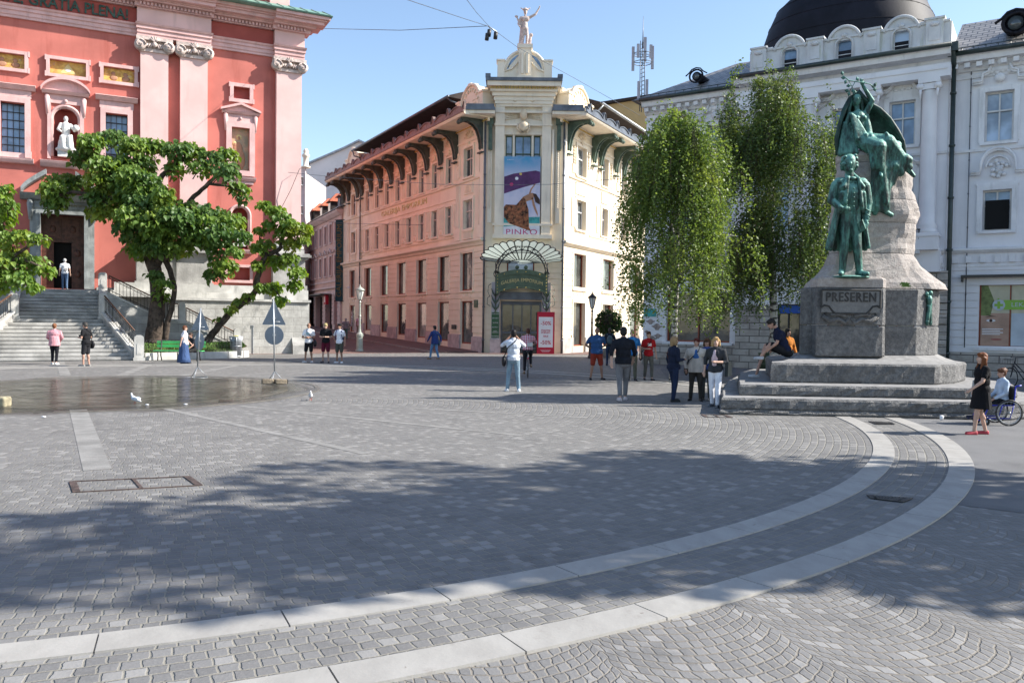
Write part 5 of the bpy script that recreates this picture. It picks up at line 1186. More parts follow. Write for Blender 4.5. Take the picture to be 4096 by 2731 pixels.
for s0, s1, d, z1 in ((-.55, 4.28, .05, 1.05), (4.28, 6.1, .36, 2.9), (7.55, 8.25, .36, 2.9), (12.3, 13.0, .42, 4.3), (13.0, 30, .05, 1.0), (9.55, 10.35, .36, 2.9)): b_.box(s0, s1, d-.1, d+.06, 0, z1)
for k in range(10): b_.box(12.3, 13.0, .44, .56, .05+k*.42, .43+k*.42)
b_.build('base_wall', bank_stone, bk)
def bw(s0, s1, z0, z1, d=0, **k): return window(bk, BK, s0, s1, z0, z1, d, .16, 'whiteframe', 'glassb', (.5,), (.62,), .07, surround='banktrim', sill='banktrim', sw=.2, sproud=.08, **k)
def scroll_hood(c, z, d, kind):
    def h(w):
        b = MB(B)
        if kind == 0:    # curved hood
            pts = [(c-.95, z), (c-.6, z), (c-.45, z+.12), (c-.3, z+.34), (c+.3, z+.34), (c+.45, z+.12), (c+.6, z), (c+.95, z)]
            b.tube([(x, d+.14, zz) for x, zz in pts], .06, 6); b.tube([(x, d+.2, zz+.06) for x, zz in pts], .05, 6); b.plate([(c-.65, z-.25), (c-.6, z), (c-.3, z+.3), (c+.3, z+.3), (c+.6, z), (c+.65, z-.25)], d, d+.08)
            for q in (-.25, .0, .25): b.sph((c+q, d+.08, z+.05), (.12, .05, .06), 6)
        else:            # broken hood with a bust in a shell
            for sg in (-1, 1):
                pts = [(c+sg*.95, z), (c+sg*.62, z+.02), (c+sg*.6, z+.3), (c+sg*.42, z+.36), (c+sg*.3, z+.6)]
                b.tube([(x, d+.14, zz) for x, zz in pts], .06, 6); b.tube([(x, d+.2, zz+.07) for x, zz in pts], .05, 6)
            b.sph((c, d+.15, z+.15), (.2, .12, .17), 10); b.sph((c, d+.2, z+.78), (.13, .14, .17), 10); b.cap((c-.22, d+.08, z+.5), (c+.22, d+.08, z+.5), .12, .12, 8)
            for k in range(9): a = pi*k/8; b.cap((c+.2*cos(a), d+.08, z+.78+.2*sin(a)), (c+.32*cos(a), d+.12, z+.8+.3*sin(a)), .05, .06, 6)
            for k in range(6): b.sph((c+(k-2.5)*.2, d+.1, z+.38+.05*(k % 2)), (.1, .07, .09), 6)
        b.build('hood', M['banktrim'], w)
    return h
def arched_panel(c, z, d, w):
    b = MB(B); pts = [(c-.95, z+.0), (c-.62, z), (c-.6, z+.25)]+[(x, zz) for x, zz in reversed(arch_pts(c, .6, z+.3, 10, rz=.62))]+[(c+.6, z+.25), (c+.62, z), (c+.95, z)]
    b.tube([(x, d+.14, zz) for x, zz in pts], .06, 6); b.tube([(x, d+.18, zz+.07) for x, zz in pts], .05, 6)
    b.tube([(x, d+.1, zz) for x, zz in arch_pts(c, .42, z+.22, 12, rz=.45)], .04, 6)
    for k in range(22): a = R.uniform(0, 6.3); r = R.uniform(0, .34); b.sph((c+r*cos(a), d+.07, z+.2+r*sin(a)), (.09, .07, .08), 6)
    b.box(c-.75, c+.75, d, d+.05, z-.45, z-.35); b.build('hood', M['banktrim'], w)
for c in RW:
    bw(c-.5, c+.5, 9.42, 11.4, hood=scroll_hood(c, 11.75, 0, 1)); w = bw(c-.5, c+.5, 5.9, 7.5); arched_panel(c, 8.15, 0, w)
for c in (1.3, 3.05):
    bw(c-.45, c+.45, 9.4, 11.4, hood=scroll_hood(c, 11.7, 0, 1)); w = bw(c-.45, c+.45, 5.8, 7.8); arched_panel(c, 8.3, 0, w)
for c in (6.1, 8.85, 11.15):
    bw(c-.5, c+.5, 9.55, 11.4, .3, hood=scroll_hood(c, 11.8, .3, 0)); w = bw(c-.5, c+.5, 6.2, 8.4, .3); scroll_hood(c, 8.75, .3, 0)(w)
# open casement, the room's shade put in as a black plate
MB(B).box(14.22, 15.05, -.1, -.06, 5.95, 7.1).build('interior_shade', M['black'], bk)
for s0, s1, z0, z1, d in ((.72, 3.9, 1.15, 3.6, 0), (8.3, 9.5, 1.0, 3.2, .3), (10.4, 11.8, 1.0, 3.2, .3), (18, 21, 1.24, 3.78, 0)): window(bk, BK, s0, s1, z0, z1, d, .16, 'redframe', 'shopglass', (.5,), (), .07, name='shop_window', sill='banktrim')
dr = window(bk, BK, 6.14, 7.5, .1, 2.95, .3, .2, 'iron', 'doorglass', (.35, .72), (.86,), .06, name='door'); MB(B).box(6.2, 7.45, .12, .16, 2.55, 2.9).build('sign_strip', pm('blue_strip', (.02, .10, .45), .5, .05, 2, 0), dr)
# pharmacy window with posters
pw = window(bk, BK, 14.1, 17.2, 1.24, 3.78, 0, .12, 'redframe', 'shopglass', (.345, .7), (), .07, name='shop_window', sill='banktrim')
P_ = lambda n, pts, mat, d: MB(B).plate(pts, d, d+.004).build(n, M[mat] if isinstance(mat, str) else mat, pw)
M['face'] = pm('poster_face', (.42, .27, .20), .6, .12, 2.2, 0); M['posterpale'] = pm('poster_pale', (.55, .52, .38), .6, .1, 1.5, 0); M['posterleaf'] = pm('poster_leaf', (.16, .20, .07), .6, .3, 4, 0)
M['posterblue'] = pm('poster_blue', (.50, .56, .62), .6, .08, 1.5, 0); M['lime'] = pm('lime_sign', (.25, .46, .07), .6, .04, 2, 0)
P_('print', [(14.17, 2.6), (15.15, 2.6), (15.15, 3.7), (14.17, 3.7)], 'posterpale', -.08); P_('print', [(14.17, 2.5), (14.5, 2.5), (14.62, 3.1), (14.4, 3.7), (14.17, 3.7)], 'posterleaf', -.074)
P_('print', [(14.17, 1.3), (15.15, 1.3), (15.15, 2.6), (14.17, 2.6)], 'face', -.08); P_('print', [(15.22, 1.3), (16.2, 1.3), (16.2, 2.6), (15.22, 2.6)], 'posterblue', -.08); P_('print', [(15.22, 2.6), (16.2, 2.6), (16.2, 3.7), (15.22, 3.7)], 'posterpale', -.08)
P_('print', arch_pts(14.52, .16, 2.3, 14, 0, 2*pi, rz=.055)[:-1], 'white', -.074); P_('print', arch_pts(14.52, .06, 2.3, 10, 0, 2*pi)[:-1], 'hairp', -.068); P_('print', [(14.3, 2.42), (14.5, 2.5), (14.75, 2.46), (14.5, 2.46)], 'hairp', -.068); P_('print', arch_pts(14.72, .2, 1.55, 10, 0, 2*pi, rz=.04)[:-1], pm('poster_lip', (.35, .12, .10), .6, .05, 2, 0), -.068)
P_('print', arch_pts(14.78, .22, 2.92, 18, 0, 2*pi)[:-1], 'posterblue', -.06); P_('print', [(14.95, 2.74), (17.0, 2.74), (17.0, 3.12), (14.95, 3.12)], 'lime', -.064)
P_('print', [(14.73, 2.77), (14.83, 2.77), (14.83, 3.07), (14.73, 3.07)], 'lime', -.054); P_('print', [(14.63, 2.87), (14.93, 2.87), (14.93, 2.97), (14.63, 2.97)], 'lime', -.0535); P_('print', [(14.7, 3.12), (14.76, 3.2), (14.82, 3.14)], 'lime', -.05)
text('LEKARNA', .24, M['posterblue'], pw, BK.tx(15.75, -.058, 2.93), .003, sx=1.05); text('VI', .26, M['postgrey'], pw, BK.tx(15.85, -.07, 2.35), .003)
for k in range(4): P_('print', [(14.22, 1.95-.07*k), (14.95-.1*(k % 2), 1.95-.07*k), (14.95-.1*(k % 2), 1.98-.07*k), (14.22, 1.98-.07*k)], 'white', -.066)
b_ = MB(B); b_.box(13.45, 17.6, 0, .34, 4.02, 4.12); b_.box(13.45, 13.53, .02, .3, 3.85, 4.02); b_.build('awning_box', M['shopdark'], bk)
# bands and cornices
b_ = MB(B)
for s0, s1, d in ((-.55, 4.3, 0), (4.3, 12.85, .3), (12.85, 30, 0)):
    b_.prof([(d-.1, 5.0), (d+.1, 5.02), (d+.2, 5.12), (d+.2, 5.2), (d-.1, 5.25)], s0, s1); b_.prof([(d-.1, 4.35+.1), (d+.07, 4.46), (d+.07, 4.56), (d-.1, 4.58)], s0, s1); b_.prof([(d-.1, 9.05), (d+.08, 9.07), (d+.1, 9.17), (d-.1, 9.2)], s0, s1)
    b_.prof([(d-.1, 12.0), (d+.06, 12.02), (d+.1, 12.15), (d-.1, 12.2)], s0, s1)
b_.build('string_course', M['banktrim'], bk)
for s0, s1, d, z, e in ((-.55, 4.28, 0, 12.38, .5), (12.87, 30, 0, 12.38, .5), (4.2, 12.95, .3, 12.64, .75)):
    b_ = MB(B); b_.prof([(d-.4, z-.1), (d+.1, z-.08), (d+.18, z+.05), (d+.2, z+.2), (d+e, z+.24), (d+e+.05, z+.42), (d+e+.14, z+.5), (d-.4, z+.52)], s0, s1)
    n = int((s1-s0)/.42)
    if d == 0:
        for i in range(n): b_.box(s0+.1+i*.42, s0+.3+i*.42, d+.16, d+e-.08, z+.02, z+.2)
    b_.build('cornice', M['banktrim'], bk)
    g = MB(B); g.tube([(s0-.05, d+e+.16, z+.55), (s1+.05, d+e+.16, z+.55)], .1, 8)
    for i in range(n): g.tube([(s0+i*.42, d+e-.1, z+.58), (s0+i*.42, d+e-.1, z+.82)], .016, 4) if d == 0 else None
    if d == 0: g.tube([(s0, d+e-.1, z+.82), (s1, d+e-.1, z+.82)], .02, 4); g.tube([(s0, d+e-.1, z+.7), (s1, d+e-.1, z+.7)], .015, 4)
    g.build('gutter', M['gutter'], bk)
b_ = MB(B)
for k in range(36): b_.box(-.4+.5*k, -.2+.5*k, .06 if k*.5 < 4.4 or k*.5 > 13 else .36, .14 if k*.5 < 4.4 or k*.5 > 13 else .44, 4.62, 4.9); b_.cut()
b_.each('console', M['banktrim'], bk)
# giant order
for c in (4.85, 7.5, 10.0, 12.2):
    b = MB(B); b.lathe([(.36, 0), (.36, .1), (.3, .2), (.33, .3), (.28, .38), (.27, 2.6), (.25, 4.9), (.27, 5.0)], (0, 0, 0), 14) if False else None
    T_ = lambda x, y, z, c=c: B(c+x, .62+y, z*.978); q = MB(T_); q.lathe([(.4, 5.95), (.4, 6.08), (.34, 6.15), (.38, 6.25), (.31, 6.38), (.3, 9), (.27, 11.75), (.3, 11.85)], (0, 0, 0), 14)
    q.box(-.46, .46, -.4, .42, 5.25, 5.95); q.box(-.5, .5, -.4, .46, 5.8, 5.9); q.box(-.4, .4, -.35, .38, 12.12, 12.3)
    for sg in (-1, 1): q.tube([(sg*.32, .0, 12.0), (sg*.32, .36, 12.0)], .14, 10); q.tube([(sg*.32, .3, 11.9), (sg*.3, .33, 11.5)], [.06, .03], 6)
    q.box(-.34, .34, -.3, .33, 11.86, 12.1); q.box(-.52, .52, -.35, .1, 4.35, 5.25); q.build('column', M['bankwhite'], bk)
b_ = MB(B); b_.box(4.3, 12.95, .2, .98, 12.035, 12.55); b_.box(4.4, 12.85, .2, 1.02, 12.32, 12.4); b_.build('architrave', M['bankwhite'], bk)
# balcony iron
b_ = MB(B); b_.box(11.0, 12.0, .3, 1.0, 5.0, 5.25); b_.build('balcony', M['banktrim'], bk)
b_ = MB(B)
for k in range(8): b_.tube([(11.05+.13*k, .95, 5.25), (11.05+.13*k, .95+.08*(k % 2), 5.6), (11.05+.13*k, .95, 5.95)], .02, 4)
b_.tube([(11, .95, 5.97), (12, .95, 5.97)], .025, 5)
for k in range(3): b_.tube([(11.2+.3*k+.1*cos(a), 1.0, 5.6+.16*sin(a)) for a in [2*pi*j/8 for j in range(9)]], .018, 4)
b_.build('balcony_rail', M['iron'], bk)
# attic above the centre
AC = [6.5, 8.8, 11.05]
wall('attic_wall', BK, 4.75, 12.85, 13.1, 14.42, [(c-.3, c+.3, 13.3, 14.3) for c in AC], M['bankstain'], bk, d=.35, th=.4)
b_ = MB(B); b_.box(4.7, 4.8, -3, .3, 13.1, 14.4); b_.box(12.8, 12.9, -3, .3, 13.1, 14.4)
for c in AC:
    aa = arch_pts(c, .62, 14.2, 14, rz=.62); b_.plate([(c-.62, 14.2)]+[(x, z) for x, z in reversed(aa)]+[(c+.62, 14.2), (c+.3, 14.2)]+[(c+.3*cos(t), 14.12+.24*sin(t)) for t in [pi*j/8 for j in range(9)]]+[(c-.3, 14.2)], -.04, .34)
    b_.tube([(c-1.0, .38, 14.45), (c-.75, .38, 14.45)]+[(x, .38, z) for x, z in reversed(arch_pts(c, .66, 14.22, 14, a0=radians(12), a1=radians(168), rz=.66))]+[(c+.75, .38, 14.45), (c+1.0, .38, 14.45)], .07, 6)
    b_.tube([(c-.36, .38, 13.4)]+[(x, .38, z) for x, z in reversed(arch_pts(c, .36, 14.12, 10, rz=.3))]+[(c+.36, .38, 13.4)], .045, 6); b_.sph((c, .42, 14.5), (.12, .08, .1), 8)
for s in (5.15, 7.62, 9.92, 12.3): b_.box(s-.32, s+.32, -.1, .5, 13.1, 14.5); b_.box(s-.38, s+.38, -.15, .56, 14.5, 14.58); b_.box(s-.2, s+.2, .5, .54, 13.65, 14.2); b_.sph((s, .56, 14.3), (.18, .1, .09), 8)
b_.box(4.75, 12.85, .3, .42, 14.38, 14.46); b_.build('attic', M['bankstain'], bk)
for c in AC:
    w = window(bk, BK, c-.3, c+.3, 13.3, 14.36, .3, .1, 'whiteframe', 'glassb', (), (.4,), .035)
# dome
bd = MB(lambda x, y, z: B(7.95+x, -5+y, z)); N4 = 64; prof_ = [(4.2, 13.3), (4.15, 14.6), (4.0, 15.6), (3.72, 16.5), (3.38, 17.3), (2.95, 17.75), (2.4, 18.1), (1.95, 18.38), (1.7, 18.5)]
vs = []
for r, z in prof_:
    for k in range(N4):
        t = 2*pi*k/N4; e = .84; cx_, sy_ = cos(t), sin(t); vs.append((r*abs(cx_)**e*(1 if cx_ > 0 else -1), r*abs(sy_)**e*(1 if sy_ > 0 else -1), z))
bd.add(vs, [(i*N4+k, i*N4+(k+1) % N4, (i+1)*N4+(k+1) % N4, (i+1)*N4+k) for i in range(len(prof_)-1) for k in range(N4)]+[tuple(range((len(prof_)-1)*N4, len(prof_)*N4))], True)
dm = bd.build('dome', M['dome'], bk)
q = MB(lambda x, y, z: B(7.95+x, -5+y, z)); q.lathe([(1.9, 18.45), (1.95, 18.6), (1.7, 18.65), (1.5, 18.9), (1.5, 21), (1.8, 21.1), (1.2, 22.5), (.1, 24)], n=8, smooth=False)
for z, w in ((15.6, 4.01), (16.5, 3.73), (17.3, 3.39)):
    q.tube([(w*abs(cos(t))**.84*(1 if cos(t) > 0 else -1), w*abs(sin(t))**.84*(1 if sin(t) > 0 else -1), z) for t in [2*pi*k/48 for k in range(49)]], .012, 4)
q.build('lantern', M['dome'], dm)
# slate wing roofs with round dormers
b_ = MB(B); G0 = (-1.05, .65, 13.05)
b_.add([(-1.05, .65, 12.96), (4.7, .65, 12.96), (4.7, -5.5, 15.9), (2.2, -5.5, 15.9), (-1.05, -11, 12.96)], [(0, 1, 2, 3), (0, 3, 4)]); b_.build('roof', M['slate'], bk, recalc=False)
b_ = MB(B); b_.add([(12.9, .65, 12.96), (30, .65, 12.96), (30, -4.2, 15.6), (12.9, -4.2, 15.6)], [(0, 1, 2, 3)]); b_.build('roof', M['slate'], bk, recalc=False)
core('roof_block', [B(4.8, .2, 0), B(12.8, .2, 0), B(12.8, -10, 0), B(4.8, -10, 0)], 13.2, 13.9, M['dome'], bk)
for s, d0, k in ((1.85, -.7, .72), (15.1, -.4, .95), (19, -.4, .95)):
    zc = 14.02; b = MB(); q = lambda x, y, z: B(s+x*k, d0+y*k, zc+z*k)
    b = MB(q); b.tube([(0, .3, 0), (0, -2.4, .05)], .42*k, 14); b.tube([(.46*cos(t), .34, .42*sin(t)) for t in [2*pi*n/16 for n in range(17)]], .09*k, 6)
    b.tube([(-.75, .3, .1), (-.5, .35, .25), (-.3, .35, .47), (0, .35, .55), (.3, .35, .47), (.5, .35, .25), (.75, .3, .1)], .06*k, 6)
    o = b.build('dormer', M['dome'], bk); MB(q).tube([(0, .31, 0), (0, .33, 0)], .3*k, 14).build('pane', M['glass'], o)
pipe(BK, 13.02, .36, .1, 12.6, 'gutter', bk, .09)
b_ = MB(B); b_.tube([(13.02, .36, 12.5), (13.02, .7, 12.9), (12.98, .9, 13.2)], .1, 8); b_.box(12.85, 13.2, .5, .95, 13.0, 13.35); b_.build('rainwater_head', M['gutter'], bk)
b_ = MB(B); b_.tube([(13.62, .06, 1.2), (13.62, .06, 12.6)], .018, 4)
for k in range(8): b_.sph((13.62, .08, 2+1.35*k), .035, 6)
b_.build('lightning_cable', M['lead'], bk)
# graffiti-like plaster loss at the left corner
b_ = MB(B); b_.box(-.45, .2, .052, .062, 2.35, 2.75); b_.build('graffiti', M['sea'], bk)
M['bareplaster'] = pm('bare_plaster', (.34, .28, .25), .95, .25, 5, .6, 14)
b_ = MB(B)
for x, z, r in ((-.1, 2.1, .22), (.25, 1.85, .26), (.3, 1.4, .2), (0, 1.25, .25), (-.3, 1.6, .12)): b_.plate([(x+r*(1+.3*sin(3*t))*cos(t), z+r*.5*(1+.4*cos(4*t))*sin(t)) for t in [2*pi*k/14 for k in range(14)]], .045, .056)
b_.build('bare_patch', M['bareplaster'], bk)

# aerial mast on the bank roof
am = thing('antenna_mast', 'grey lattice aerial mast with white panel antennas on the roof left of the domed bank', 'antenna', (6.7, 44, 13))
b_ = MB()
for dx, dy in ((-.12, 0), (.12, 0), (0, .15)): b_.tube([(6.72+dx, 44+dy, 13.2), (6.72+dx, 44+dy, 16.9)], .025, 5)
for k in range(16): b_.tube([(6.6, 44, 13.4+.22*k), (6.84, 44, 13.5+.22*k), (6.72, 44.15, 13.55+.22*k)], .012, 4)
b_.tube([(6.72, 44, 16.5), (6.72, 44, 18.2)], [.04, .008], 6)
for z in (16.2, 15.75): b_.tube([(6.72+.5*cos(t), 44+.5*sin(t), z) for t in [2*pi*k/12 for k in range(13)]], .022, 5); b_.tube([(6.2, 44, z), (7.24, 44, z)], .02, 4)
m_ = b_.build('mast', M['lead'], am)
for x, y, z0, z1 in ((6.2, 43.9, 15.3, 16.55), (7.22, 43.9, 15.4, 16.6), (6.78, 43.6, 15.7, 16.95), (6.42, 43.6, 15.9, 16.6), (7.1, 43.7, 15.9, 16.6), (6.52, 43.9, 13.6, 14.75), (6.95, 43.9, 13.7, 14.85)): MB().box(x-.07, x+.07, y-.05, y+.05, z0, z1).build('panel_antenna', M['postgrey'], am)

# ================================================================ BUILDINGS BEHIND
OH = Fac(-16.6, 79.6, -25)
oh = thing('old_house', 'old pink townhouse with red tiled dormers in the side street beyond the peach facade', 'building', (-16.6, 79.6, .9)); B2 = OH.pt
WS = [1.6+2.35*i for i in range(8)]
ops = [(c-.5, c+.5, z0, z1) for c in WS for z0, z1 in ((6.4, 8.3), (9.7, 11.5))]
wall('wall', OH, -.4, 19.8, 4.9, 12.3, ops, M['oldpink'], oh); wall('wall', OH, -.4, 19.8, .5, 4.9, [(.8, 2.3, .5, 4.2), (3.2, 6.2, .5, 4.4), (7.5, 11, .5, 4.4), (12, 16, .5, 4.4)], M['oldtrim'], oh, rustic=(1.5, 4.8, .4, .08, .08))
core('body', [B2(-.3, -.5, 0), B2(19.8, -.5, 0), B2(19.8, -10, 0), B2(-.3, -10, 0)], .3, 12.4, M['shopdark'], oh)
for c in WS:
    for z0, z1 in ((6.4, 8.3), (9.7, 11.5)):
        w = window(oh, OH, c-.5, c+.5, z0, z1, 0, .2, 'whiteframe', 'glass', (.5,), (.62,), .08, sill='oldtrim', surround='oldtrim', sw=.16)
        if z0 < 7:
            b = MB(B2); b.tube([(c-.8, .14, 8.62), (c-.5, .16, 8.65), (c, .18, 9.02), (c+.5, .16, 8.65), (c+.8, .14, 8.62)], .08, 6); b.build('hood', M['oldtrim'], w)
b_ = MB(B2); b_.prof([(0, 12.0), (.15, 12.05), (.45, 12.35), (.5, 12.5), (-.2, 12.55)], -.5, 19.9); b_.prof([(0, 5.0), (.25, 5.1), (.25, 5.25), (0, 5.3)], -.5, 19.9); b_.prof([(0, 5.7), (.1, 5.72), (.1, 5.85), (0, 5.9)], -.5, 19.9); b_.build('cornice', M['oldtrim'], oh)
b_ = MB(B2); b_.prof([(.6, 12.55), (-5, 16.2), (-5, 16), (-.5, 12.5)], -.5, 19.9); b_.build('roof', M['slate'], oh)
for c in (2.0, 6.3, 10.2, 14.6):
    b = MB(B2); b.box(c-.75, c+.75, -3, -.35, 12.9, 14.1); d_ = b.build('dormer', M['darkwood'], oh)
    MB(B2).box(c-.5, c+.5, -.36, -.3, 13.1, 13.95).build('pane', M['glass'], d_)
    b = MB(B2); b.add([(c-1, -.1, 14.05), (c+1, -.1, 14.05), (c+1, -3.5, 14.05), (c-1, -3.5, 14.05), (c, -1.0, 15.0), (c, -3.5, 15.0)], [(0, 1, 4), (1, 2, 5, 4), (3, 0, 4, 5), (0, 3, 2, 1)]); b.build('roof', M['tile'], d_)
for s0, s1 in ((3.2, 6.2), (7.5, 11), (12, 16)): window(oh, OH, s0, s1, .5, 4.4, 0, .5, 'shopdark', 'shopglass', (.5,), (.75,), .12, name='shop_window')
MB(B2).box(3.6, 4.4, .3, .6, 3.5, 4.5).build('shop_sign', M['crimson'], oh); MB(B2).box(3.8, 4.2, .601, .61, 3.7, 4.3).build('shop_sign', M['white'], oh)
MB(B2).box(3.2, 11.2, .05, 1.2, 4.45, 4.55).build('awning', M['shopdark'], oh)
wb = thing('white_building', 'tall plain white gabled building rising beyond the old pink house', 'building', (-25, 105, 0))
pts = [at(1180, 700, 105), at(1219, 665, 105), at(1375, 598, 105), at(1437, 567, 105), at(1475, 585, 105), at(1560, 640, 105)]
b_ = MB(); b_.plate([(pts[0].x-6, 0)]+[(pts[0].x-6, pts[0].z-1)]+[(p.x, p.z) for p in pts]+[(pts[-1].x, 0)], 105, 125); b_.build('wall', M['whitewall'], wb)
b_ = MB()
for p, q in zip(pts[1:-1], pts[2:]): b_.ext([(p.x, p.z), (q.x, q.z), (q.x, q.z+.25), (p.x, p.z+.25)], lambda v: (v[0], 104.7, v[1]), lambda v: (v[0], 125, v[1]))
b_.build('roof', M['zinc'], wb)
bb = thing('balcony_building', 'narrow beige building with curved balconies and a stone finial at the church edge', 'building', (-22.5, 90, 0))
x0, x1 = at(1150, 700, 90).x, at(1221, 700, 90).x; zt = at(1200, 672, 90).z
b_ = MB(); b_.box(x0, x1, 90, 100, 0, zt-.5); b_.box(x1-.5, x1+.05, 89.8, 90.2, 0, zt); b_.build('wall', M['oldtrim'], bb)
b_ = MB()
for k in range(5): z = zt-2-k*3.1; b_.lathe([(1.1, z), (1.2, z+.12)], (x1-1.3, 90, 0), 14); b_.lathe([(1.15, z+.9), (1.2, z+.98)], (x1-1.3, 90, 0), 14)
b_.build('balcony', M['zinc'], bb)
b_ = MB()
for k in range(5):
    for j in range(12): z = zt-2-k*3.1; a = -pi*j/11; b_.tube([(x1-1.3+1.15*cos(a), 90+1.15*sin(a), z+.1), (x1-1.3+1.15*cos(a), 90+1.15*sin(a), z+.95)], .03, 4)
b_.build('railing', M['iron'], bb)
b_ = MB(); cxx = at(1222, 660, 89.9).x; b_.lathe([(.5, zt), (.5, zt+.15), (.3, zt+.2), (.28, zt+1.1), (.4, zt+1.2), (.42, zt+1.4), (.22, zt+1.6), (.3, zt+1.8), (.15, zt+2.05), (0.02, zt+2.1)], (cxx, 90, 0), 14); b_.build('finial', M['cream_trim'], bb)
tb = thing('ochre_building', 'ochre side wall with a dark roof edge glimpsed between the corner building and the bank', 'building', (12, 92, 0))
p, q = at(2380, 428, 92), at(2640, 385, 92)
b_ = MB(); b_.plate([(p.x, 0), (q.x, 0), (q.x, q.z), (p.x, p.z)], 92, 110); b_.build('wall', M['tan'], tb)
b_ = MB(); b_.plate([(p.x-.4, p.z), (q.x, q.z), (q.x, q.z+.3), (p.x-.4, p.z+.3)], 91.6, 110); b_.build('roof', M['darkwood'], tb)
for i, (x, y, w, d, h, m_) in enumerate(((-60, 70, 22, 30, 15, 'oldpink'), (-38, 120, 30, 20, 17, 'oldtrim'), (30, 125, 40, 20, 20, 'oldtrim'))):
    t = thing('street_building', ('plain pinkish townhouse hidden far left behind the church', 'pale townhouse closing the side street in the distance', 'pale townhouse far behind the bank roof')[i], 'building', (x, y, 0)); MB().box(x-w/2, x+w/2, y, y+d, 0, h).build('wall', M[m_], t)
    b_ = MB(); b_.add([(x-w/2-.4, y-.4, h), (x+w/2+.4, y-.4, h), (x+w/2+.4, y+d+.4, h), (x-w/2-.4, y+d+.4, h), (x-w/2+4, y+d/2, h+4), (x+w/2-4, y+d/2, h+4)], [(0, 1, 5, 4), (1, 2, 5), (2, 3, 4, 5), (3, 0, 4), (0, 3, 2, 1)]); b_.build('roof', M['tile'], t)
    b_ = MB(); [b_.cut().box(x-w/2+1+2.4*k, x-w/2+2+2.4*k, y-.06, y-.02, 3.3*j+1.2, 3.3*j+3) for k in range(int(w/2.4)-1) for j in range(int(h/3.6))]; b_.each('window', M['glass'], t)

# ================================================================ MONUMENT
mo = thing('monument_base', 'large stepped grey granite monument base with a tall pale rock pillar and carved name panel', 'monument', (8.9, 21, 0))
def rough(o, amt, cuts=0, scale=3):
    if cuts: s_ = o.modifiers.new('grid', 'SUBSURF'); s_.subdivision_type = 'SIMPLE'; s_.levels = s_.render_levels = cuts
    tx = bpy.data.textures.new('chisel', 'CLOUDS'); tx.noise_scale = scale; tx.noise_depth = 4
    d = o.modifiers.new('chisel', 'DISPLACE'); d.texture = tx; d.strength = amt; d.mid_level = .5; d.texture_coords = 'GLOBAL'; return o
def gran(name, c1, c2, wdt, hgt, off=.5, bump=1.0):
    m, nt, b = newmat(name); tc = nt.new('ShaderNodeTexCoord').outputs['Object']; n1 = nt.noise(tc, 9, 6, .7); n2 = nt.noise(tc, 34, 3, .6); n3 = nt.noise(tc, 1.5, 4)
    c = nt.mix(nt.sm(n1, .35, .68), c4(c1), c4(c2)); c = nt.mix(nt.m('MULTIPLY', nt.sm(n2, .55, .75), .5), c, c4([x*.5 for x in c1])); c = nt.mix(nt.m('MULTIPLY', nt.sm(n3, .45, .7), .45), c, c4([x*.6 for x in c1]))
    nt.put(b.inputs['Base Color'], c); b.inputs['Roughness'].default_value = .85
    nt.put(b.inputs['Normal'], nt.bump(nt.m('ADD', n1, nt.m('MULTIPLY', n2, .5)), bump, .07)); return m
M['hewn'] = gran('hewn_granite', (.12, .118, .118), (.23, .225, .22), 1, 1, bump=1.0)
M['hewn2'] = gran('dressed_granite', (.15, .148, .145), (.21, .207, .2), 1, 1, bump=.3)
M['pillar'] = gran('pale_pillar_granite', (.33, .29, .265), (.43, .39, .36), 1, 1, bump=.6)
def poly_loft(rings, name, mat, parent, capb=True):
    b = MB(); n = len(rings[0][0]); vs = []
    for pts, z in rings: vs += [(p[0], p[1], z) for p in pts]
    fs = [(i*n+k, i*n+(k+1) % n, (i+1)*n+(k+1) % n, (i+1)*n+k) for i in range(len(rings)-1) for k in range(n)]+[tuple(range((len(rings)-1)*n, len(rings)*n))]
    if capb: fs += [tuple(range(n))[::-1]]
    b.add(vs, fs); return b.build(name, M[mat], parent)
S1 = [(4.7, 18.55), (6.6, 18.42), (9.2, 18.22), (10.85, 18.05), (11.9, 18.6), (13.2, 20.6), (13.4, 24), (11, 27), (7.2, 26.5), (6.2, 24), (5.25, 20.8), (4.85, 19.1)]
def inset(P, k, c=(8.7, 22.3)): return [(c[0]+(p[0]-c[0])*(1-k/max(.1, sqrt((p[0]-c[0])**2+(p[1]-c[1])**2))), c[1]+(p[1]-c[1])*(1-k/max(.1, sqrt((p[0]-c[0])**2+(p[1]-c[1])**2)))) for p in P]
def dense(P, st=.18, skip=()):
    o = []
    for i, p in enumerate(P):
        q = P[(i+1) % len(P)]; n = max(1, int(sqrt((q[0]-p[0])**2+(q[1]-p[1])**2)/st))
        o += [(p[0]+(q[0]-p[0])*k/n, p[1]+(q[1]-p[1])*k/n) for k in range(n)]
    return o
def chip(P, amt, seed, c=(8.7, 22.3)):
    out = []
    for p in P:
        k = amt*noise.noise(V((p[0]*5, p[1]*5, seed))); d = V((p[0]-c[0], p[1]-c[1])).normalized(); out.append((p[0]+d.x*k, p[1]+d.y*k))
    return out
def hewn_block(P, z0, z1, name, mat='hewn', top='granitetop', lip=.03):
    D = dense(P); o = poly_loft([(chip(inset(D, .03), .03, 1), z0), (chip(D, .05, 2), z0+.04), (chip(D, .07, 3), (z0+z1)/2), (chip(D, .06, 4), z1-.05), (chip(inset(D, .035), .03, 5), z1-.004)], name, mat, mo)
    poly_loft([(inset(D, .05), z1-.02), (inset(D, .055), z1)], 'tread', top, o); return o
hewn_block(S1, 0, .12, 'step'); hewn_block(inset(S1, .05), .125, .385, 'step')
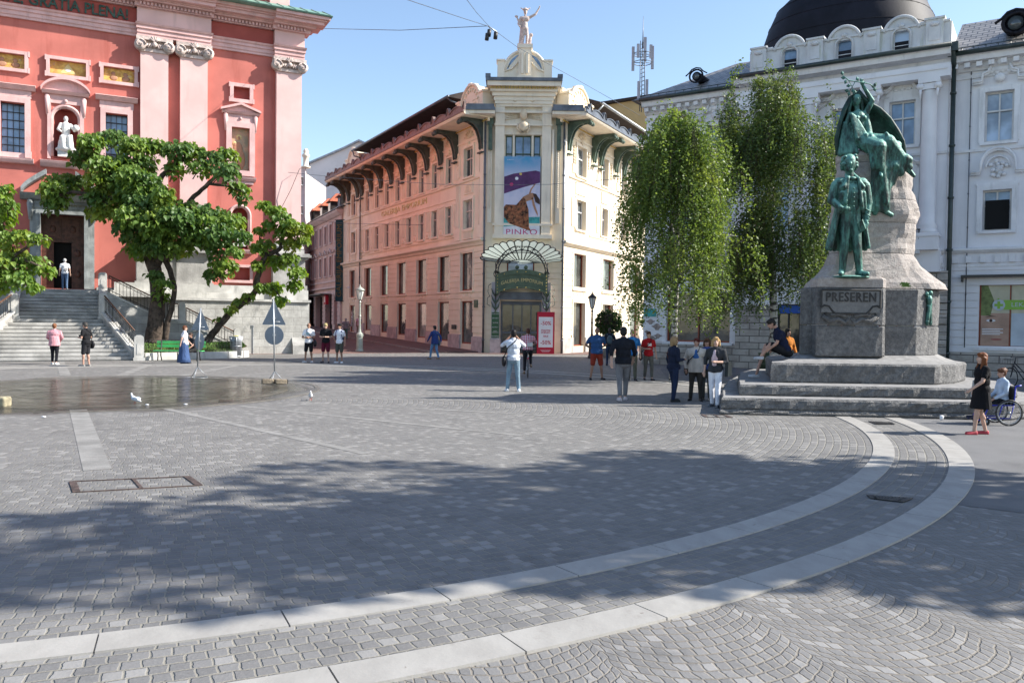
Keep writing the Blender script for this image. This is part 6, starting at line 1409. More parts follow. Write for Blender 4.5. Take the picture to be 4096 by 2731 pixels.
S2 = [(5.3, 19.2), (7, 19.08), (9.4, 18.92), (11.1, 18.8), (11.9, 19.4), (12.7, 21), (12.8, 24), (10.8, 26.3), (7.6, 26), (6.6, 24), (5.75, 21)]
hewn_block(S2, .39, .64, 'step')
S3 = [(6.28, 20.0), (8.2, 19.93), (10.16, 19.83), (10.95, 20.35), (11.9, 21.6), (11.9, 24), (10.2, 25.2), (7.9, 25.1), (7.3, 23.8), (6.68, 21.3)]
hewn_block(S3, .645, 1.12, 'step')
PD = [(7.36, 21.15), (8.5, 21.12), (10.32, 21.1), (11.06, 21.6), (11.6, 22.5), (11.9, 23.8), (11, 24.4), (8.9, 24.4), (8.36, 23.8), (7.82, 22.4)]
S3b = [S3[0], S3[1], S3[2], S3[3], S3[4], S3[5], S3[6], S3[7], S3[8], S3[9]]
lerp2 = lambda A, B_, t: [(a[0]+(b[0]-a[0])*t, a[1]+(b[1]-a[1])*t) for a, b in zip(A, B_)]
poly_loft([(inset(S3b, .06), 1.118), (lerp2(inset(S3b, .06), PD, .35), 1.14), (lerp2(inset(S3b, .06), PD, .7), 1.2), (PD, 1.29)], 'sloped_top', 'granitetop', mo)
def ped(P, z0, z1, mat='hewn'): D = dense(P, .15); return poly_loft([(inset(D, .02), z0), (chip(D, .035, z0), z0+.03), (chip(D, .045, z0+1), (z0+z1)/2), (chip(D, .035, z0+2), z1-.03), (inset(D, .02), z1)], 'pedestal', mat, mo)
ped(PD, 1.28, 2.03); ped(PD, 2.045, 2.99)
FB_ = [(7.66, 20.82), (9.3, 20.78), (9.42, 20.88), (9.44, 21.3), (7.66, 21.3)]
ped(FB_, 1.26, 2.03); ped(FB_, 2.045, 2.99)
poly_loft([(FB_, 3.0), (FB_, 3.2), (inset(FB_, .04, (8.5, 21.1)), 3.24), (inset(FB_, .12, (8.5, 21.2)), 3.27)], 'ledge', 'pillar', mo)
# pillar in courses with open joints
def ringp(xa, xb, y0, y1, z, sd):
    cx, cy = (xa+xb)/2, (y0+y1)/2; P = []
    for k in range(40):
        t = 2*pi*k/40; e = .5; x = cx+(xb-xa)/2*abs(cos(t))**e*(1 if cos(t) > 0 else -1); y = cy+(y1-y0)/2*abs(sin(t))**e*(1 if sin(t) > 0 else -1)
        a = .12*noise.noise(V((x*1.3, y*1.3, z*1.1+sd)))+.07*noise.noise(V((x*4, y*4, z*4))); P.append((x+a*cos(t)+(y-y0)*.4, y+a*sin(t)))
    return (P, z)
prof_ = [(3.0, 7.38, 11.2, 21.12), (3.12, 7.45, 11.1, 21.14), (3.35, 7.75, 10.85, 21.25), (3.6, 7.98, 10.6, 21.32), (3.9, 8.12, 10.45, 21.38), (4.5, 8.16, 10.48, 21.42), (5.0, 8.14, 10.55, 21.42), (5.35, 8.2, 10.5, 21.44), (5.7, 8.28, 10.36, 21.46), (6.2, 8.32, 10.28, 21.48), (6.45, 8.28, 10.3, 21.46), (6.62, 8.5, 10.1, 21.6)]
def pr_(z):
    for a, b in zip(prof_[:-1], prof_[1:]):
        if a[0] <= z <= b[0]: t = (z-a[0])/(b[0]-a[0]); return [a[k]+(b[k]-a[k])*t for k in (1, 2, 3)]
cuts = [3.0, 3.92, 4.72, 5.32, 6.28, 6.62]
for a, b in zip(cuts[:-1], cuts[1:]):
    zz = [a+.006]+[a+(b-a)*k/6 for k in range(1, 6)]+[b-.006]; rg = []
    for i, z in enumerate(zz):
        xa, xb, y0 = pr_(z); g_ = .015 if i in (0, 6) else 0; rg.append(ringp(xa+g_, xb-g_, y0+g_, 23.4, z, 0))
    poly_loft(rg, 'pillar_block', 'pillar', mo)
# carved name panel
MB().box(7.76, 9.22, 20.755, 20.80, 2.36, 2.93).build('name_panel', M['hewn2'], mo)
FM = Fac(7.66, 20.79, 90)
NT_ = lambda x, y, e: V((8.49+x, 20.748-e, 2.74+y))
text('PRESEREN', .33, M['carve'], mo, NT_, .012, sx=.80, space=1.12, bold=.004)
b_ = MB(lambda x, y, z: (8.49+x, 20.755-y, 2.72+z)); W2 = .74
for (x0_, z0_), (x1_, z1_) in zip([(-W2, -.23), (-W2, .21), (W2, .21), (W2, -.23)][:-1], [(-W2, .21), (W2, .21), (W2, -.23)]): b_.tube([(x0_, 0, z0_), (x1_, 0, z1_)], .026, 4, smooth=False)
cv = [(-W2, -.23), (-.66, -.18), (-.55, -.2), (-.46, -.32), (-.38, -.38), (.38, -.38), (.46, -.32), (.55, -.2), (.66, -.18), (W2, -.23)]; b_.tube([(x, 0, z) for x, z in cv], .026, 4, smooth=False); b_.build('name_frame', M['carve'], mo)
b_ = MB(lambda x, y, z: (8.49+x, 20.79-y, 2.72+z))
for sg in (-1, 1): b_.tube([(sg*.62, 0, -.34), (sg*.68, 0, -.46), (sg*.5, 0, -.58), (sg*.3, 0, -.52), (sg*.12, 0, -.62), (sg*.02, 0, -.5)], [.05, .06, .07, .05, .05, .03], 6); b_.tube([(sg*.5, .01, -.42), (sg*.3, .01, -.4), (sg*.1, .01, -.45)], .04, 6)
b_.build('name_ornament', M['hewn'], mo)
M['moss'] = M['grassm']; b_ = MB()
for k in range(60): x, y, z = 9.95+R.gauss(0, .06), 21.08+R.uniform(-.08, .02), 3.03+R.uniform(0, .09); b_.add([(x, y, z), (x+.05, y-.02, z+.01), (x+.02, y, z+.05)], [(0, 1, 2)])
b_.build('moss', M['grassm'], mo, recalc=False)
# small bronze relief on the lit side
rb = MB(); u_ = V((.83, .56, 0)); o_ = V((10.72, 21.3, 2.1))
for k, (x, z, r) in enumerate(((-.05, .05, .05), (.1, .03, .05), (0, .3, .05), (.03, .5, .07), (.0, .62, .09), (.06, .78, .065), (-.1, .76, .05))): rb.sph(tuple(o_+u_*x+V((0, 0, z))), (r, r, r*1.4), 8)
rb.cap(tuple(o_+u_*-.05), tuple(o_+u_*0+V((0, 0, .45))), .04, .06); rb.cap(tuple(o_+u_*.1), tuple(o_+u_*.03+V((0, 0, .45))), .04, .06); melt(rb.build('bronze_relief', M['bronze'], mo), .012, 1)

# ---- bronze poet
po = thing('statue', 'green bronze statue of a standing man in frock coat holding a book, monument ledge', 'statue', (8.5, 20.8, 3.27))
Y_ = 20.95
b = MB(); c = lambda x, z, dy=0: (x, Y_+dy, z)
b.sph(c(8.45, 6.12, 0), (.165, .19, .235), 14); b.sph(c(8.43, 6.02, -.06), (.12, .12, .14), 10); b.cap(c(8.41, 6.08, -.2), c(8.41, 6.13, -.17), .028, .02, 8); b.sph(c(8.43, 5.93, -.13), (.07, .05, .04), 8)
b.cap(c(8.47, 5.75), c(8.46, 5.98), .1, .1)
b.cap(c(8.2, 5.62), c(8.78, 5.62), .15, .15); b.cap(c(8.3, 5.5), c(8.36, 4.95), .2, .19); b.cap(c(8.66, 5.5), c(8.6, 4.95), .2, .19); b.sph(c(8.48, 5.3, -.07), (.27, .18, .34), 12)
b.cap(c(8.12, 5.56), c(8.02, 5.18, -.02), .13, .11); b.cap(c(8.02, 5.18, -.02), c(8.17, 4.96, -.24), .105, .075)
b.cap(c(8.86, 5.56), c(8.95, 5.12, 0), .13, .11); b.cap(c(8.95, 5.12), c(8.88, 4.72, -.1), .1, .075)
# hands
b.sph(c(8.26, 4.95, -.28), (.08, .05, .045), 8)
for k in range(4): b.cap(c(8.27, 4.985-.025*k, -.3), c(8.37, 4.975-.022*k, -.3), .016, .014, 6)
b.cap(c(8.23, 4.98, -.3), c(8.3, 5.03, -.31), .018, .014, 6); b.sph(c(8.85, 4.64, -.13), (.06, .06, .08), 8)
for k in range(4): b.cap(c(8.8+.033*k, 4.6, -.17), c(8.76+.033*k, 4.49, -.19), .016, .014, 6)
b.cap(c(8.4, 4.85), c(8.36, 4.05, -.03), .165, .115); b.cap(c(8.36, 4.05, -.03), c(8.33, 3.42), .115, .085); b.cap(c(8.6, 4.85), c(8.66, 4.05, -.08), .165, .115); b.cap(c(8.66, 4.05, -.08), c(8.74, 3.42, -.05), .115, .085)
b.cap(c(8.33, 3.37, .04), c(8.2, 3.33, -.26), .085, .06); b.cap(c(8.74, 3.37, 0), c(8.84, 3.33, -.3), .085, .06)
bo = melt(b.build('body', M['bronze'], po), .016, 2)
b = MB()   # frock coat: back panel and skirts open in front
for k in range(15):
    t = pi*(k/14); x = 8.49+.44*cos(t); y = .12+.26*sin(t); b.cap(c(8.49+.3*cos(t), 5.0, .04+.16*sin(t)), c(8.49+(.47+.03*sin(k*2.1))*cos(t), 4.0, .1+.34*sin(t)), .06, .055+.012*(k % 2), 8)
for sg in (-1, 1):
    b.cap(c(8.49+sg*.3, 4.95, -.02), c(8.49+sg*.47, 4.02, -.06), .07, .05); b.cap(c(8.49+sg*.13, 5.72, -.17), c(8.49+sg*.2, 5.1, -.22), .045, .05); b.cap(c(8.49+sg*.2, 5.1, -.2), c(8.49+sg*.28, 4.9, -.1), .05, .05); b.cap(c(8.49+sg*.1, 5.75, -.12), c(8.49+sg*.24, 5.5, -.2), .05, .06); b.cap(c(8.49+sg*.08, 5.86, .05), c(8.49+sg*.14, 5.72, -.12), .05, .05)
    b.cap(c(8.49+sg*.26, 5.35, -.16), c(8.49+sg*.32, 5.0, -.12), .07, .06)
for z in (4.78, 4.9): b.cap(c(8.84, z+.06, -.15), c(8.95, z, -.15), .02, .02, 6)
melt(b.build('frock_coat', M['bronze'], po), .018, 1)
b = MB()
b.sph(c(8.46, 6.2, .04), (.17, .18, .17), 12)
for k in range(44): a = R.uniform(-.7, pi+.7); h_ = R.uniform(-.12, .25); r = .165*sqrt(max(.1, 1-(h_/.3)**2)); b.sph(c(8.46+r*cos(a)*1.1, 6.12+h_, .02+r*sin(a)*1.0), .055, 6)
melt(b.build('hair', M['bronze'], po), .016, 1)
b = MB(); b.obox(c(8.72, 4.53, -.2), (.05, -.02, .05), (.03, .02, -.09) if 0 else (.06, .03, -.11), (.02, .025, .01)); b.build('book', M['bronze'], po)
b = MB(); b.sph(c(8.49, 5.72, -.16), (.09, .05, .05), 8); b.cut(); [b.sph(c(8.48, 5.45-.11*k, -.26), .022, 6).cut() if 0 else (b.sph(c(8.48, 5.45-.11*k, -.26), .022, 6), b.cut()) for k in range(5)]; b.each('button', M['bronze'], po)
b = MB(); b.sph((8.52, 20.95, 3.26), (.5, .36, .05), 14); b.build('plinth', M['bronze'], po)
# ---- bronze muse
mu = thing('statue', 'green bronze seated muse raising a laurel branch on top of the rock pillar', 'statue', (9.1, 21.9, 6.6))
Y_ = 21.75
b = MB(); k_ = 1.015
b.sph(c(8.92, 7.93), (.125, .15, .18), 12); b.sph(c(8.9, 7.87, -.06), (.09, .08, .1), 8); b.cap(c(8.9, 7.92, -.16), c(8.9, 7.96, -.14), .018, .014, 6); b.cap(c(8.95, 7.6), c(8.94, 7.85), .07, .065)
b.cap(c(8.78, 7.52), c(9.16, 7.55), .095, .1); b.cap(c(8.97, 7.5), c(9.08, 7.1), .17, .13); b.cap(c(9.08, 7.1), c(9.2, 6.86), .13, .2)
b.sph(c(8.9, 7.42, -.12), .08, 8); b.sph(c(9.08, 7.43, -.12), .08, 8)
b.cap(c(9.17, 7.56), c(9.3, 7.88, -.08), .085, .07); b.cap(c(9.3, 7.88, -.08), c(9.04, 8.26, -.12), .068, .045); b.sph(c(9.0, 8.33, -.13), (.045, .04, .06), 8)
for q in range(4): b.cap(c(8.97+.025*q, 8.35, -.13), c(8.93+.035*q, 8.46-.01*q, -.15), .015, .012, 6)
b.cap(c(9.03, 8.3, -.15), c(9.09, 8.36, -.18), .016, .012, 6)
b.cap(c(8.76, 7.5), c(8.62, 7.15, -.02), .085, .07); b.cap(c(8.62, 7.15, -.02), c(8.5, 6.72, 0), .065, .05)
b.cap(c(9.2, 6.86), c(9.58, 6.76, -.38), .17, .14); b.cap(c(9.58, 6.76, -.38), c(10.12, 6.12, -.32), .14, .1); b.cap(c(10.12, 6.12, -.32), c(10.28, 5.9, -.4), .08, .05)
b.cap(c(9.15, 6.8), c(9.36, 6.72, -.45), .19, .14); b.cap(c(9.36, 6.72, -.45), c(9.38, 6.0, -.45), .14, .09); b.cap(c(9.38, 6.0, -.45), c(9.36, 5.85, -.58), .07, .045)
melt(b.build('body', M['bronze'], mu), .017, 2)
b = MB()   # drapery over knees falling down the rock
for k in range(13):
    x = 9.05+.075*k; b.cap(c(x+.03*sin(k*2), 6.95-.02*k, -.35), c(x*.75+2.35+.03*cos(k*3), 6.1-.05*sin(k), -.5), .05+.012*(k % 3), .045)
for k in range(9): x = 9.2+.055*k; b.cap(c(x, 6.25, -.46), c(x+.02*sin(k*2.2)+.0, 5.0+.12*abs(sin(k*1.1)), -.42), .045+.012*(k % 2), .055, 8)
for k in range(9): t = k/8; b.cap(c(9.5+.1*t, 6.95-.25*t, -.5), c(9.75+.42*t, 6.05+.02*k, -.42), .05+.01*(k % 2), .04, 8)
for k in range(11): b.cap(c(9.28+.085*k, 6.75-.045*k, -.42), c(9.32+.06*k+.02*sin(k*2), 4.95+.11*k, -.36), .105+.015*(k % 2), .075)
b.cap(c(9.35, 6.5, -.5), c(9.55, 5.2, -.45), .1, .09); b.cap(c(9.3, 5.1, -.42), c(9.75, 4.9, -.35), .07, .06); b.sph(c(9.3, 6.7, -.3), (.4, .2, .25), 10)
for k in range(6): b.cap(c(9.6+.08*k, 6.25-.02*k, -.44), c(9.45+.1*k, 5.85+.05*k, -.44), .04, .035, 8)
b.cap(c(9.15, 6.86, -.1), c(9.58, 6.76, -.42), .2, .19); b.cap(c(9.58, 6.76, -.42), c(10.14, 6.14, -.36), .19, .13); b.cap(c(9.58, 6.6, -.4), c(9.95, 6.0, -.36), .17, .12); b.cap(c(9.1, 6.78, -.2), c(9.32, 6.6, -.5), .22, .2); b.cap(c(9.32, 6.6, -.5), c(9.36, 6.1, -.48), .19, .14)
for k in range(5): b.cap(c(8.74+.03*k, 7.52-.02*k, -.14), c(8.86+.07*k, 6.85, -.26), .045, .06)
for k in range(4): b.cap(c(8.62+.05*k, 7.3, -.02), c(8.5+.12*k, 6.5, -.1-.03*k), .06, .08)
b.cap(c(9.17, 7.5, -.02), c(9.22, 6.95, -.1), .09, .12)
melt(b.build('drapery', M['bronze'], mu), .022, 1)
b = MB()   # cloak: hollow sail behind her
OUT = [(8.45, 6.5), (8.42, 6.9), (8.48, 7.3), (8.6, 7.65), (8.74, 7.98), (8.95, 8.12), (9.25, 7.86), (9.5, 7.68), (9.78, 7.45), (10.0, 7.15), (10.14, 6.85), (10.18, 6.55)]
CENT = (9.2, 6.9); N_ = len(OUT); vs = []
for t, dy in ((1, -.02), (1.0, .12), (.8, .3), (.4, .42), (0, .45)): vs += [c(CENT[0]+(x-CENT[0])*t, CENT[1]+(z-CENT[1])*t, dy) for x, z in OUT]
b.add(vs, [(r*N_+j, r*N_+j+1, (r+1)*N_+j+1, (r+1)*N_+j) for r in range(4) for j in range(N_-1)], True)
b.tube([c(x, z, -.04+.04*sin(i*2.3)) for i, (x, z) in enumerate(OUT)], [.045+.02*(i % 2) for i in range(N_)], 8)
M['bronzeshaded'] = pm('shaded_bronze', (.014, .045, .036), .6, .4, 5, .5, 10, tint=(.05, .15, .12), tamt=.6, streak=1)  # darker bronze: less patina, and the hollow's shade put into the colour
ck = b.build('cloak', M['bronzeshaded'], mu, recalc=False); sl = ck.modifiers.new('thickness', 'SOLIDIFY'); sl.thickness = .05
b = MB()
for k in range(18): t = R.uniform(-.2, pi+.2); b.sph(c(8.92+.13*cos(t), 7.97+.12*sin(t)*.9+R.uniform(-.04, .08), .03), .045, 6)
b.cap(c(8.8, 7.95, .02), c(8.74, 7.6, .05), .05, .05); b.cap(c(9.05, 7.95, .02), c(9.12, 7.65, .05), .05, .05)
melt(b.build('hair', M['bronze'], mu), .016, 1)
br = MB(); bp = [c(8.52, 8.52, -.1), c(8.66, 8.4, -.12), c(8.82, 8.36, -.15), c(9.0, 8.33, -.17), c(9.2, 8.3, -.15), c(9.32, 8.24, -.12)]; br.tube(bp, .014, 5); br.tube([c(8.66, 8.4, -.12), c(8.72, 8.3, -.12), c(8.78, 8.2, -.1)], .01, 4); br.tube([c(8.82, 8.36, -.15), c(8.76, 8.24, -.13), c(8.7, 8.12, -.1)], .01, 4)
def leafq(p, d, w=.035, l=.12):
    p = V(p); d = V(d).normalized(); s_ = d.cross(V((0, 1, .2))).normalized()*w; br.add([p, p+d*l*.5+s_, p+d*l, p+d*l*.5-s_, p+d*l*.5+V((0, -.015, 0))], [(0, 1, 4), (1, 2, 4), (2, 3, 4), (3, 0, 4)])
for p, d in ((c(8.52, 8.52, -.1), (-.3, 0, 1)), (c(8.6, 8.46, -.1), (-1, 0, .1)), (c(8.62, 8.43, -.1), (-.4, 0, -1)), (c(8.78, 8.2, -.1), (.2, 0, -1)), (c(8.7, 8.12, -.1), (-1, 0, .2)), (c(8.7, 8.12, -.1), (-.2, 0, -1)), (c(9.32, 8.24, -.12), (.6, 0, 1)), (c(9.32, 8.24, -.12), (.4, 0, -1)), (c(8.9, 8.36, -.16), (-.4, 0, 1)), (c(8.74, 8.28, -.1), (-.9, 0, -.2)), (c(9.25, 8.28, -.1), (.9, 0, -.3))): leafq(p, d, .05, .14)
br.build('laurel_branch', M['bronze'], mu, recalc=False)

# rooftop statue on the store tower
rt_ = thing('rooftop_statue', 'pale stone figure with one arm raised on the rooftop above the store entrance', 'statue', tuple(ET.pt(2.43, .1, 19.42)))
P0 = ET.pt(2.43, .1, 19.42); q = lambda x, y, z: tuple(P0+V((x, y, z))*1.28)
b = MB()
b.cap(q(-.14, 0, .05), q(-.1, 0, .5), .075, .1); b.cap(q(-.1, 0, .5), q(-.08, 0, .95), .1, .12); b.cap(q(.08, -.05, .05), q(.1, -.05, .5), .075, .1); b.cap(q(.1, -.05, .5), q(.06, 0, .95), .1, .12); b.cap(q(-.01, 0, .95), q(0, 0, 1.15), .17, .15); b.cap(q(-.06, 0, 1.35), q(.08, 0, 1.38), .17, .17); b.cap(q(-.2, 0, 1.44), q(.2, 0, 1.46), .09, .09)
b.cap(q(0, 0, 1.5), q(0, 0, 1.62), .07, .07); b.sph(q(0, -.01, 1.72), (.12, .14, .17)); b.sph(q(0, 0, 1.83), (.2, .2, .06)); b.sph(q(0, 0, 1.86), (.13, .13, .1))
for sg in (-1, 1): b.cap(q(sg*.1, 0, 1.86), q(sg*.24, .02, 1.93), .05, .03)
b.cap(q(.22, 0, 1.46), q(.5, 0, 1.62), .09, .075); b.cap(q(.5, 0, 1.62), q(.68, 0, 1.92), .07, .05); b.sph(q(.7, 0, 1.99), (.055, .05, .07)); b.cap(q(.7, 0, 2.02), q(.74, 0, 2.1), .02, .016)
b.cap(q(-.22, 0, 1.44), q(-.34, .02, 1.15), .09, .075); b.cap(q(-.34, .02, 1.15), q(-.26, -.12, .95), .07, .05); b.cap(q(-.36, 0, 1.3), q(-.42, 0, 1.48), .05, .04); b.sph(q(-.44, 0, 1.5), (.12, .06, .08)); b.cap(q(-.2, .05, 1.2), q(-.2, .06, .9), .09, .08)
b.cap(q(-.16, .05, .9), q(-.26, .05, .1), .12, .09); b.cap(q(.2, .1, .05), q(.27, .1, .55), .13, .09); b.sph(q(.3, .08, .62), (.13, .1, .13))
melt(b.build('figure', M['marble2'] if 0 else M['capital'], rt_), .03, 2); MB().slab([q(-.38, -.3, 0)[:2], q(.38, -.3, 0)[:2], q(.38, .3, 0)[:2], q(-.38, .3, 0)[:2]], P0.z-.01, P0.z+.1).build('plinth', M['capital'], rt_)
# ================================================================ PEOPLE
_cm = {}
def cloth(col, key='cloth', bump=.5, rough=.9):
    k = (key,)+tuple(col)
    if k not in _cm:
        m, nt, b = newmat(key); tc = nt.new('ShaderNodeTexCoord').outputs['Object']
        mp = nt.new('ShaderNodeMapping'); nt.put(mp.inputs[0], tc); mp.inputs['Scale'].default_value = (1, 1, .45)
        n1 = nt.noise(mp.outputs[0], 9, 3); c = nt.mix(nt.sm(n1, .3, .7), c4([x*.78 for x in col]), c4([min(1, x*1.1) for x in col])); nt.put(b.inputs['Base Color'], c)
        b.inputs['Roughness'].default_value = rough; b.inputs['Specular IOR Level'].default_value = .25; nt.put(b.inputs['Normal'], nt.bump(n1, bump, .06)); _cm[k] = m
    return _cm[k]
def plaid():
    m, nt, b = newmat('plaid_cloth'); tc = nt.new('ShaderNodeTexCoord').outputs['Object']; sp = nt.new('ShaderNodeSeparateXYZ'); nt.put(sp.inputs[0], tc)
    fx = nt.m('FRACT', nt.m('MULTIPLY', sp.outputs[0], 12)); fz = nt.m('FRACT', nt.m('MULTIPLY', sp.outputs[2], 12))
    c = nt.mix(nt.sm(fx, .55, .6), (.55, .10, .12, 1), (.70, .45, .48, 1)); c = nt.mix(nt.m('MULTIPLY', nt.sm(fz, .55, .6), .5), c, (.75, .6, .65, 1)); c = nt.mix(nt.m('MULTIPLY', nt.sm(nt.m('ABSOLUTE', nt.m('SUBTRACT', fz, .3)), .08, .04), .7), c, (.15, .08, .2, 1)); nt.put(b.inputs['Base Color'], c); b.inputs['Roughness'].default_value = .9; return m
SK = [(.46, .27, .20), (.52, .33, .25), (.34, .19, .13)]
ARM = dict(down=((.25, -.03, 1.14), (.27, .05, .89)), phone=((.25, .0, 1.13), (.08, .26, 1.14)), photo=((.30, .16, 1.30), (.09, .24, 1.56)), hip=((.34, -.08, 1.17), (.2, .04, 1.02)), fwd=((.26, .08, 1.14), (.24, .3, 1.0)), swf=((.25, .1, 1.15), (.25, .27, .95)), swb=((.26, -.15, 1.16), (.28, -.2, .92)), cross=((.26, .06, 1.12), (.0, .22, 1.1)), bars=((.27, .16, 1.2), (.26, .42, 1.14)), back=((.29, -.12, 1.16), (.1, -.2, 1.02)), pocket=((.31, -.06, 1.15), (.22, .06, .95)), lap=((.24, .04, 1.14), (.14, .26, .98)), point=((.27, .12, 1.2), (.3, .36, 1.05)), knee=((.22, .2, 1.14), (.14, .42, .98)))
def person(label, pos, h, head, skin=0, hair=('short', (.03, .02, .015)), top=('short', (.8, .8, .8)), bottom=('trousers', (.05, .05, .06)), shoes=(.05, .05, .05), arms=('down', 'down'), step=(0, 0), w=1.0, extra=(), vox=.018, lean=0, nod=0, seat=None, spread=.1, legs=None, look=0, group=None):
    t = thing('person', label, 'person', tuple(pos), group); k = h/1.75; Rz = Matrix.Rotation(radians(head), 3, 'Z'); P0 = V(pos); dz = (seat/k-.92) if seat else 0
    def W_(p, up=False):
        x, y, z = p
        if up: z += dz; y += (z-dz-.95)*lean
        return tuple(P0+Rz @ V((x*k, y*k, z*k)))
    U = lambda x, y, z: W_((x, y, z), True); Lw = lambda x, y, z: W_((x, y, z))
    r = lambda v: v*k
    RH = Rz
    def torso(b, g=0, z0=.86, neck=False):
        b.sph(U(0, 0, .97), ((.165+g)*k*w, (.125+g)*k*w, .15*k), 12, RH); b.sph(U(0, .0, 1.13), ((.15+g)*k*w, (.115+g)*k*w, .17*k), 12, RH); b.sph(U(0, .0, 1.30), ((.175+g)*k*w, (.12+g)*k*w, .17*k), 12, RH)
        b.cap(U(-.135, 0, 1.395), U(.135, 0, 1.395), r(.062+g), r(.062+g)); b.cap(U(-.09, 0, 1.43), U(.09, 0, 1.43), r(.045+g), r(.045+g)); b.cap(U(0, 0, 1.42), U(0, .005, 1.47), r(.07+g), r(.055+g))
    hip = [(-.09, 0, .92+dz), (.09, 0, .92+dz)]
    LG = []
    for i, sg in enumerate((-1, 1)):
        if legs: LG.append((hip[i],)+legs[i])
        else:
            fy = step[i]; LG.append((hip[i], (sg*(.09+spread)/2, fy*.5+.035+abs(fy)*.08, .49), (sg*spread, fy-.0, .085+max(0, -fy-.15)*.35)))
    AR = []
    for i, sg in enumerate((-1, 1)):
        e, wv = ARM[arms[i]] if isinstance(arms[i], str) else arms[i]; AR.append((U(sg*.178*w, 0, 1.395), U(sg*e[0]*(w if e[0] > .2 else 1), e[1], e[2]), U(sg*wv[0], wv[1], wv[2])))
    # body
    b = MB(); torso(b); b.cap(U(0, .0, 1.45), U(0, .015, 1.56), r(.055), r(.052))
    hc = V(U(0, .02+nod*.06, 1.63-nod*.02)); HR = Rz @ Matrix.Rotation(radians(look), 3, 'Z') @ Matrix.Rotation(-nod*.5, 3, 'X')
    hp = lambda x, y, z: tuple(hc+HR @ V((x, y, z))*k)
    b.sph(hp(0, -.01, .02), (.075*k, .095*k, .1*k), 12, HR); b.sph(hp(0, .015, -.03), (.06*k, .075*k, .085*k), 12, HR); b.cap(hp(0, .085, .015), hp(0, .102, -.025), r(.011), r(.016), 6); b.sph(hp(0, .055, -.095), (.03*k, .03*k, .022*k), 8); b.cap(hp(-.02, .082, -.055), hp(.02, .082, -.055), r(.012), r(.012), 6)
    for sg in (-1, 1): b.sph(hp(sg*.077, -.01, -.01), (.012*k, .022*k, .032*k), 6, HR)
    for i, (s_, e, wv) in enumerate(AR):
        b.cap(s_, e, r(.05), r(.04)); b.cap(e, wv, r(.04), r(.027))
        d = (V(wv)-V(e)).normalized(); sd = d.cross(V((0, 0, 1)));
        sd = (sd if sd.length > .2 else Rz @ V((0, 1, 0))).normalized(); pc = V(wv)+d*.05*k; b.cap(tuple(V(wv)), tuple(pc+d*.02*k), r(.026), r(.033), 8); nn = d.cross(sd).normalized()
        for f_, (o_, ln) in enumerate(((-.027, .062), (-.009, .075), (.009, .07), (.027, .055))):
            a = pc+sd*o_*k+d*.025*k; m1 = a+d*ln*.55*k; b.cap(tuple(a), tuple(m1), r(.0095), r(.009), 6); b.cap(tuple(m1), tuple(m1+(d*.75+nn*.5*(1 if i else -1)).normalized()*ln*.5*k), r(.009), r(.0075), 6)
        tp = V(wv)+d*.02*k+sd*.03*k; b.cap(tuple(tp), tuple(tp+(sd*.6+d).normalized()*.055*k), r(.012), r(.009), 6)
    lk = .72 if bottom[0] in ('trousers', 'cropped', 'skirt') else 1
    for hj, kn, an in LG:
        b.cap(Lw(*hj), Lw(*kn), r(.08*w)*lk, r(.052)*lk); b.cap(Lw(*kn), Lw(*an), r(.052)*lk, r(.036)*(.9 if lk < 1 else 1))
        if lk == 1: b.cap(Lw(kn[0], kn[1]-.02, kn[2]-.04), Lw((kn[0]+an[0])/2, (kn[1]+an[1])/2-.015, (kn[2]+an[2])/2+.06), r(.045), r(.045))
    melt(b.build('body', cloth(SK[skin], 'skin', .1, .55), t), vox*.75, 2, .4)
    for sg in (-1, 1): MB().sph(hp(sg*.031, .083, .02), (.012*k, .007*k, .008*k), 6, HR).build('eye', M['black'], t)
    # top
    kind, col = top[:2]; mt = col if isinstance(col, bpy.types.Material) else cloth(col, 'shirt_cloth')
    if kind:
        b = MB(); torso(b, .02)
        for s_, e, wv in AR:
            if kind in ('short', 'dress', 'cap'): f_ = .62 if kind != 'cap' else .3; q = V(s_).lerp(V(e), f_); b.cap(s_, tuple(q), r(.07), r(.062))
            else:
                b.cap(s_, e, r(.068), r(.056)); q = V(e).lerp(V(wv), .95 if kind in ('long', 'jacket') else .35); b.cap(e, tuple(q), r(.055), r(.04))
        if kind in ('short', 'long', 'roll'): b.tube([U(0, 0, 1.0), U(0, 0, .88)], [r(.17*w), r(.175*w)], 14) if not seat else None
        if kind == 'jacket': b.tube([U(0, -.01, 1.2), U(0, -.01, .8)], [r(.16*w), r(.19*w)], 14)
        o = b.build('shirt' if kind != 'dress' else 'dress', mt, t)
        if kind in ('short', 'long', 'roll', 'jacket') and not seat:
            pass
        if kind == 'dress':
            b2 = MB(); n_ = 20; rings = []
            for z, rx, ry in ((1.0, .165, .13), (.85, .185, .15), (.7, .2, .17), (.56, .22, .19)): rings += [U(rx*w*cos(2*pi*j/n_)*(1+.05*sin(j*2.5)), ry*w*sin(2*pi*j/n_)+.01, z) for j in range(n_)]
            b2.add(rings, [(i*n_+j, i*n_+(j+1) % n_, (i+1)*n_+(j+1) % n_, (i+1)*n_+j) for i in range(3) for j in range(n_)]+[tuple(range(n_))[::-1], tuple(range(3*n_, 4*n_))]); b2.build('skirt', mt, t)
        melt(o, vox, 3)
    kind, col = bottom; 
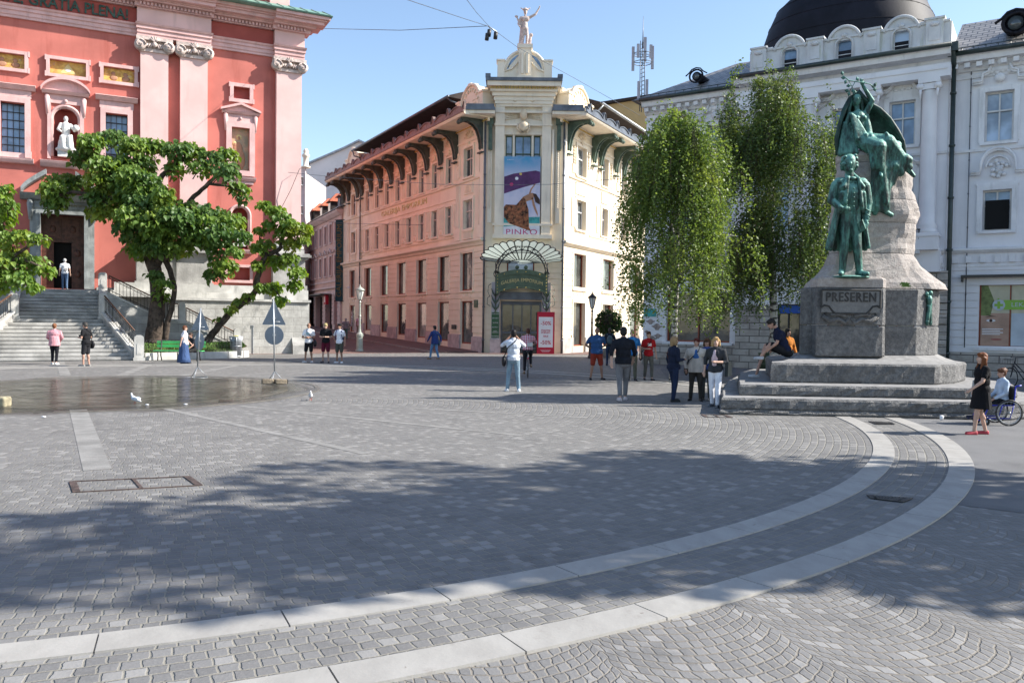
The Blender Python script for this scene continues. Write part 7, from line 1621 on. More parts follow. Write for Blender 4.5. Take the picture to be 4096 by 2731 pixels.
    if kind:
        mt = cloth(col, 'trouser_cloth'); b = MB()
        if kind == 'skirt':
            n_ = 22; rings = []
            for z, rx in ((1.04, .15), (.95, .18), (.6, .22), (.25, .27), (.07, .31)): rings += [Lw(rx*w*cos(2*pi*j/n_)*(1+.07*sin(j*2.9)), rx*w*.85*sin(2*pi*j/n_)*(1+.07*sin(j*2.9))-.03, z) for j in range(n_)]
            b.add(rings, [(i*n_+j, i*n_+(j+1) % n_, (i+1)*n_+(j+1) % n_, (i+1)*n_+j) for i in range(4) for j in range(n_)]+[tuple(range(n_))[::-1], tuple(range(4*n_, 5*n_))], True); b.build('skirt', mt, t)
        else:
            b.sph(U(0, 0, .95), (.17*k*w, .135*k*w, .12*k), 12, RH); b.sph(U(0, -.03, .88), (.155*k*w, .12*k*w, .1*k), 12, RH)
            f_ = {'trousers': .97, 'cropped': .82, 'shorts': -1}[kind]
            for hj, kn, an in LG:
                if f_ < 0: q = V(hj).lerp(V(kn), .88); b.cap(Lw(*hj), Lw(*q), r(.1*w), r(.085))
                else: q = V(kn).lerp(V(an), f_); b.cap(Lw(*hj), Lw(*kn), r(.097*w), r(.069)); b.cap(Lw(*kn), Lw(*q), r(.068), r(.055))
            melt(b.build('shorts' if f_ < 0 else 'trousers', mt, t), vox, 2)
    for i, (hj, kn, an) in enumerate(LG):
        if shoes is None: break
        sg = -1 if i == 0 else 1; tl = V((sg*.035, .17, -.045)); b = MB(); a = V(an)
        b.sph(Lw(a.x, a.y-.03, a.z-.035), (.04*k, .05*k, .045*k), 8, RH); b.cap(Lw(a.x, a.y-.02, a.z-.04), Lw(a.x+tl.x, a.y+tl.y, a.z+tl.z), r(.043), r(.034)); b.obox(Lw(a.x+tl.x*.45, a.y+.065, a.z-.07), tuple(Rz @ V((sg*.02, .13, 0))*k), tuple(Rz @ V((.042, 0, 0))*k), (0, 0, .012*k))
        melt(b.build('shoe', cloth(shoes, 'shoe_leather', .1, .5), t), .012, 1)
    st_, hcx = hair; hm = cloth(hcx, 'hair', .8, .55)
    b = MB()
    if st_ == 'bald': b.sph(hp(0, -.035, -.015), (.08*k, .08*k, .05*k), 10, HR)
    elif st_ == 'cap': b.sph(hp(0, -.01, .05), (.09*k, .105*k, .075*k), 12, HR); b.sph(hp(0, .09, .045), (.06*k, .06*k, .012*k), 8, HR)
    else:
        b.sph(hp(0, -.02, .042), (.088*k, .105*k, .092*k), 12, HR); b.sph(hp(0, -.045, .0), (.086*k, .075*k, .095*k), 12, HR); b.sph(hp(0, .045, .085), (.07*k, .05*k, .035*k), 8, HR)
        if st_ == 'bob':
            for sg in (-1, 1): b.cap(hp(sg*.075, -.0, .03), hp(sg*.085, -.01, -.085), r(.035), r(.04))
            b.cap(hp(0, -.07, 0), hp(0, -.075, -.09), r(.07), r(.06))
        if st_ == 'long':
            for j in range(7): x = -.09+.03*j; b.cap(hp(x*.9, -.07+.02*abs(j-3)*.6, .0), hp(x*1.25, -.1+.03*abs(j-3)*.5, -.3-.03*(j % 2)), r(.032), r(.026))
            for sg in (-1, 1): b.cap(hp(sg*.08, .0, .02), hp(sg*.1, .05, -.25), r(.028), r(.028))
        if st_ == 'bun': b.sph(hp(0, -.12, .05), .045*k, 8); b.sph(hp(0, -.09, .1), .035*k, 8)
        if st_ == 'tail': b.sph(hp(0, -.11, .02), .04*k, 8); b.cap(hp(0, -.12, .0), hp(0, -.13, -.14), r(.032), r(.02))
        if st_ == 'curly':
            for j in range(14): a_ = 2.4*j; b.sph(hp(.06*cos(a_), -.01+.07*sin(a_), .09+.02*sin(j)), .035*k, 6)
    melt(b.build('hair' if st_ != 'cap' else 'cap', hm, t), .014, 1)
    for ex in extra:
        kd = ex[0]; mt = cloth(ex[1], 'bag_leather', .2, .5); b = MB()
        if kd == 'hipbag':    # bag on a strap at side sg
            sg = ex[2]; b.sph(U(sg*.27, -.04, .86), (.07*k, .13*k, .16*k), 12, RH); melt(b.build('bag', mt, t), .015, 2); s_ = MB(); s_.tube([U(sg*.26, -.02, 1.0), U(sg*.17, -.15, 1.25), U(-sg*.03, -.14, 1.42), U(-sg*.1, .0, 1.5), U(-sg*.05, .14, 1.38), U(sg*.17, .15, 1.15), U(sg*.26, .02, 1.0)], .014*k, 6); s_.build('strap', mt, t)
        if kd == 'smallbag':
            sg, yy, zz = ex[2:]; b.obox(U(sg, yy, zz), tuple(Rz @ V((.1, 0, 0))*k), tuple(Rz @ V((0, .04, 0))*k), (0, 0, .075*k)); o = b.build('bag', mt, t); bv = o.modifiers.new('b', 'BEVEL'); bv.width = .015; s_ = MB(); s_.tube([U(sg-.08, yy, zz+.05), U(sg*.5-.02, -.15, 1.3), U(-sg*.3, -.02, 1.5), U(-sg*.1, .14, 1.36), U(sg+.08, yy, zz+.05)], .009*k, 5); s_.build('strap', mt, t)
        if kd == 'backpack':
            b.sph(U(0, -.2, 1.2), (.15*k, .1*k, .22*k), 12, RH); b.sph(U(0, -.27, 1.12), (.11*k, .05*k, .11*k), 8, RH)
            for sg in (-1, 1): b.tube([U(sg*.11, -.12, 1.4), U(sg*.12, -.03, 1.495), U(sg*.125, .1, 1.42), U(sg*.14, .15, 1.28), U(sg*.17, .08, 1.1), U(sg*.14, -.1, 1.05)], .022*k, 6)
            melt(b.build('backpack', mt, t), .015, 2)
        if kd == 'tote':
            sg = ex[2]; b.ext([(-.19, -.2), (.19, -.2), (.15, .16), (-.15, .16)], lambda p: U(sg*.25, p[0]-.1, .98+p[1]), lambda p: U(sg*.33, p[0]-.1, .98+p[1])); o = b.build('tote_bag', mt, t); s_ = MB(); s_.tube([U(sg*.29, -.2, 1.12), U(sg*.2, -.08, 1.48), U(sg*.29, .02, 1.12)], .01*k, 5); s_.build('strap', mt, t)
        if kd == 'phone': wv = V(AR[1][2])+Rz @ V((-.03, .07, .05))*k; b.obox(tuple(wv), tuple(Rz @ V((.04, 0, 0))*k), tuple(Rz @ V((0, .03, .06))*k), tuple(Rz @ V((0, .006, -.003))*k)); b.build('phone', mt, t)
        if kd == 'camera': wv = V(U(0, .26, 1.6)); b.obox(tuple(wv), tuple(Rz @ V((.06, 0, 0))*k), tuple(Rz @ V((0, .035, 0))*k), (0, 0, .04*k)); b.build('camera', mt, t)
        if kd == 'handcam': wv = V(AR[0][2])+Rz @ V((0, .05, -.06)); b.obox(tuple(wv), tuple(Rz @ V((.03, 0, 0))), tuple(Rz @ V((0, .05, 0))), (0, 0, .035)); b.build('camera', mt, t)
        if kd == 'glasses': b.obox(hp(0, .092, .022), tuple(HR @ V((.06, 0, 0))*k), tuple(HR @ V((0, .012, 0))*k), tuple(HR @ V((0, 0, .016))*k)); b.build('sunglasses', mt, t)
        if kd == 'panel':     # open cardigan edge / inner shirt
            b.sph(U(0, .075*w, 1.2), (.085*k*w, .075*k*w, .24*k), 12, RH); b.build('blouse', mt, t)
        if kd == 'belt': b.tube([U(.172*w*cos(2*pi*j/16), .138*w*sin(2*pi*j/16), .995) for j in range(17)], .016*k, 6); b.build('belt', mt, t)
        if kd == 'print': b.obox(U(0, .145*w, 1.28), tuple(Rz @ V((.07, 0, 0))*k), tuple(Rz @ V((0, .006, 0))*k), (0, 0, .05*k)); b.build('print', mt, t)
        if kd == 'towel': b.sph(U(0, -.1, 1.36), (.19*k, .1*k, .12*k), 10, RH); melt(b.build('jumper', mt, t), .02, 2)
    return t
g = gp
person('white haired person in white top and jeans walking through the church door, seen from behind', CH.pt(12.35, .75, 3.44), 1.62, 27, 1, ('short', (.5, .5, .5)), ('short', (.72, .74, .78)), ('trousers', (.10, .16, .27)), (.2, .2, .2), ('down', 'down'), (.1, -.1), 1.0, [('smallbag', (.6, .58, .58), .05, -.17, 1.12)])
person('woman in pink blouse and black trousers with pinned up hair before the church stairs', g(218, 1458), 1.72, 12, 1, ('bun', (.18, .07, .03)), ('jacket', (.62, .30, .33)), ('cropped', (.012, .012, .016)), (.7, .7, .7), ('lap', 'lap'), (.05, -.12), 1.22)
person('man in black t-shirt and black shorts reading a phone, standing left of the stair post', g(345, 1466), 1.80, 78, 0, ('short', (.05, .045, .04)), ('short', (.012, .012, .014)), ('shorts', (.02, .02, .024)), (.28, .27, .25), ('phone', 'phone'), (.05, -.05), 1.08, [('phone', (.02, .02, .02)), ('hipbag', (.012, .012, .015), 1)], nod=.6)
person('woman in white t-shirt and long blue skirt walking past the green bench', g(738, 1455), 1.68, -62, 1, ('short', (.12, .045, .02)), ('short', (.78, .78, .80)), ('skirt', (.05, .09, .20)), (.03, .03, .04), ('swf', 'swb'), (.12, -.12), 1.1)
person('person in dark clothes with bare legs sitting on the green bench behind the walking woman', g(775, 1447), 1.66, 150, 0, ('short', (.05, .03, .02)), ('short', (.02, .02, .025)), ('shorts', (.02, .02, .02)), (.03, .03, .03), ('knee', 'lap'), (0, 0), 1.0, (), seat=.55, legs=((( -.1, .42, .52), (-.1, .45, .09)), ((.1, .42, .52), (.12, .5, .09))), lean=.25)
THR = 'three young men standing in the square'
person('man in white t-shirt, black shorts and sunglasses, leftmost of three men by the bollard', g(1235, 1450), 1.84, 172, 2, ('bald', (.09, .06, .04)), ('short', (.80, .80, .82)), ('shorts', (.012, .012, .014)), (.7, .7, .7), ('phone', 'cross'), (0, .03), 1.05, [('glasses', (.01, .01, .01)), ('hipbag', (.015, .015, .02), -1), ('print', (.25, .4, .45))], spread=.15)
person('blond man in black t-shirt and maroon shorts looking at his phone, middle of three', g(1303, 1451), 1.86, 180, 1, ('short', (.38, .30, .14)), ('short', (.01, .01, .012)), ('shorts', (.10, .008, .025)), (.04, .04, .05), ('phone', 'phone'), (.03, 0), 1.0, [('phone', (.02, .02, .02))], nod=.8, spread=.13)
person('dark haired man in white t-shirt and olive shorts with navy backpack, rightmost of three men', g(1358, 1452), 1.82, 168, 2, ('curly', (.012, .01, .01)), ('short', (.80, .81, .85)), ('shorts', (.075, .075, .06)), (.72, .72, .74), ('down', 'hip'), (.02, 0), .95, [('backpack', (.01, .02, .12))], spread=.12)
person('man in pink shirt, beige trousers and red cap walking up the side street', EL.pt(19.0, 2.0, zs(19)+.07), 1.76, 28, 2, ('cap', (.6, .02, .02)), ('short', (.66, .42, .50)), ('trousers', (.38, .30, .25)), (.03, .03, .03), ('swb', 'swf'), (.15, -.15), 1.0)
person('grey jacketed walker with green trousers, half hidden behind the grey-green street lamp', EL.pt(15.6, 4.2, zs(15.6)), 1.66, 20, 1, ('short', (.4, .38, .36)), ('long', (.26, .25, .27)), ('trousers', (.09, .18, .16)), (.05, .05, .05), ('hip', 'hip'), (.1, -.1), 1.1, [('hipbag', (.16, .24, .22), 1)])
person('person in navy tunic and jeans walking past the peach shopfronts with a shoulder bag', g(1738, 1437), 1.76, 48, 0, ('short', (.015, .01, .01)), ('jacket', (.03, .055, .19)), ('trousers', (.13, .24, .40)), (.22, .14, .08), ('swf', 'swb'), (.22, -.2), 1.08, [('hipbag', (.14, .2, .24), 1)])
person('man in white shirt and pale jeans taking a photo, black shoulder bag at his hip', g(2052, 1566), 1.80, 4, 2, ('short', (.012, .01, .01)), ('roll', (.62, .65, .72)), ('trousers', (.20, .29, .36)), (.78, .80, .82), ('photo', 'photo'), (.02, -.02), 1.06, [('hipbag', (.012, .012, .015), -1), ('camera', (.01, .01, .01)), ('belt', (.02, .03, .08))], vox=.015, spread=.16)
cyc = g(2110, 1508)
person('cyclist in red plaid shirt and dark leggings riding away, white bag on the back', cyc+V((0, -.1, 0)), 1.68, 0, 1, ('tail', (.10, .035, .02)), ('roll', plaid()), ('cropped', (.02, .02, .025)), (.16, .10, .05), ('bars', 'bars'), (0, 0), 1.15, [('smallbag', (.62, .60, .56), .08, -.19, 1.12)], seat=1.0, lean=.12, legs=(((-.11, .2, .62), (-.12, .12, .2)), ((.11, .36, .82), (.12, .3, .45))))
person('older man in blue polo shirt and red shorts by the black street lamp', g(2385, 1519), 1.86, 190, 2, ('bald', (.3, .28, .26)), ('short', (.03, .085, .22)), ('shorts', (.25, .035, .02)), (.015, .015, .018), ('back', 'back'), (.0, .0), 1.2, (), look=-30, spread=.2)
person('person with dark jacket and grey backpack walking away beneath the potted round tree', g(2437, 1462), 1.78, -5, 2, ('short', (.05, .04, .035)), ('long', (.015, .02, .03)), ('trousers', (.03, .05, .10)), (.02, .02, .03), ('swf', 'swb'), (.15, -.15), 1.0, [('backpack', (.07, .10, .12))])
person('man in black shirt and grey cropped trousers walking away with a camera in hand', g(2490, 1604), 1.93, -4, 1, ('short', (.012, .01, .009)), ('roll', (.010, .012, .018)), ('cropped', (.17, .17, .18)), (.62, .55, .55), ('swb', 'swf'), (-.2, .2), 1.12, [('handcam', (.02, .02, .02))], vox=.015, spread=.07)
person('bald man in bright blue shirt and olive trousers behind the man in black shirt', g(2527, 1522), 1.80, 176, 1, ('bald', (.3, .28, .26)), ('short', (.02, .15, .42)), ('trousers', (.10, .10, .075)), (.03, .03, .04), ('down', 'hip'), (.12, -.1), 1.08)
person('woman in red t-shirt with white lettering and grey trousers walking toward the camera', g(2592, 1521), 1.74, 186, 1, ('tail', (.08, .035, .025)), ('short', (.42, .015, .02)), ('cropped', (.12, .115, .10)), (.02, .02, .03), ('down', 'phone'), (.14, -.12), 1.0, [('hipbag', (.015, .015, .02), 1), ('print', (.7, .6, .6))])
person('blond woman in navy cardigan and jeans with a brown strap bag, seen in profile', g(2692, 1607), 1.70, -72, 1, ('bob', (.28, .18, .09)), ('long', (.012, .018, .04)), ('trousers', (.015, .025, .06)), (.02, .018, .018), ('down', 'phone'), (.06, -.06), 1.08, [('smallbag', (.20, .08, .03), -.2, .04, .93)], vox=.015)
person('red haired woman in cream cardigan over a blue top, near the monument steps', g(2782, 1603), 1.66, 165, 0, ('short', (.09, .015, .01)), ('jacket', (.52, .46, .40)), ('trousers', (.045, .04, .035)), (.02, .018, .018), ('hip', 'down'), (.02, 0), 1.22, [('panel', (.03, .11, .30)), ('hipbag', (.015, .015, .015), 1)], vox=.015, spread=.14, look=-12)
person('woman in sunglasses and blue blouse mostly hidden behind the blond woman in white trousers', g(2830, 1606)+V((.05, .35, 0)), 1.66, 150, 0, ('bob', (.10, .045, .02)), ('long', (.05, .08, .25)), ('trousers', (.09, .09, .08)), (.3, .25, .2), ('down', 'down'), (.02, 0), 1.0, [('glasses', (.01, .01, .01))])
person('blond woman in dark grey jacket and white trousers with a black handbag', g(2860, 1628), 1.72, 150, 1, ('bob', (.36, .23, .10)), ('roll', (.035, .037, .042)), ('trousers', (.74, .75, .82)), (.14, .15, .17), ('phone', 'down'), (.14, -.1), 1.08, [('tote', (.015, .02, .022), -1), ('panel', (.55, .42, .45))], vox=.015, look=22)
sm = at(3130, 1424, 21.6)
person('man in dark navy t-shirt sitting on the monument step bent over his phone', V((6.98, 21.1, 1.13)), 1.80, 88, 0, ('short', (.02, .015, .012)), ('short', (.008, .012, .035)), ('shorts', (.012, .012, .015)), (.45, .45, .46), ('knee', 'lap'), (0, 0), 1.12, [('phone', (.02, .02, .02))], seat=.22, lean=.42, nod=1.0, legs=(((-.12, .40, .40), (-.1, .62, .10)), ((.12, .45, .36), (.14, .66, -.36))))
person('person in orange top sitting behind the monument base, mostly hidden', V((8.25, 24.75, .64)), 1.65, 200, 0, ('bob', (.02, .015, .012)), ('long', (.45, .17, .03)), ('trousers', (.01, .01, .012)), (.02, .02, .02), ('lap', 'lap'), (0, 0), 1.0, (), seat=.5, legs=(((-.1, .42, .45), (-.1, .45, .08)), ((.1, .42, .45), (.1, .45, .08))))
person('auburn haired woman in short black dress and red shoes carrying a pale tote bag', g(3923, 1738), 1.56, 84, 1, ('long', (.15, .045, .012)), ('dress', (.006, .006, .008)), (None, None), (.42, .05, .07), ((((.26, .12, 1.15), (.27, .34, .98))), ((.28, -.1, 1.14), (.24, .04, .95))), (.16, -.12), 1.12, [('tote', (.42, .43, .42), 1)], vox=.012, spread=.06)

# ================================================================ BICYCLES, WHEELCHAIR
def wheel(parent, c, r, Rz, tyre='iron', n=28, tr=.018, spokes=14, name='wheel'):
    b = MB(); c = V(c)
    b.tube([tuple(c+Rz @ V((0, r*cos(2*pi*j/n), r*sin(2*pi*j/n)))) for j in range(n+1)], tr, 6); w_ = b.build(name, M[tyre], parent)
    b = MB(); b.tube([tuple(c+Rz @ V((0, (r-.03)*cos(2*pi*j/n), (r-.03)*sin(2*pi*j/n)))) for j in range(n+1)], .009, 4); b.tube([tuple(c+Rz @ V((-.04, 0, 0))), tuple(c+Rz @ V((.04, 0, 0)))], .02, 8)
    for j in range(spokes): a = 2*pi*j/spokes; b.tube([tuple(c), tuple(c+Rz @ V((0, (r-.03)*cos(a), (r-.03)*sin(a))))], .0025, 3)
    b.build('rim', M['galv'], w_)
def bicycle(label, pos, head, col, light=True):
    t = thing('bicycle', label, 'bicycle', tuple(pos)); Rz = Matrix.Rotation(radians(head), 3, 'Z'); P = lambda x, y, z: tuple(V(pos)+Rz @ V((x, y, z))); fm_ = pm('bicycle_paint', col, .4, .1, 3, 0)
    wheel(t, P(0, -.52, .34), .33, Rz); wheel(t, P(0, .52, .34), .33, Rz)
    b = MB(); 
    for a, e in (((0, -.52, .34), (0, -.1, .3)), ((0, -.1, .3), (0, -.2, .8)), ((0, -.52, .34), (0, -.17, .66)), ((0, -.1, .3), (0, .36, .74)), ((0, -.15, .5), (0, .34, .84)), ((0, .34, .9), (0, .52, .34))): b.tube([P(*a), P(*e)], .018, 6)
    b.tube([P(0, .34, .85), P(0, .3, 1.02)], .014, 6); b.tube([P(-.28, .18, 1.05), P(-.12, .3, 1.03), P(.12, .3, 1.03), P(.28, .18, 1.05)], .013, 6); b.tube([P(0, -.2, .8), P(0, -.22, .93)], .014, 6)
    b.box(*(0, 0, 0, 0, 0, 0)) if 0 else None
    b.build('frame', fm_, t); b = MB(); b.sph(P(0, -.24, .95), (.08, .13, .035), 10, Rz); b.build('saddle', M['iron'], t)
    b = MB(); b.tube([P(0, -.52+.37*cos(a), .34+.37*sin(a)) for a in [radians(x) for x in range(20, 190, 14)]], .018, 5); b.build('mudguard', M['iron'], t)
    b = MB(); b.tube([P(-.1, -.1, .2), P(0, -.1, .3), P(.1, -.1, .4)], .012, 5); b.box(0, 0, 0, 0, 0, 0) if 0 else None; b.build('crank', M['galv'], t)
    MB().sph(P(0, -.72, .72), (.035, .02, .03), 8).build('rear_light', M['crimson'], t)
    b = MB(); b.tube([P(-.2, .62, .95), P(.2, .62, .95)], .012, 4); [b.tube([P(-.18+.06*k, .45, .78), P(-.2+.066*k, .46, .98)], .006, 3) for k in range(7)]; [b.tube([P(-.18+.06*k, .75, .78), P(-.2+.066*k, .76, .98)], .006, 3) for k in range(7)]; b.build('basket', M['iron'], t)
    return t
bicycle('silver city bicycle with basket ridden by the cyclist in the plaid shirt', cyc, 0, (.30, .31, .33))
bicycle('dark bicycle with upright handlebars parked behind the wheelchair by the bank wall', V((17.0, 27.5, 0)), 8, (.02, .02, .03))
bicycle('blue bicycle parked behind the right corner of the monument steps', V((14.2, 30.2, 0)), 30, (.02, .05, .3))
wc_ = g(4007, 1697); t = thing('wheelchair', 'black wheelchair with bright blue frame beside the woman in black dress', 'wheelchair', tuple(wc_)); Rz = Matrix.Rotation(radians(86), 3, 'Z'); P = lambda x, y, z: tuple(V(wc_)+Rz @ V((x, y, z)))
blue = pm('blue_tube', (.01, .02, .35), .35, .05, 3, 0)
for x in (-.28, .28): wheel(t, P(x, 0, .275), .26, Rz, 'iron', 30, .016, 18)
for x in (-.2, .2): wheel(t, P(x, .42, .07), .065, Rz, 'iron', 12, .02, 5, 'castor')
b = MB()
for x in (-.22, .22): b.tube([P(x, -.15, .82), P(x, -.12, .42), P(x, .36, .42), P(x, .5, .12), P(x, .6, .1)], .014, 6); b.tube([P(x, -.12, .42), P(x, -.05, .15), P(x, .42, .15)], .013, 6); b.tube([P(x, -.15, .82), P(x, -.26, .84)], .016, 6)
b.build('frame', blue, t); b = MB(); b.obox(P(0, .12, .43), tuple(Rz @ V((.2, 0, 0))), tuple(Rz @ V((0, .22, 0))), (0, 0, .02)); b.obox(P(0, -.14, .62), tuple(Rz @ V((.2, 0, 0))), tuple(Rz @ V((0, .015, 0))), (0, 0, .2)); b.build('seat', M['iron'], t)
person('person in pale blue top sitting in the wheelchair behind the woman in black dress', wc_, 1.45, 86, 0, ('bun', (.10, .04, .02)), ('long', (.42, .50, .62)), ('cropped', (.015, .015, .02)), (.03, .03, .05), ('lap', 'lap'), (0, 0), 1.0, (), seat=.5, legs=(((-.1, .42, .5), (-.1, .62, .22)), ((.1, .42, .5), (.1, .62, .22))), nod=.3)

# ================================================================ STREET FURNITURE
def sign_stand(label, base, apex, tri, disc_c, disc_r, ov=1.0, lean=(0, 0)):
    t = thing('sign_stand', label, 'traffic sign', tuple(base)); b = MB(); bx, by = base[0], base[1]; ax = V(base)+V((lean[0], lean[1], apex))
    b.tube([(bx, by, .32), tuple(ax)], .024, 8)
    for k in range(3): a = 2*pi*k/3+.5; b.tube([(bx, by, .38), (bx+.32*cos(a), by+.32*sin(a), .02)], .012, 6)
    b.tube([(bx+.33*cos(2*pi*k/20), by+.33*sin(2*pi*k/20), .02) for k in range(21)], .012, 6); b.build('stand', M['galv'], t)
    z0, z1, hw = tri; f = lambda z: lean[0]*z/apex; y = by+.035
    def rounded(pts, r=.05):
        o = []
        for i in range(len(pts)):
            p, a, c_ = V(pts[i]), V(pts[i-1]), V(pts[(i+1) % len(pts)]); d1, d2 = (a-p).normalized()*r, (c_-p).normalized()*r
            for q in range(5): s_ = q/4; o.append(tuple((p+d1)*(1-s_)**2+p*2*s_*(1-s_)+(p+d2)*s_**2))
        return o
    MB().plate(rounded([(bx-hw+f(z0), z0), (bx+hw+f(z0), z0), (bx+f(z1), z1)]), y, y+.006).build('triangle_sign', M['alu'], t)
    MB().plate([(bx+f(disc_c)+disc_r*ov*cos(2*pi*k/28), disc_c+disc_r*sin(2*pi*k/28)) for k in range(28)], y, y+.006).build('round_sign', M['alu'], t)
    b = MB(); b.tube([(bx-hw*.5+f(z0), y-.012, z0+.1), (bx+hw*.5+f(z0), y-.012, z0+.1)], .012, 5)
    b.box(bx+f(disc_c)-.05, bx+f(disc_c)+.05, y-.04, y-.005, disc_c-.02, disc_c+.04); b.box(bx+f(z0)-.05, bx+f(z0)+.05, y-.04, y-.005, z0+.18, z0+.24); b.build('clamp', M['galv'], t); return t
sign_stand('grey tripod sign stand without blocks, triangular back above a narrow turned disc', gp(790, 1512), 2.36, (1.62, 2.33, .31), 1.24, .30, .52, (.10, 0))
sgn = sign_stand('grey tripod sign stand weighted with concrete blocks, triangular back above a full disc', gp(1098, 1532), 2.66, (1.84, 2.61, .38), 1.51, .30, 1, (-.05, 0))
B0 = gp(1098, 1540)
for i, (dx, dy, a, lab) in enumerate(((-.2, .0, .25, 'left weathered concrete block with dark end on the foot of the sign stand'), (.02, .12, -.35, 'middle concrete block on the foot of the sign stand'), (.22, -.02, .3, 'right concrete block with black end on the foot of the sign stand'))):
    t = thing('concrete_block', lab, 'block', (B0.x+dx, B0.y+dy, .03), 'blocks weighting the sign stand'); b = MB(); u = V((cos(a), sin(a), 0)); v = V((-sin(a), cos(a), 0)); b.obox((B0.x+dx, B0.y+dy, .11), u*.17, v*.09, V((0, 0, .07))); o = b.build('block', pm('weathered_block', (.30, .24, .17), .95, .3, 5, .8, 20), t); bv = o.modifiers.new('b', 'BEVEL'); bv.width = .02
    b = MB(); b.obox(V((B0.x+dx, B0.y+dy, .11))-u*.175*(1 if i < 2 else -1), u*.012, v*.08, V((0, 0, .062))); b.build('end_face', M['iron'], t)
t = thing('stone_block', 'worn pale stone block at the pool rim, cut by the left frame edge', 'block', tuple(gp(-5, 1630))); b = MB(); p_ = gp(-5, 1630); b.obox((p_.x-.1, p_.y+.1, .12), (.26, 0, 0), (0, .14, 0), (0, 0, .12)); o = b.build('stone', pm('mossy_block', (.34, .30, .20), .95, .3, 5, .8, 20), t); bv = o.modifiers.new('b', 'BEVEL'); bv.width = .05; bv.segments = 3
def pigeon(label, p, head, c1, c2):
    t = thing('pigeon', label, 'pigeon', tuple(p)); Rz = Matrix.Rotation(radians(head), 3, 'Z'); P = lambda x, y, z: tuple(V(p)+Rz @ V((x, y, z))*.9)
    b = MB(); b.cap(P(0, -.05, .13), P(0, .05, .16), .05, .055); b.cap(P(0, -.06, .13), P(0, -.19, .09), .04, .015); b.cap(P(0, .08, .18), P(0, .11, .25), .035, .024); b.sph(P(0, .12, .27), (.024, .028, .024), 8); b.cap(P(0, .14, .268), P(0, .165, .258), .008, .004, 6); melt(b.build('body', cloth(c1, 'feathers', .4), t), .008, 1)
    for sg in (-1, 1): MB().sph(P(sg*.045, -.04, .15), (.018, .1, .045), 8, Rz).build('wing', cloth(c2, 'feathers', .4), t); MB().tube([P(sg*.02, .0, .1), P(sg*.02, .01, .02), P(sg*.02, .04, .018)], .006, 5).build('leg', cloth((.4, .08, .06), 'bird_leg'), t)
pigeon('white pigeon drinking at the rim of the pool', gp(540, 1617), 70, (.70, .72, .75), (.62, .66, .70)); pigeon('grey and white pigeon standing on the paving right of the pool', gp(1243, 1603), 190, (.55, .54, .55), (.10, .10, .12))
t = thing('paper_cup', 'small white paper cup lying at the foot of the monument steps', 'cup', tuple(gp(3765, 1686))); p_ = gp(3765, 1686)+V((0, 0, .03)); MB().tube([tuple(p_), tuple(p_+V((.0, -.02, .1)))], [.03, .042], 12).build('cup', M['white'], t)
for px, py, lab in ((588, 1623, 'white scrap of litter at the rim of the pool'), (742, 1621, 'white feather floating at the edge of the pool'), (175, 1672, 'tiny white scrap on the wet paving')): t = thing('litter', lab, 'litter', tuple(gp(px, py))); p_ = gp(px, py)+V((0, 0, .03)); MB().sph(tuple(p_), (.05, .03, .015), 7).build('scrap', M['white'], t)
# bench
bp_ = gp(712, 1443); t = thing('park_bench', 'bright green slatted park bench in front of the planted bed', 'bench', tuple(bp_)); P = lambda x, y, z: tuple(bp_+Matrix.Rotation(radians(3), 3, 'Z') @ V((x, y, z)))
b = MB(P)
for k in range(3): b.box(-1.12, 1.12, -.1+k*.15, .03+k*.15, .45, .485)
b.build('seat', M['benchgreen'], t); b = MB(P)
for k in range(2): b.box(-1.12, 1.12, .40+k*.03, .43+k*.03, .62+k*.17, .75+k*.17)
b.build('backrest', M['benchgreen'], t)
for x in (-.9, 0, .9): MB(P).tube([(x, -.1, 0), (x, -.05, .25), (x, -.1, .44), (x, .3, .44), (x, .38, .6), (x, .42, .95)], .025, 6).tube([(x, .42, 0), (x, .3, .25), (x, .3, .44)], .025, 6).build('leg', M['iron'], t)
def bin_(label, p, r, h, mat):
    t = thing('litter_bin', label, 'litter bin', tuple(p)); b = MB(); x, y = p[0], p[1]
    for k in range(26): a = 2*pi*k/26; b.tube([(x+r*.86*cos(a), y+r*.86*sin(a), .06), (x+r*.88*cos(a), y+r*.88*sin(a), h*.75), (x+r*1.08*cos(a), y+r*1.08*sin(a), h)], .028, 4)
    for z, q in ((.08, .88), (h*.55, .89), (h, 1.08)): b.tube([(x+r*q*cos(2*pi*k/20), y+r*q*sin(2*pi*k/20), z) for k in range(21)], .03, 6)
    b.build('slats', mat, t); MB().lathe([(r*.78, .05), (r*.8, h*.9)], (x, y, 0), 18).build('liner', M['iron'], t); return t
bin_('large round metal litter bin with a yellow bag, beside the planted bed', gp(944, 1430), .30, 1.08, M['galv'])
bp_ = gp(944, 1430); t = thing('rubbish_bag', 'yellow and blue rubbish bag bulging from the top of the large litter bin', 'bag', (bp_.x, bp_.y, 1.0)); MB().sph((bp_.x, bp_.y, 1.02), (.26, .26, .12), 10).build('bag', pm('yellow_bag', (.5, .45, .08), .5, .4, 6, .4, 14), t)
bin_('dark green slatted litter bin left of the monument by the bank wall', V((10.1, 32.5, 0)), .34, .9, pm('green_bin', (.09, .12, .07), .45, .2, 4, .1, 20, metal=.3))
bx_ = gp(998, 1416); t = thing('utility_cabinet', 'narrow grey metal cabinet standing between the litter bin and the podium wall', 'cabinet', tuple(bx_)); MB().box(bx_.x-.22, bx_.x+.2, bx_.y, bx_.y+.4, 0, 1.55).box(bx_.x-.25, bx_.x+.23, bx_.y-.03, bx_.y+.43, 1.55, 1.62).build('case', M['galv'], t)
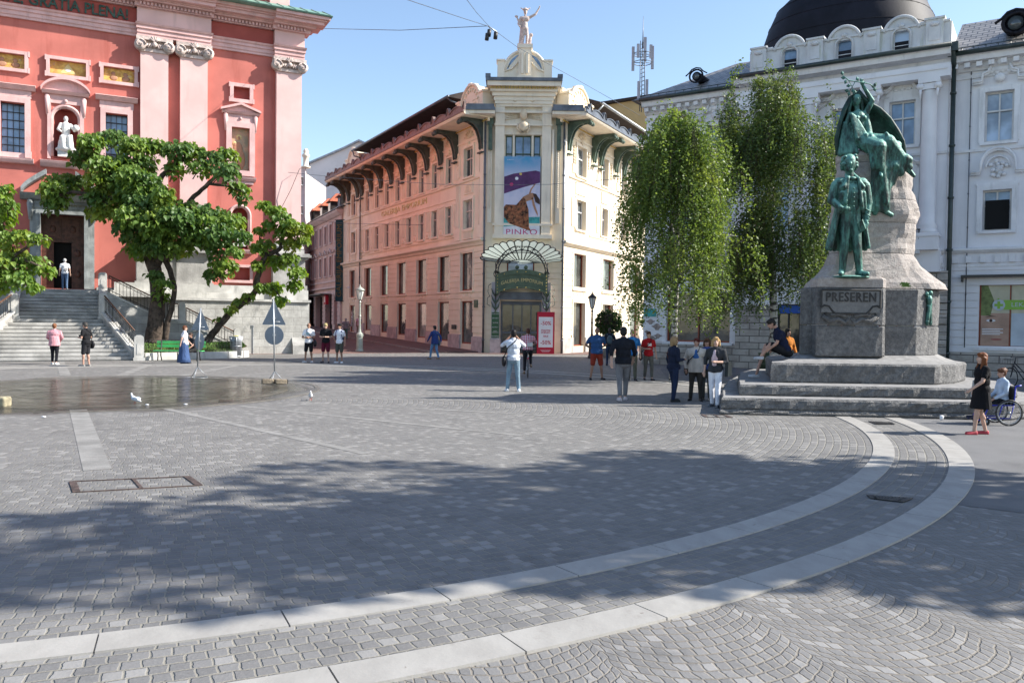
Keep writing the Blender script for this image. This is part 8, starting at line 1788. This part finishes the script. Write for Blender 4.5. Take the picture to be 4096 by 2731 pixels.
bo_ = gp(1186, 1412); t = thing('bollard', 'short rounded pale stone bollard at the corner of the podium', 'bollard', tuple(bo_)); MB().lathe([(.2, 0), (.19, .1), (.18, .75), (.16, .9), (.1, .99), (.0, 1.02)], bo_, 16).build('stone', M['stonelight'], t)
def lamp(label, p, H, mat, glassm, s=1):
    t = thing('street_lamp', label, 'street lamp', tuple(p)); MB().lathe([(.3*s, 0), (.3*s, .12), (.24*s, .2), (.22*s, .9), (.26*s, 1.0), (.26*s, 1.12), (.12*s, 1.25), (.09*s, 1.4), (.075*s, H*.55), (.11*s, H*.56), (.08*s, H*.58), (.06*s, H-.95), (.1*s, H-.9), (.05*s, H-.8), (.12*s, H-.72)], p, 12, smooth=False).build('post', mat, t)
    l_ = MB().lathe([(.13*s, H-.72), (.27*s, H-.2), (.3*s, H-.16)], p, 8, smooth=False).build('lantern', glassm, t); MB().lathe([(.36*s, H-.16), (.34*s, H-.1), (.12*s, H+.04), (.05*s, H+.1), (.02*s, H+.22)], p, 12).build('cap', mat, t)
    b = MB()
    for k in range(8): a = 2*pi*k/8; b.tube([(p[0]+.135*s*cos(a), p[1]+.135*s*sin(a), H-.72), (p[0]+.28*s*cos(a), p[1]+.28*s*sin(a), H-.18)], .012, 4)
    b.build('glazing_bar', mat, l_); return t
lamp('grey-green street lamp with a frosted white lantern in front of the peach shopfronts', gp(1438, 1408), 4.0, M['lampgreen'], M['opal'], .88)
lamp('slim black street lamp with a clear lantern in front of the cream right wing', gp(2366, 1434), 3.55, M['iron'], M['opal'], .72)
lamp('dark street lamp in the side street beyond the podium corner', V((-19.4, 76, 1.0)), 5.2, M['iron'], M['opal'], 1.1)
# potted ball trees
def leaf_cloud(b, c, r, n, size, rnd, droop=.3, shell=.6):
    for i in range(n):
        v = V((rnd.gauss(0, 1), rnd.gauss(0, 1), rnd.gauss(0, 1))).normalized(); q = rnd.uniform(shell, 1)**.6; p = V(c)+V((v.x*r[0], v.y*r[1], v.z*r[2]))*q
        d = (v*.7+V((rnd.uniform(-.5, .5), rnd.uniform(-.5, .5), -droop+rnd.uniform(-.3, .3)))).normalized(); s_ = d.cross(V((rnd.uniform(-1, 1), rnd.uniform(-1, 1), rnd.uniform(-.2, 1)))).normalized(); l = size*rnd.uniform(.7, 1.3); w_ = l*.32
        b.add([p, p+d*l*.45+s_*w_, p+d*l, p+d*l*.45-s_*w_], [(0, 1, 2, 3)])
M['leafdark'] = leafmat('dark_leaves', (.018, .045, .012), (.05, .10, .022), .25)
for p_, lab, rr in ((V((5.55, 47.6, 0)), 'potted tree clipped to a dark ball beside the black street lamp', .74), (V((8.9, 52.5, 0)), 'potted clipped ball tree hidden behind the weeping birch', .7), (V((12.6, 56.5, 0)), 'potted clipped ball tree farther along the cream right wing', .7)):
    t = thing('potted_tree', lab, 'tree', tuple(p_)); MB().lathe([(.28, 0), (.4, .5), (.42, .55)], p_, 14).build('pot', M['cplinth'], t); MB().tube([tuple(p_+V((0, 0, .5))), tuple(p_+V((0, 0, 1.6)))], .05, 6).build('trunk', M['bark'], t); b = MB(); leaf_cloud(b, p_+V((0, 0, 2.05)), (rr, rr, rr*.92), 1500, .14, R); b.build('crown', M['leafdark'], t, recalc=False); MB().sph(tuple(p_+V((0, 0, 2.05))), rr*.72, 10).build('inner_twigs', M['bark'], t)
# suspended spotlights on wires
t = thing('spotlight_cluster', 'three black cylindrical spotlights hanging from wires against the sky', 'spotlight', tuple(at(1960, 110, 35))); q = lambda x, y, dy=0: tuple(at(x, y, 35+dy))
for x, y in ((1958, 120), (1950, 135), (1984, 130)): b = MB(); a = V(q(x, y)); b.tube([tuple(a), tuple(a+V((-.03, 0, -.28)))], .085, 12); o = b.build('lamp_head', M['iron'], t)
b = MB(); b.tube([q(1952, 105), q(1962, 112), q(1988, 130)], .03, 6); b.tube([q(1958, 106), q(1958, 120)], .012, 4); b.tube([q(1984, 126), q(1984, 132)], .012, 4); b.build('bracket', M['galv'], t)
def wire(label, pts, r=.012, sag=0):
    t = thing('overhead_wire', label, 'wire', tuple(pts[0])); b = MB(); P_ = []
    for p, e in zip(pts[:-1], pts[1:]):
        for k in range(8): v = V(p).lerp(V(e), k/8); v.z -= sag*sin(pi*k/8); P_.append(tuple(v))
    P_.append(tuple(pts[-1])); b.tube(P_, r, 4); b.build('cable', M['lead'], t)
wire('wire running left from the hanging spotlights to the church cornice', [at(1950, 105, 35), at(1600, 122, 40), at(1278, 115, 49)], .014)
wire('wire rising to the upper left from the hanging spotlights', [at(1950, 105, 35), at(1855, 75, 32), at(1600, -10, 26)], .012)
wire('steep wire rising from the spotlights to the top of the frame', [at(1955, 105, 35), at(1905, 50, 30), at(1860, -10, 26)], .012)
wire('wire descending right from the spotlights past the rooftop statue to the roofs', [at(1988, 130, 35), at(2070, 190, 37), at(2295, 312, 42), at(2560, 462, 46)], .012)
wire('long thin wire crossing in front of the peach facade and the advertising banner', [at(1152, 690, 47), at(1335, 708, 48), at(1760, 738, 47), at(2050, 740, 45), at(2200, 738, 44), at(2480, 715, 44), at(2620, 700, 43)], .012)
wire('wire spanning from the old pink house to the peach facade', [at(1250, 880, 70), at(1400, 895, 68), at(1700, 900, 62), at(1790, 882, 60)], .014)
# ================================================================ TREES
M['catalpa'] = leafmat('catalpa_leaves', (.085, .16, .03), (.17, .26, .05), .38, .45, yellow=(.27, .33, .06))
M['catalpadark'] = leafmat('catalpa_dark_leaves', (.055, .115, .03), (.11, .185, .045), .35, .42)
M['catalpayellow'] = leafmat('catalpa_young_leaves', (.10, .19, .03), (.20, .29, .05), .42, .45, yellow=(.34, .34, .06))
M['birch'] = leafmat('birch_leaves', (.08, .135, .034), (.19, .265, .065), .42, .5, yellow=(.24, .29, .07), spec=.4); M['birchdark'] = leafmat('dark_birch_leaves', (.055, .095, .03), (.14, .20, .055), .38, .48, yellow=(.17, .21, .055), spec=.42)
def big_leaf(b, p, d, s, rnd):
    d = V(d).normalized(); w_ = d.cross(V((rnd.uniform(-.6, .6), rnd.uniform(-.6, .6), 1))); w_ = w_.normalized() if w_.length > .05 else V((1, 0, 0)); n = w_.cross(d).normalized(); f_ = .16*s
    a = V(p)
    b.add([a, a+d*s*.12+w_*s*.36+n*f_, a+d*s*.5+w_*s*.40+n*f_, a+d*s-n*f_*1.2, a+d*s*.5-w_*s*.40+n*f_, a+d*s*.12-w_*s*.36+n*f_, a+d*s*.5], [(0, 1, 2, 6), (6, 2, 3), (6, 3, 4), (0, 6, 4, 5)])
def catalpa_crown(blobs, conv, Y0, n, size, mats, t, seed, dsp=1.1):
    rnd = random.Random(seed); bs = {m_: MB() for m_ in set(mats)}; centres = []
    for i, (x, y, r_) in enumerate(blobs):
        px, py = conv(x, y); Y = Y0+rnd.uniform(-dsp, dsp); Y -= (.9 if i > len(blobs)-28 and len(blobs) > 50 else 0); c = at(px, py, Y); r = r_*conv.s/FPX*Y*1.12; centres.append((c, r)); m_ = mats[i % len(mats)]; cnt = int(n*(r/.6)**2)
        for k in range(cnt):
            v = V((rnd.gauss(0, 1), rnd.gauss(0, 1), rnd.gauss(0, 1))).normalized()
            if v.z < -.3 and rnd.random() < .5: v.z = -v.z
            q = rnd.uniform(.45, 1.08); p = c+V((v.x*r, v.y*r*1.15, v.z*r*.85))*q
            d = V((v.x*.8+rnd.uniform(-.5, .5), v.y*.8+rnd.uniform(-.5, .5), -.75+rnd.uniform(-.35, .5))); big_leaf(bs[m_], p, d, size*rnd.uniform(.45, 1.35), rnd)
    tw = MB(); cc = sum((c_ for c_, r_ in centres), V((0, 0, 0)))/len(centres)
    for c_, r_ in centres:
        for k in range(4):
            e = c_+V((rnd.uniform(-1, 1), rnd.uniform(-1, 1), rnd.uniform(-.4, .9)))*r_*.9; a = c_+(cc-c_).normalized()*r_*1.1-V((0, 0, r_*.4)); tw.tube([tuple(a), tuple(c_.lerp(a, .3)+V((0, 0, .08))), tuple(e)], [.03, .018, .006], 4)
    tw.build('twigs', M['bark'], t, recalc=False)
    for m_, b in bs.items(): b.build('crown', M[m_], t, recalc=False)
    return centres
class Cv:
    def __init__(s, ox, oy, k): s.o = (ox, oy); s.s = k
    def __call__(s, x, y): return s.o[0]+x*s.s, s.o[1]+y*s.s
cv3 = Cv(200, 480, .5993)
def limb(b, conv, Y, pts, radii):
    P_ = [tuple(at(*conv(x, y), Y+dy)) for x, y, dy in pts]
    Q = []; rr = []
    for i in range(len(P_)-1):
        for k in range(4): v = V(P_[i]).lerp(V(P_[i+1]), k/4); v += V((noise.noise(v*1.7), noise.noise(v*1.7+V((9, 0, 0))), 0))*.1*(k > 0); Q.append(tuple(v)); r_ = radii[i]+(radii[i+1]-radii[i])*k/4; rr.append(r_*(1+.12*noise.noise(v*3)))
    Q.append(P_[-1]); rr.append(radii[-1]); b.tube(Q, rr, 10)
t = thing('tree', 'large spreading tree with big leaves and a thick dark trunk beside the church stairs', 'tree', tuple(at(620, 1372, 42)))
b = MB(); limb(b, cv3, 42, [(690, 1500, 0), (705, 1380, 0), (715, 1150, 0), (690, 950, 0)], [.5, .4, .33, .3])
b.build('trunk', M['bark'], t)
for pts, rd in (([(700, 1000, 0), (610, 760, 0), (540, 560, -.2), (520, 420, -.3), (420, 300, -.4), (330, 250, -.5)], [.34, .26, .2, .16, .1, .05]), ([(600, 740, 0), (660, 500, .3), (750, 370, .4), (900, 260, .5), (980, 230, .5)], [.2, .15, .13, .09, .05]), ([(710, 960, 0), (800, 800, .3), (880, 640, .4), (960, 510, .4), (1060, 420, .5), (1160, 320, .5), (1230, 280, .5)], [.24, .18, .14, .12, .1, .07, .04]), ([(1060, 425, .5), (1180, 440, .5), (1290, 480, .5)], [.08, .06, .03]), ([(560, 600, 0), (400, 520, -.4), (150, 480, -.6), (20, 520, -.7)], [.15, .12, .08, .05]), ([(760, 1490, .1), (800, 1300, .1), (830, 1150, .1), (800, 1000, .1), (720, 840, .1), (640, 720, .1)], [.16, .13, .12, .14, .14, .12]), ([(760, 930, 0), (940, 830, .3), (1100, 860, .4), (1160, 950, .4)], [.14, .1, .07, .04])):
    q = MB(); limb(q, cv3, 42, pts, rd); q.build('branch', M['bark'], t)
BL = [(280, 160, 75), (420, 135, 75), (560, 180, 80), (700, 190, 75), (850, 210, 75), (950, 215, 70), (230, 260, 80), (60, 430, 80), (25, 480, 75), (15, 570, 55), (60, 545, 55), (150, 420, 70), (360, 320, 90), (470, 330, 95), (590, 300, 90), (420, 470, 95), (560, 470, 100), (700, 560, 100), (360, 610, 75), (740, 640, 85), (620, 700, 80), (1080, 270, 70), (1180, 240, 60), (1010, 320, 60), (1170, 350, 75), (1260, 460, 55), (1290, 520, 35), (830, 330, 55), (930, 600, 75), (1060, 640, 85), (1190, 690, 90), (1270, 780, 55), (880, 750, 75), (1010, 780, 85), (1120, 850, 85), (1160, 980, 70), (1100, 1040, 60), (720, 800, 75), (590, 880, 65), (550, 800, 45), (740, 900, 50), (700, 1040, 45), (760, 1100, 50), (740, 1180, 40), (470, 690, 35), (250, 180, 45), (640, 170, 45), (300, 620, 50), (480, 560, 80), (640, 420, 80), (1240, 880, 40), (620, 560, 90), (680, 680, 90), (760, 760, 80), (830, 640, 80), (540, 640, 80), (660, 800, 75), (760, 500, 60), (880, 850, 70), (700, 860, 60), (640, 880, 55), (900, 680, 80), (330, 420, 80), (560, 380, 90), (300, 520, 70), (820, 860, 60), (1130, 760, 80), (780, 600, 80), (700, 480, 70), (940, 760, 80), (1040, 700, 80), (500, 740, 60), (600, 480, 90), (720, 740, 80), (450, 400, 90)]
catalpa_crown(BL, cv3, 42, 165, .27, ['catalpa', 'catalpadark', 'catalpa', 'catalpa', 'catalpadark'], t, 3)
t = thing('tree', 'small crooked tree with yellow-green leaves leaning right in front of the stone podium', 'tree', tuple(at(828, 1365, 43.4)))
b = MB(); limb(b, cv3, 43.4, [(1045, 1490, 0), (1110, 1400, 0), (1200, 1280, .1), (1330, 1190, .2), (1385, 1120, .2)], [.2, .185, .17, .15, .14]); b.build('trunk', M['bark'], t)
for pts, rd in (([(1385, 1130, .2), (1385, 1050, .2), (1410, 970, .2), (1440, 900, .2), (1500, 880, .2), (1540, 850, .2), (1560, 740, .1), (1520, 640, 0)], [.17, .15, .14, .12, .12, .1, .06, .03]), ([(1440, 900, .2), (1400, 800, .1), (1410, 720, 0)], [.08, .05, .03]), ([(1500, 880, .2), (1600, 960, .1), (1640, 1050, 0)], [.08, .05, .03]), ([(1390, 1110, .2), (1500, 1130, .1), (1555, 1200, 0)], [.07, .05, .03])):
    q = MB(); limb(q, cv3, 43.4, pts, rd); q.build('branch', M['bark'], t)
BL2 = [(1430, 575, 38), (1500, 610, 50), (1550, 660, 50), (1600, 700, 50), (1680, 740, 55), (1560, 760, 55), (1620, 830, 50), (1400, 740, 30), (1440, 830, 45), (1385, 860, 40), (1500, 950, 55), (1590, 930, 50), (1650, 1020, 50), (1635, 1100, 40), (1420, 1120, 42), (1495, 1115, 42), (1545, 1200, 35), (1265, 1215, 32), (1210, 1265, 32), (1330, 1180, 35), (1125, 1330, 20), (1390, 970, 35), (1460, 700, 35), (1700, 800, 30)]
catalpa_crown(BL2, cv3, 43.4, 230, .25, ['catalpayellow', 'catalpayellow', 'catalpa'], t, 5, .6)
cv2 = Cv(0, 700, .555)
t = thing('tree', 'bright green tree overhanging the left frame edge in front of the church stairs', 'tree', (-23.5, 36, 0))
b = MB(); limb(b, cv2, 36, [(-260, 1400, 0), (-250, 1000, 0), (-200, 700, 0), (-120, 600, 0)], [.4, .34, .3, .2]); b.build('trunk', M['bark'], t)
for pts, rd in (([(-200, 700, 0), (0, 640, 0), (150, 600, 0), (300, 660, 0)], [.2, .12, .08, .03]), ([(-180, 680, 0), (-60, 300, 0), (30, 150, 0)], [.2, .12, .05]), ([(60, 620, 0), (200, 520, 0), (300, 470, 0)], [.08, .06, .03])):
    q = MB(); limb(q, cv2, 36, pts, rd); q.build('branch', M['bark'], t)
BL3 = [(20, 110, 60), (50, 220, 55), (10, 320, 70), (60, 460, 70), (160, 440, 55), (270, 470, 55), (110, 590, 85), (230, 650, 85), (330, 690, 55), (150, 760, 75), (250, 820, 45), (40, 740, 80), (-100, 200, 120), (-120, 450, 140), (-80, 750, 120), (0, 620, 80), (90, 270, 30)]
catalpa_crown(BL3, cv2, 36, 190, .24, ['catalpayellow', 'catalpa'], t, 9, .8)
# weeping birches
def birch(label, base, prof, n_tops, seed, n_mat='birch', trunk=(), zmin=1.6):
    rnd = random.Random(seed); t = thing('birch_tree', label, 'tree', tuple(base)); lf = MB(); tw = MB(); bx, by = base[0], base[1]
    H = prof[0][0]
    def rad(z):
        for (z0, a0, b0), (z1, a1, b1) in zip(prof[:-1], prof[1:]):
            if z1 <= z <= z0: k = (z0-z)/(z0-z1); return a0+(a1-a0)*k, b0+(b1-b0)*k
        return prof[-1][1:]
    for i in range(n_tops):
        z = zmin+1.6+(H-zmin-1.6)*rnd.random()**.75; xa, xb = rad(z); cx = (xa+xb)/2; rx = (xb-xa)/2; a = rnd.uniform(0, 2*pi); q = rnd.random()**.45*(.86+.40*noise.noise(V((2.2*cos(a), 2.2*sin(a)+seed, z*.75)))); x = cx+rx*q*cos(a); y = by+min(rx, 2.0)*q*sin(a)
        if noise.noise(V((x*.9, y*.9, z*.5+seed*3))) < -.02+.24*rnd.random(): continue
        if z > H-1.8: z += .7*noise.noise(V((x*2.1, y*2.1, seed)))
        L_ = rnd.uniform(.7, 1.6)+(1.4*rnd.random() if noise.noise(V((x*2.2, y*2.2, 4))) > .1 else 0); L_ = min(L_, z-zmin-rnd.uniform(0, .8)-1.1*max(0, noise.noise(V((x*1.3, y*1.3, 7)))))
        if L_ < .3: continue
        ox, oy = rnd.uniform(-.25, .25), rnd.uniform(-.25, .25); pts = []
        m_ = int((L_+.5)/.08); oa = a+rnd.uniform(-.9, .9); ou = rnd.uniform(.25, .75)
        px_, py_ = x, y; dx, dy = .05*cos(a), .05*sin(a)
        if i % 4 == 0: tw.tube([(x-dx*8, y-dy*8, z-.2), (x, y, z+.05), (x+dx*5, y+dy*5, z-L_*.15), (x+dx*8, y+dy*8, z-L_*.8)], .007, 3)
        for k in range(m_):
            u = k/max(1, m_-1); ex = ou*(1-math.exp(-2.4*u)); p = V((x+cos(oa)*ex+.02*sin(k), y+sin(oa)*ex, z+.3*sin(min(1, u*2)*pi)*ou-L_*u**1.35)); v = V((rnd.gauss(0, 1), rnd.gauss(0, 1), rnd.uniform(-1.1, .1))).normalized(); s_ = v.cross(V((rnd.uniform(-1, 1), rnd.uniform(-1, 1), rnd.uniform(-1, 1)))).normalized(); l = rnd.uniform(.06, .12)
            p += V((rnd.uniform(-.06, .06), rnd.uniform(-.06, .06), 0)); lf.add([p, p+v*l*.45+s_*l*.38, p+v*l, p+v*l*.45-s_*l*.38], [(0, 1, 2, 3)])
    lf.build('crown', M[n_mat], t, recalc=False); tw.build('twigs', M['bark'], t, recalc=False)
    m, nt, b = newmat('birch_bark'); tc = nt.new('ShaderNodeTexCoord').outputs['Object']; mp = nt.new('ShaderNodeMapping'); nt.put(mp.inputs[0], tc); mp.inputs['Scale'].default_value = (1, 1, 3.5)
    nt.put(b.inputs['Base Color'], nt.mix(nt.sm(nt.noise(mp.outputs[0], 4, 5), .48, .58), (.48, .46, .42, 1), (.05, .045, .04, 1))); b.inputs['Roughness'].default_value = .8
    tb_ = MB(); tb_.tube(trunk[0], trunk[1], 10); tb_.build('trunk', m, t)
    bb_ = MB()
    for k in range(16):
        z = H*(.3+.62*k/16); xa, xb = rad(min(H, z+.8)); a = 2.4*k; ex = (xa+xb)/2+(xb-xa)/2*.75*cos(a); ey = by+1.4*sin(a); mx, my = (bx+ex)/2, (by+ey)/2; bb_.tube([(bx, by, z-.3), (mx, my, z+.55), (ex, ey, z+.35)], [.045, .03, .01], 5)
    bb_.build('branch', m, t); return t
b1 = V((5.55, 28.2, 0)); X1 = lambda px: at(px, 900, 28.2).x
birch('left weeping birch with light green hanging twigs before the cream wing', b1, [(9.3, X1(2640), X1(2790)), (8.8, X1(2560), X1(2900)), (7.9, X1(2520), X1(2960)), (6.4, X1(2490), X1(3010)), (5.0, X1(2475), X1(3030)), (3.5, X1(2480), X1(3000)), (2.2, X1(2540), X1(2960)), (1.7, X1(2600), X1(2930))], 7200, 11, trunk=([(5.5, 28.2, 0), (5.55, 28.2, 2.5), (5.6, 28.2, 6), (5.7, 28.2, 8.6)], [.13, .1, .07, .03]), zmin=1.35)
b2 = V((9.75, 31, 0)); X2 = lambda px: at(px, 900, 31).x
birch('right weeping birch with dense dark hanging twigs and white trunk beside the monument', b2, [(11.4, X2(2930), X2(3220)), (10.6, X2(2890), X2(3270)), (9.6, X2(2880), X2(3310)), (8.2, X2(2880), X2(3370)), (6.5, X2(2890), X2(3370)), (5.0, X2(2890), X2(3350)), (3.4, X2(2910), X2(3290)), (2.4, X2(2940), X2(3230)), (1.9, X2(2950), X2(3160))], 8200, 12, n_mat='birchdark', trunk=([(9.85, 31, 0), (9.8, 31, 2.5), (9.6, 31, 6), (9.5, 31, 10.3)], [.18, .14, .1, .03]), zmin=1.9)
# shade trees standing on the right, outside the frame, whose crowns shade the foreground paving
for i, (x, y, z, r, rz, n, lab) in enumerate(((12.9, 8.7, 9.2, 3.6, 4.1, 10500, 'broad shade tree on the right of the square nearest the foreground'), (18.2, 8.0, 8.2, 3.0, 3.0, 4200, 'second shade tree behind the first at the right'), (15.5, 11.2, 8.8, 2.1, 2.6, 2400, 'slimmer shade tree at the right beyond the first'))):
    t = thing('shade_tree', lab, 'tree', (x, y, 0)); MB().tube([(x, y, 0), (x+.1, y, 3), (x, y, z)], [.3, .22, .1], 10).build('trunk', M['bark'], t); rnd = random.Random(50+i); b = MB()
    for k in range(26):
        v = V((rnd.gauss(0, 1), rnd.gauss(0, 1), rnd.gauss(0, 1))).normalized()*rnd.uniform(.35, .95); leaf_cloud(b, (x+v.x*r, y+v.y*r*.85, z+v.z*rz), (r*.34, r*.34, rz*.27), n//26, .30, rnd)
    b.build('crown', M['leafdark'], t, recalc=False)

# ================================================================ LIGHT, SKY, CAMERA
EL_SUN, AZ = radians(36), radians(.5)
sv = V((cos(EL_SUN)*cos(AZ), cos(EL_SUN)*sin(AZ), sin(EL_SUN)))
wd = bpy.data.worlds.new('World'); sc.world = wd; wd.use_nodes = True; nt = wd.node_tree
sk = nt.nodes.new('ShaderNodeTexSky'); sk.sky_type = 'NISHITA'; sk.sun_disc = False; sk.sun_elevation = EL_SUN; sk.sun_rotation = pi/2-AZ; sk.air_density = 1.0; sk.dust_density = .6; sk.ozone_density = 1.2
bg = nt.nodes['Background']; nt.links.new(sk.outputs[0], bg.inputs[0]); bg.inputs[1].default_value = .13
ld = bpy.data.lights.new('sun', 'SUN'); ld.energy = 5.0; ld.angle = radians(.53); ld.color = (1, .95, .87); lo = bpy.data.objects.new('sun', ld); COL.objects.link(lo); lo.rotation_euler = sv.to_track_quat('Z', 'Y').to_euler(); lo.location = (40, 10, 40)
cd = bpy.data.cameras.new('camera'); cam = bpy.data.objects.new('camera', cd); COL.objects.link(cam); cam.location = (0, 0, HC); cam.rotation_euler = CAMROT.to_4x4().to_euler(); cd.sensor_width = 36; cd.sensor_fit = 'HORIZONTAL'; cd.lens = 36*FPX/4096; cd.clip_end = 3000; cd.clip_start = .1; sc.camera = cam
sc.render.engine = 'CYCLES'; sc.view_settings.view_transform = 'Standard'; sc.view_settings.look = 'None'; sc.view_settings.exposure = .96; sc.view_settings.gamma = 1
sc.render.resolution_x = 1024; sc.render.resolution_y = 682; sc.cycles.max_bounces = 6
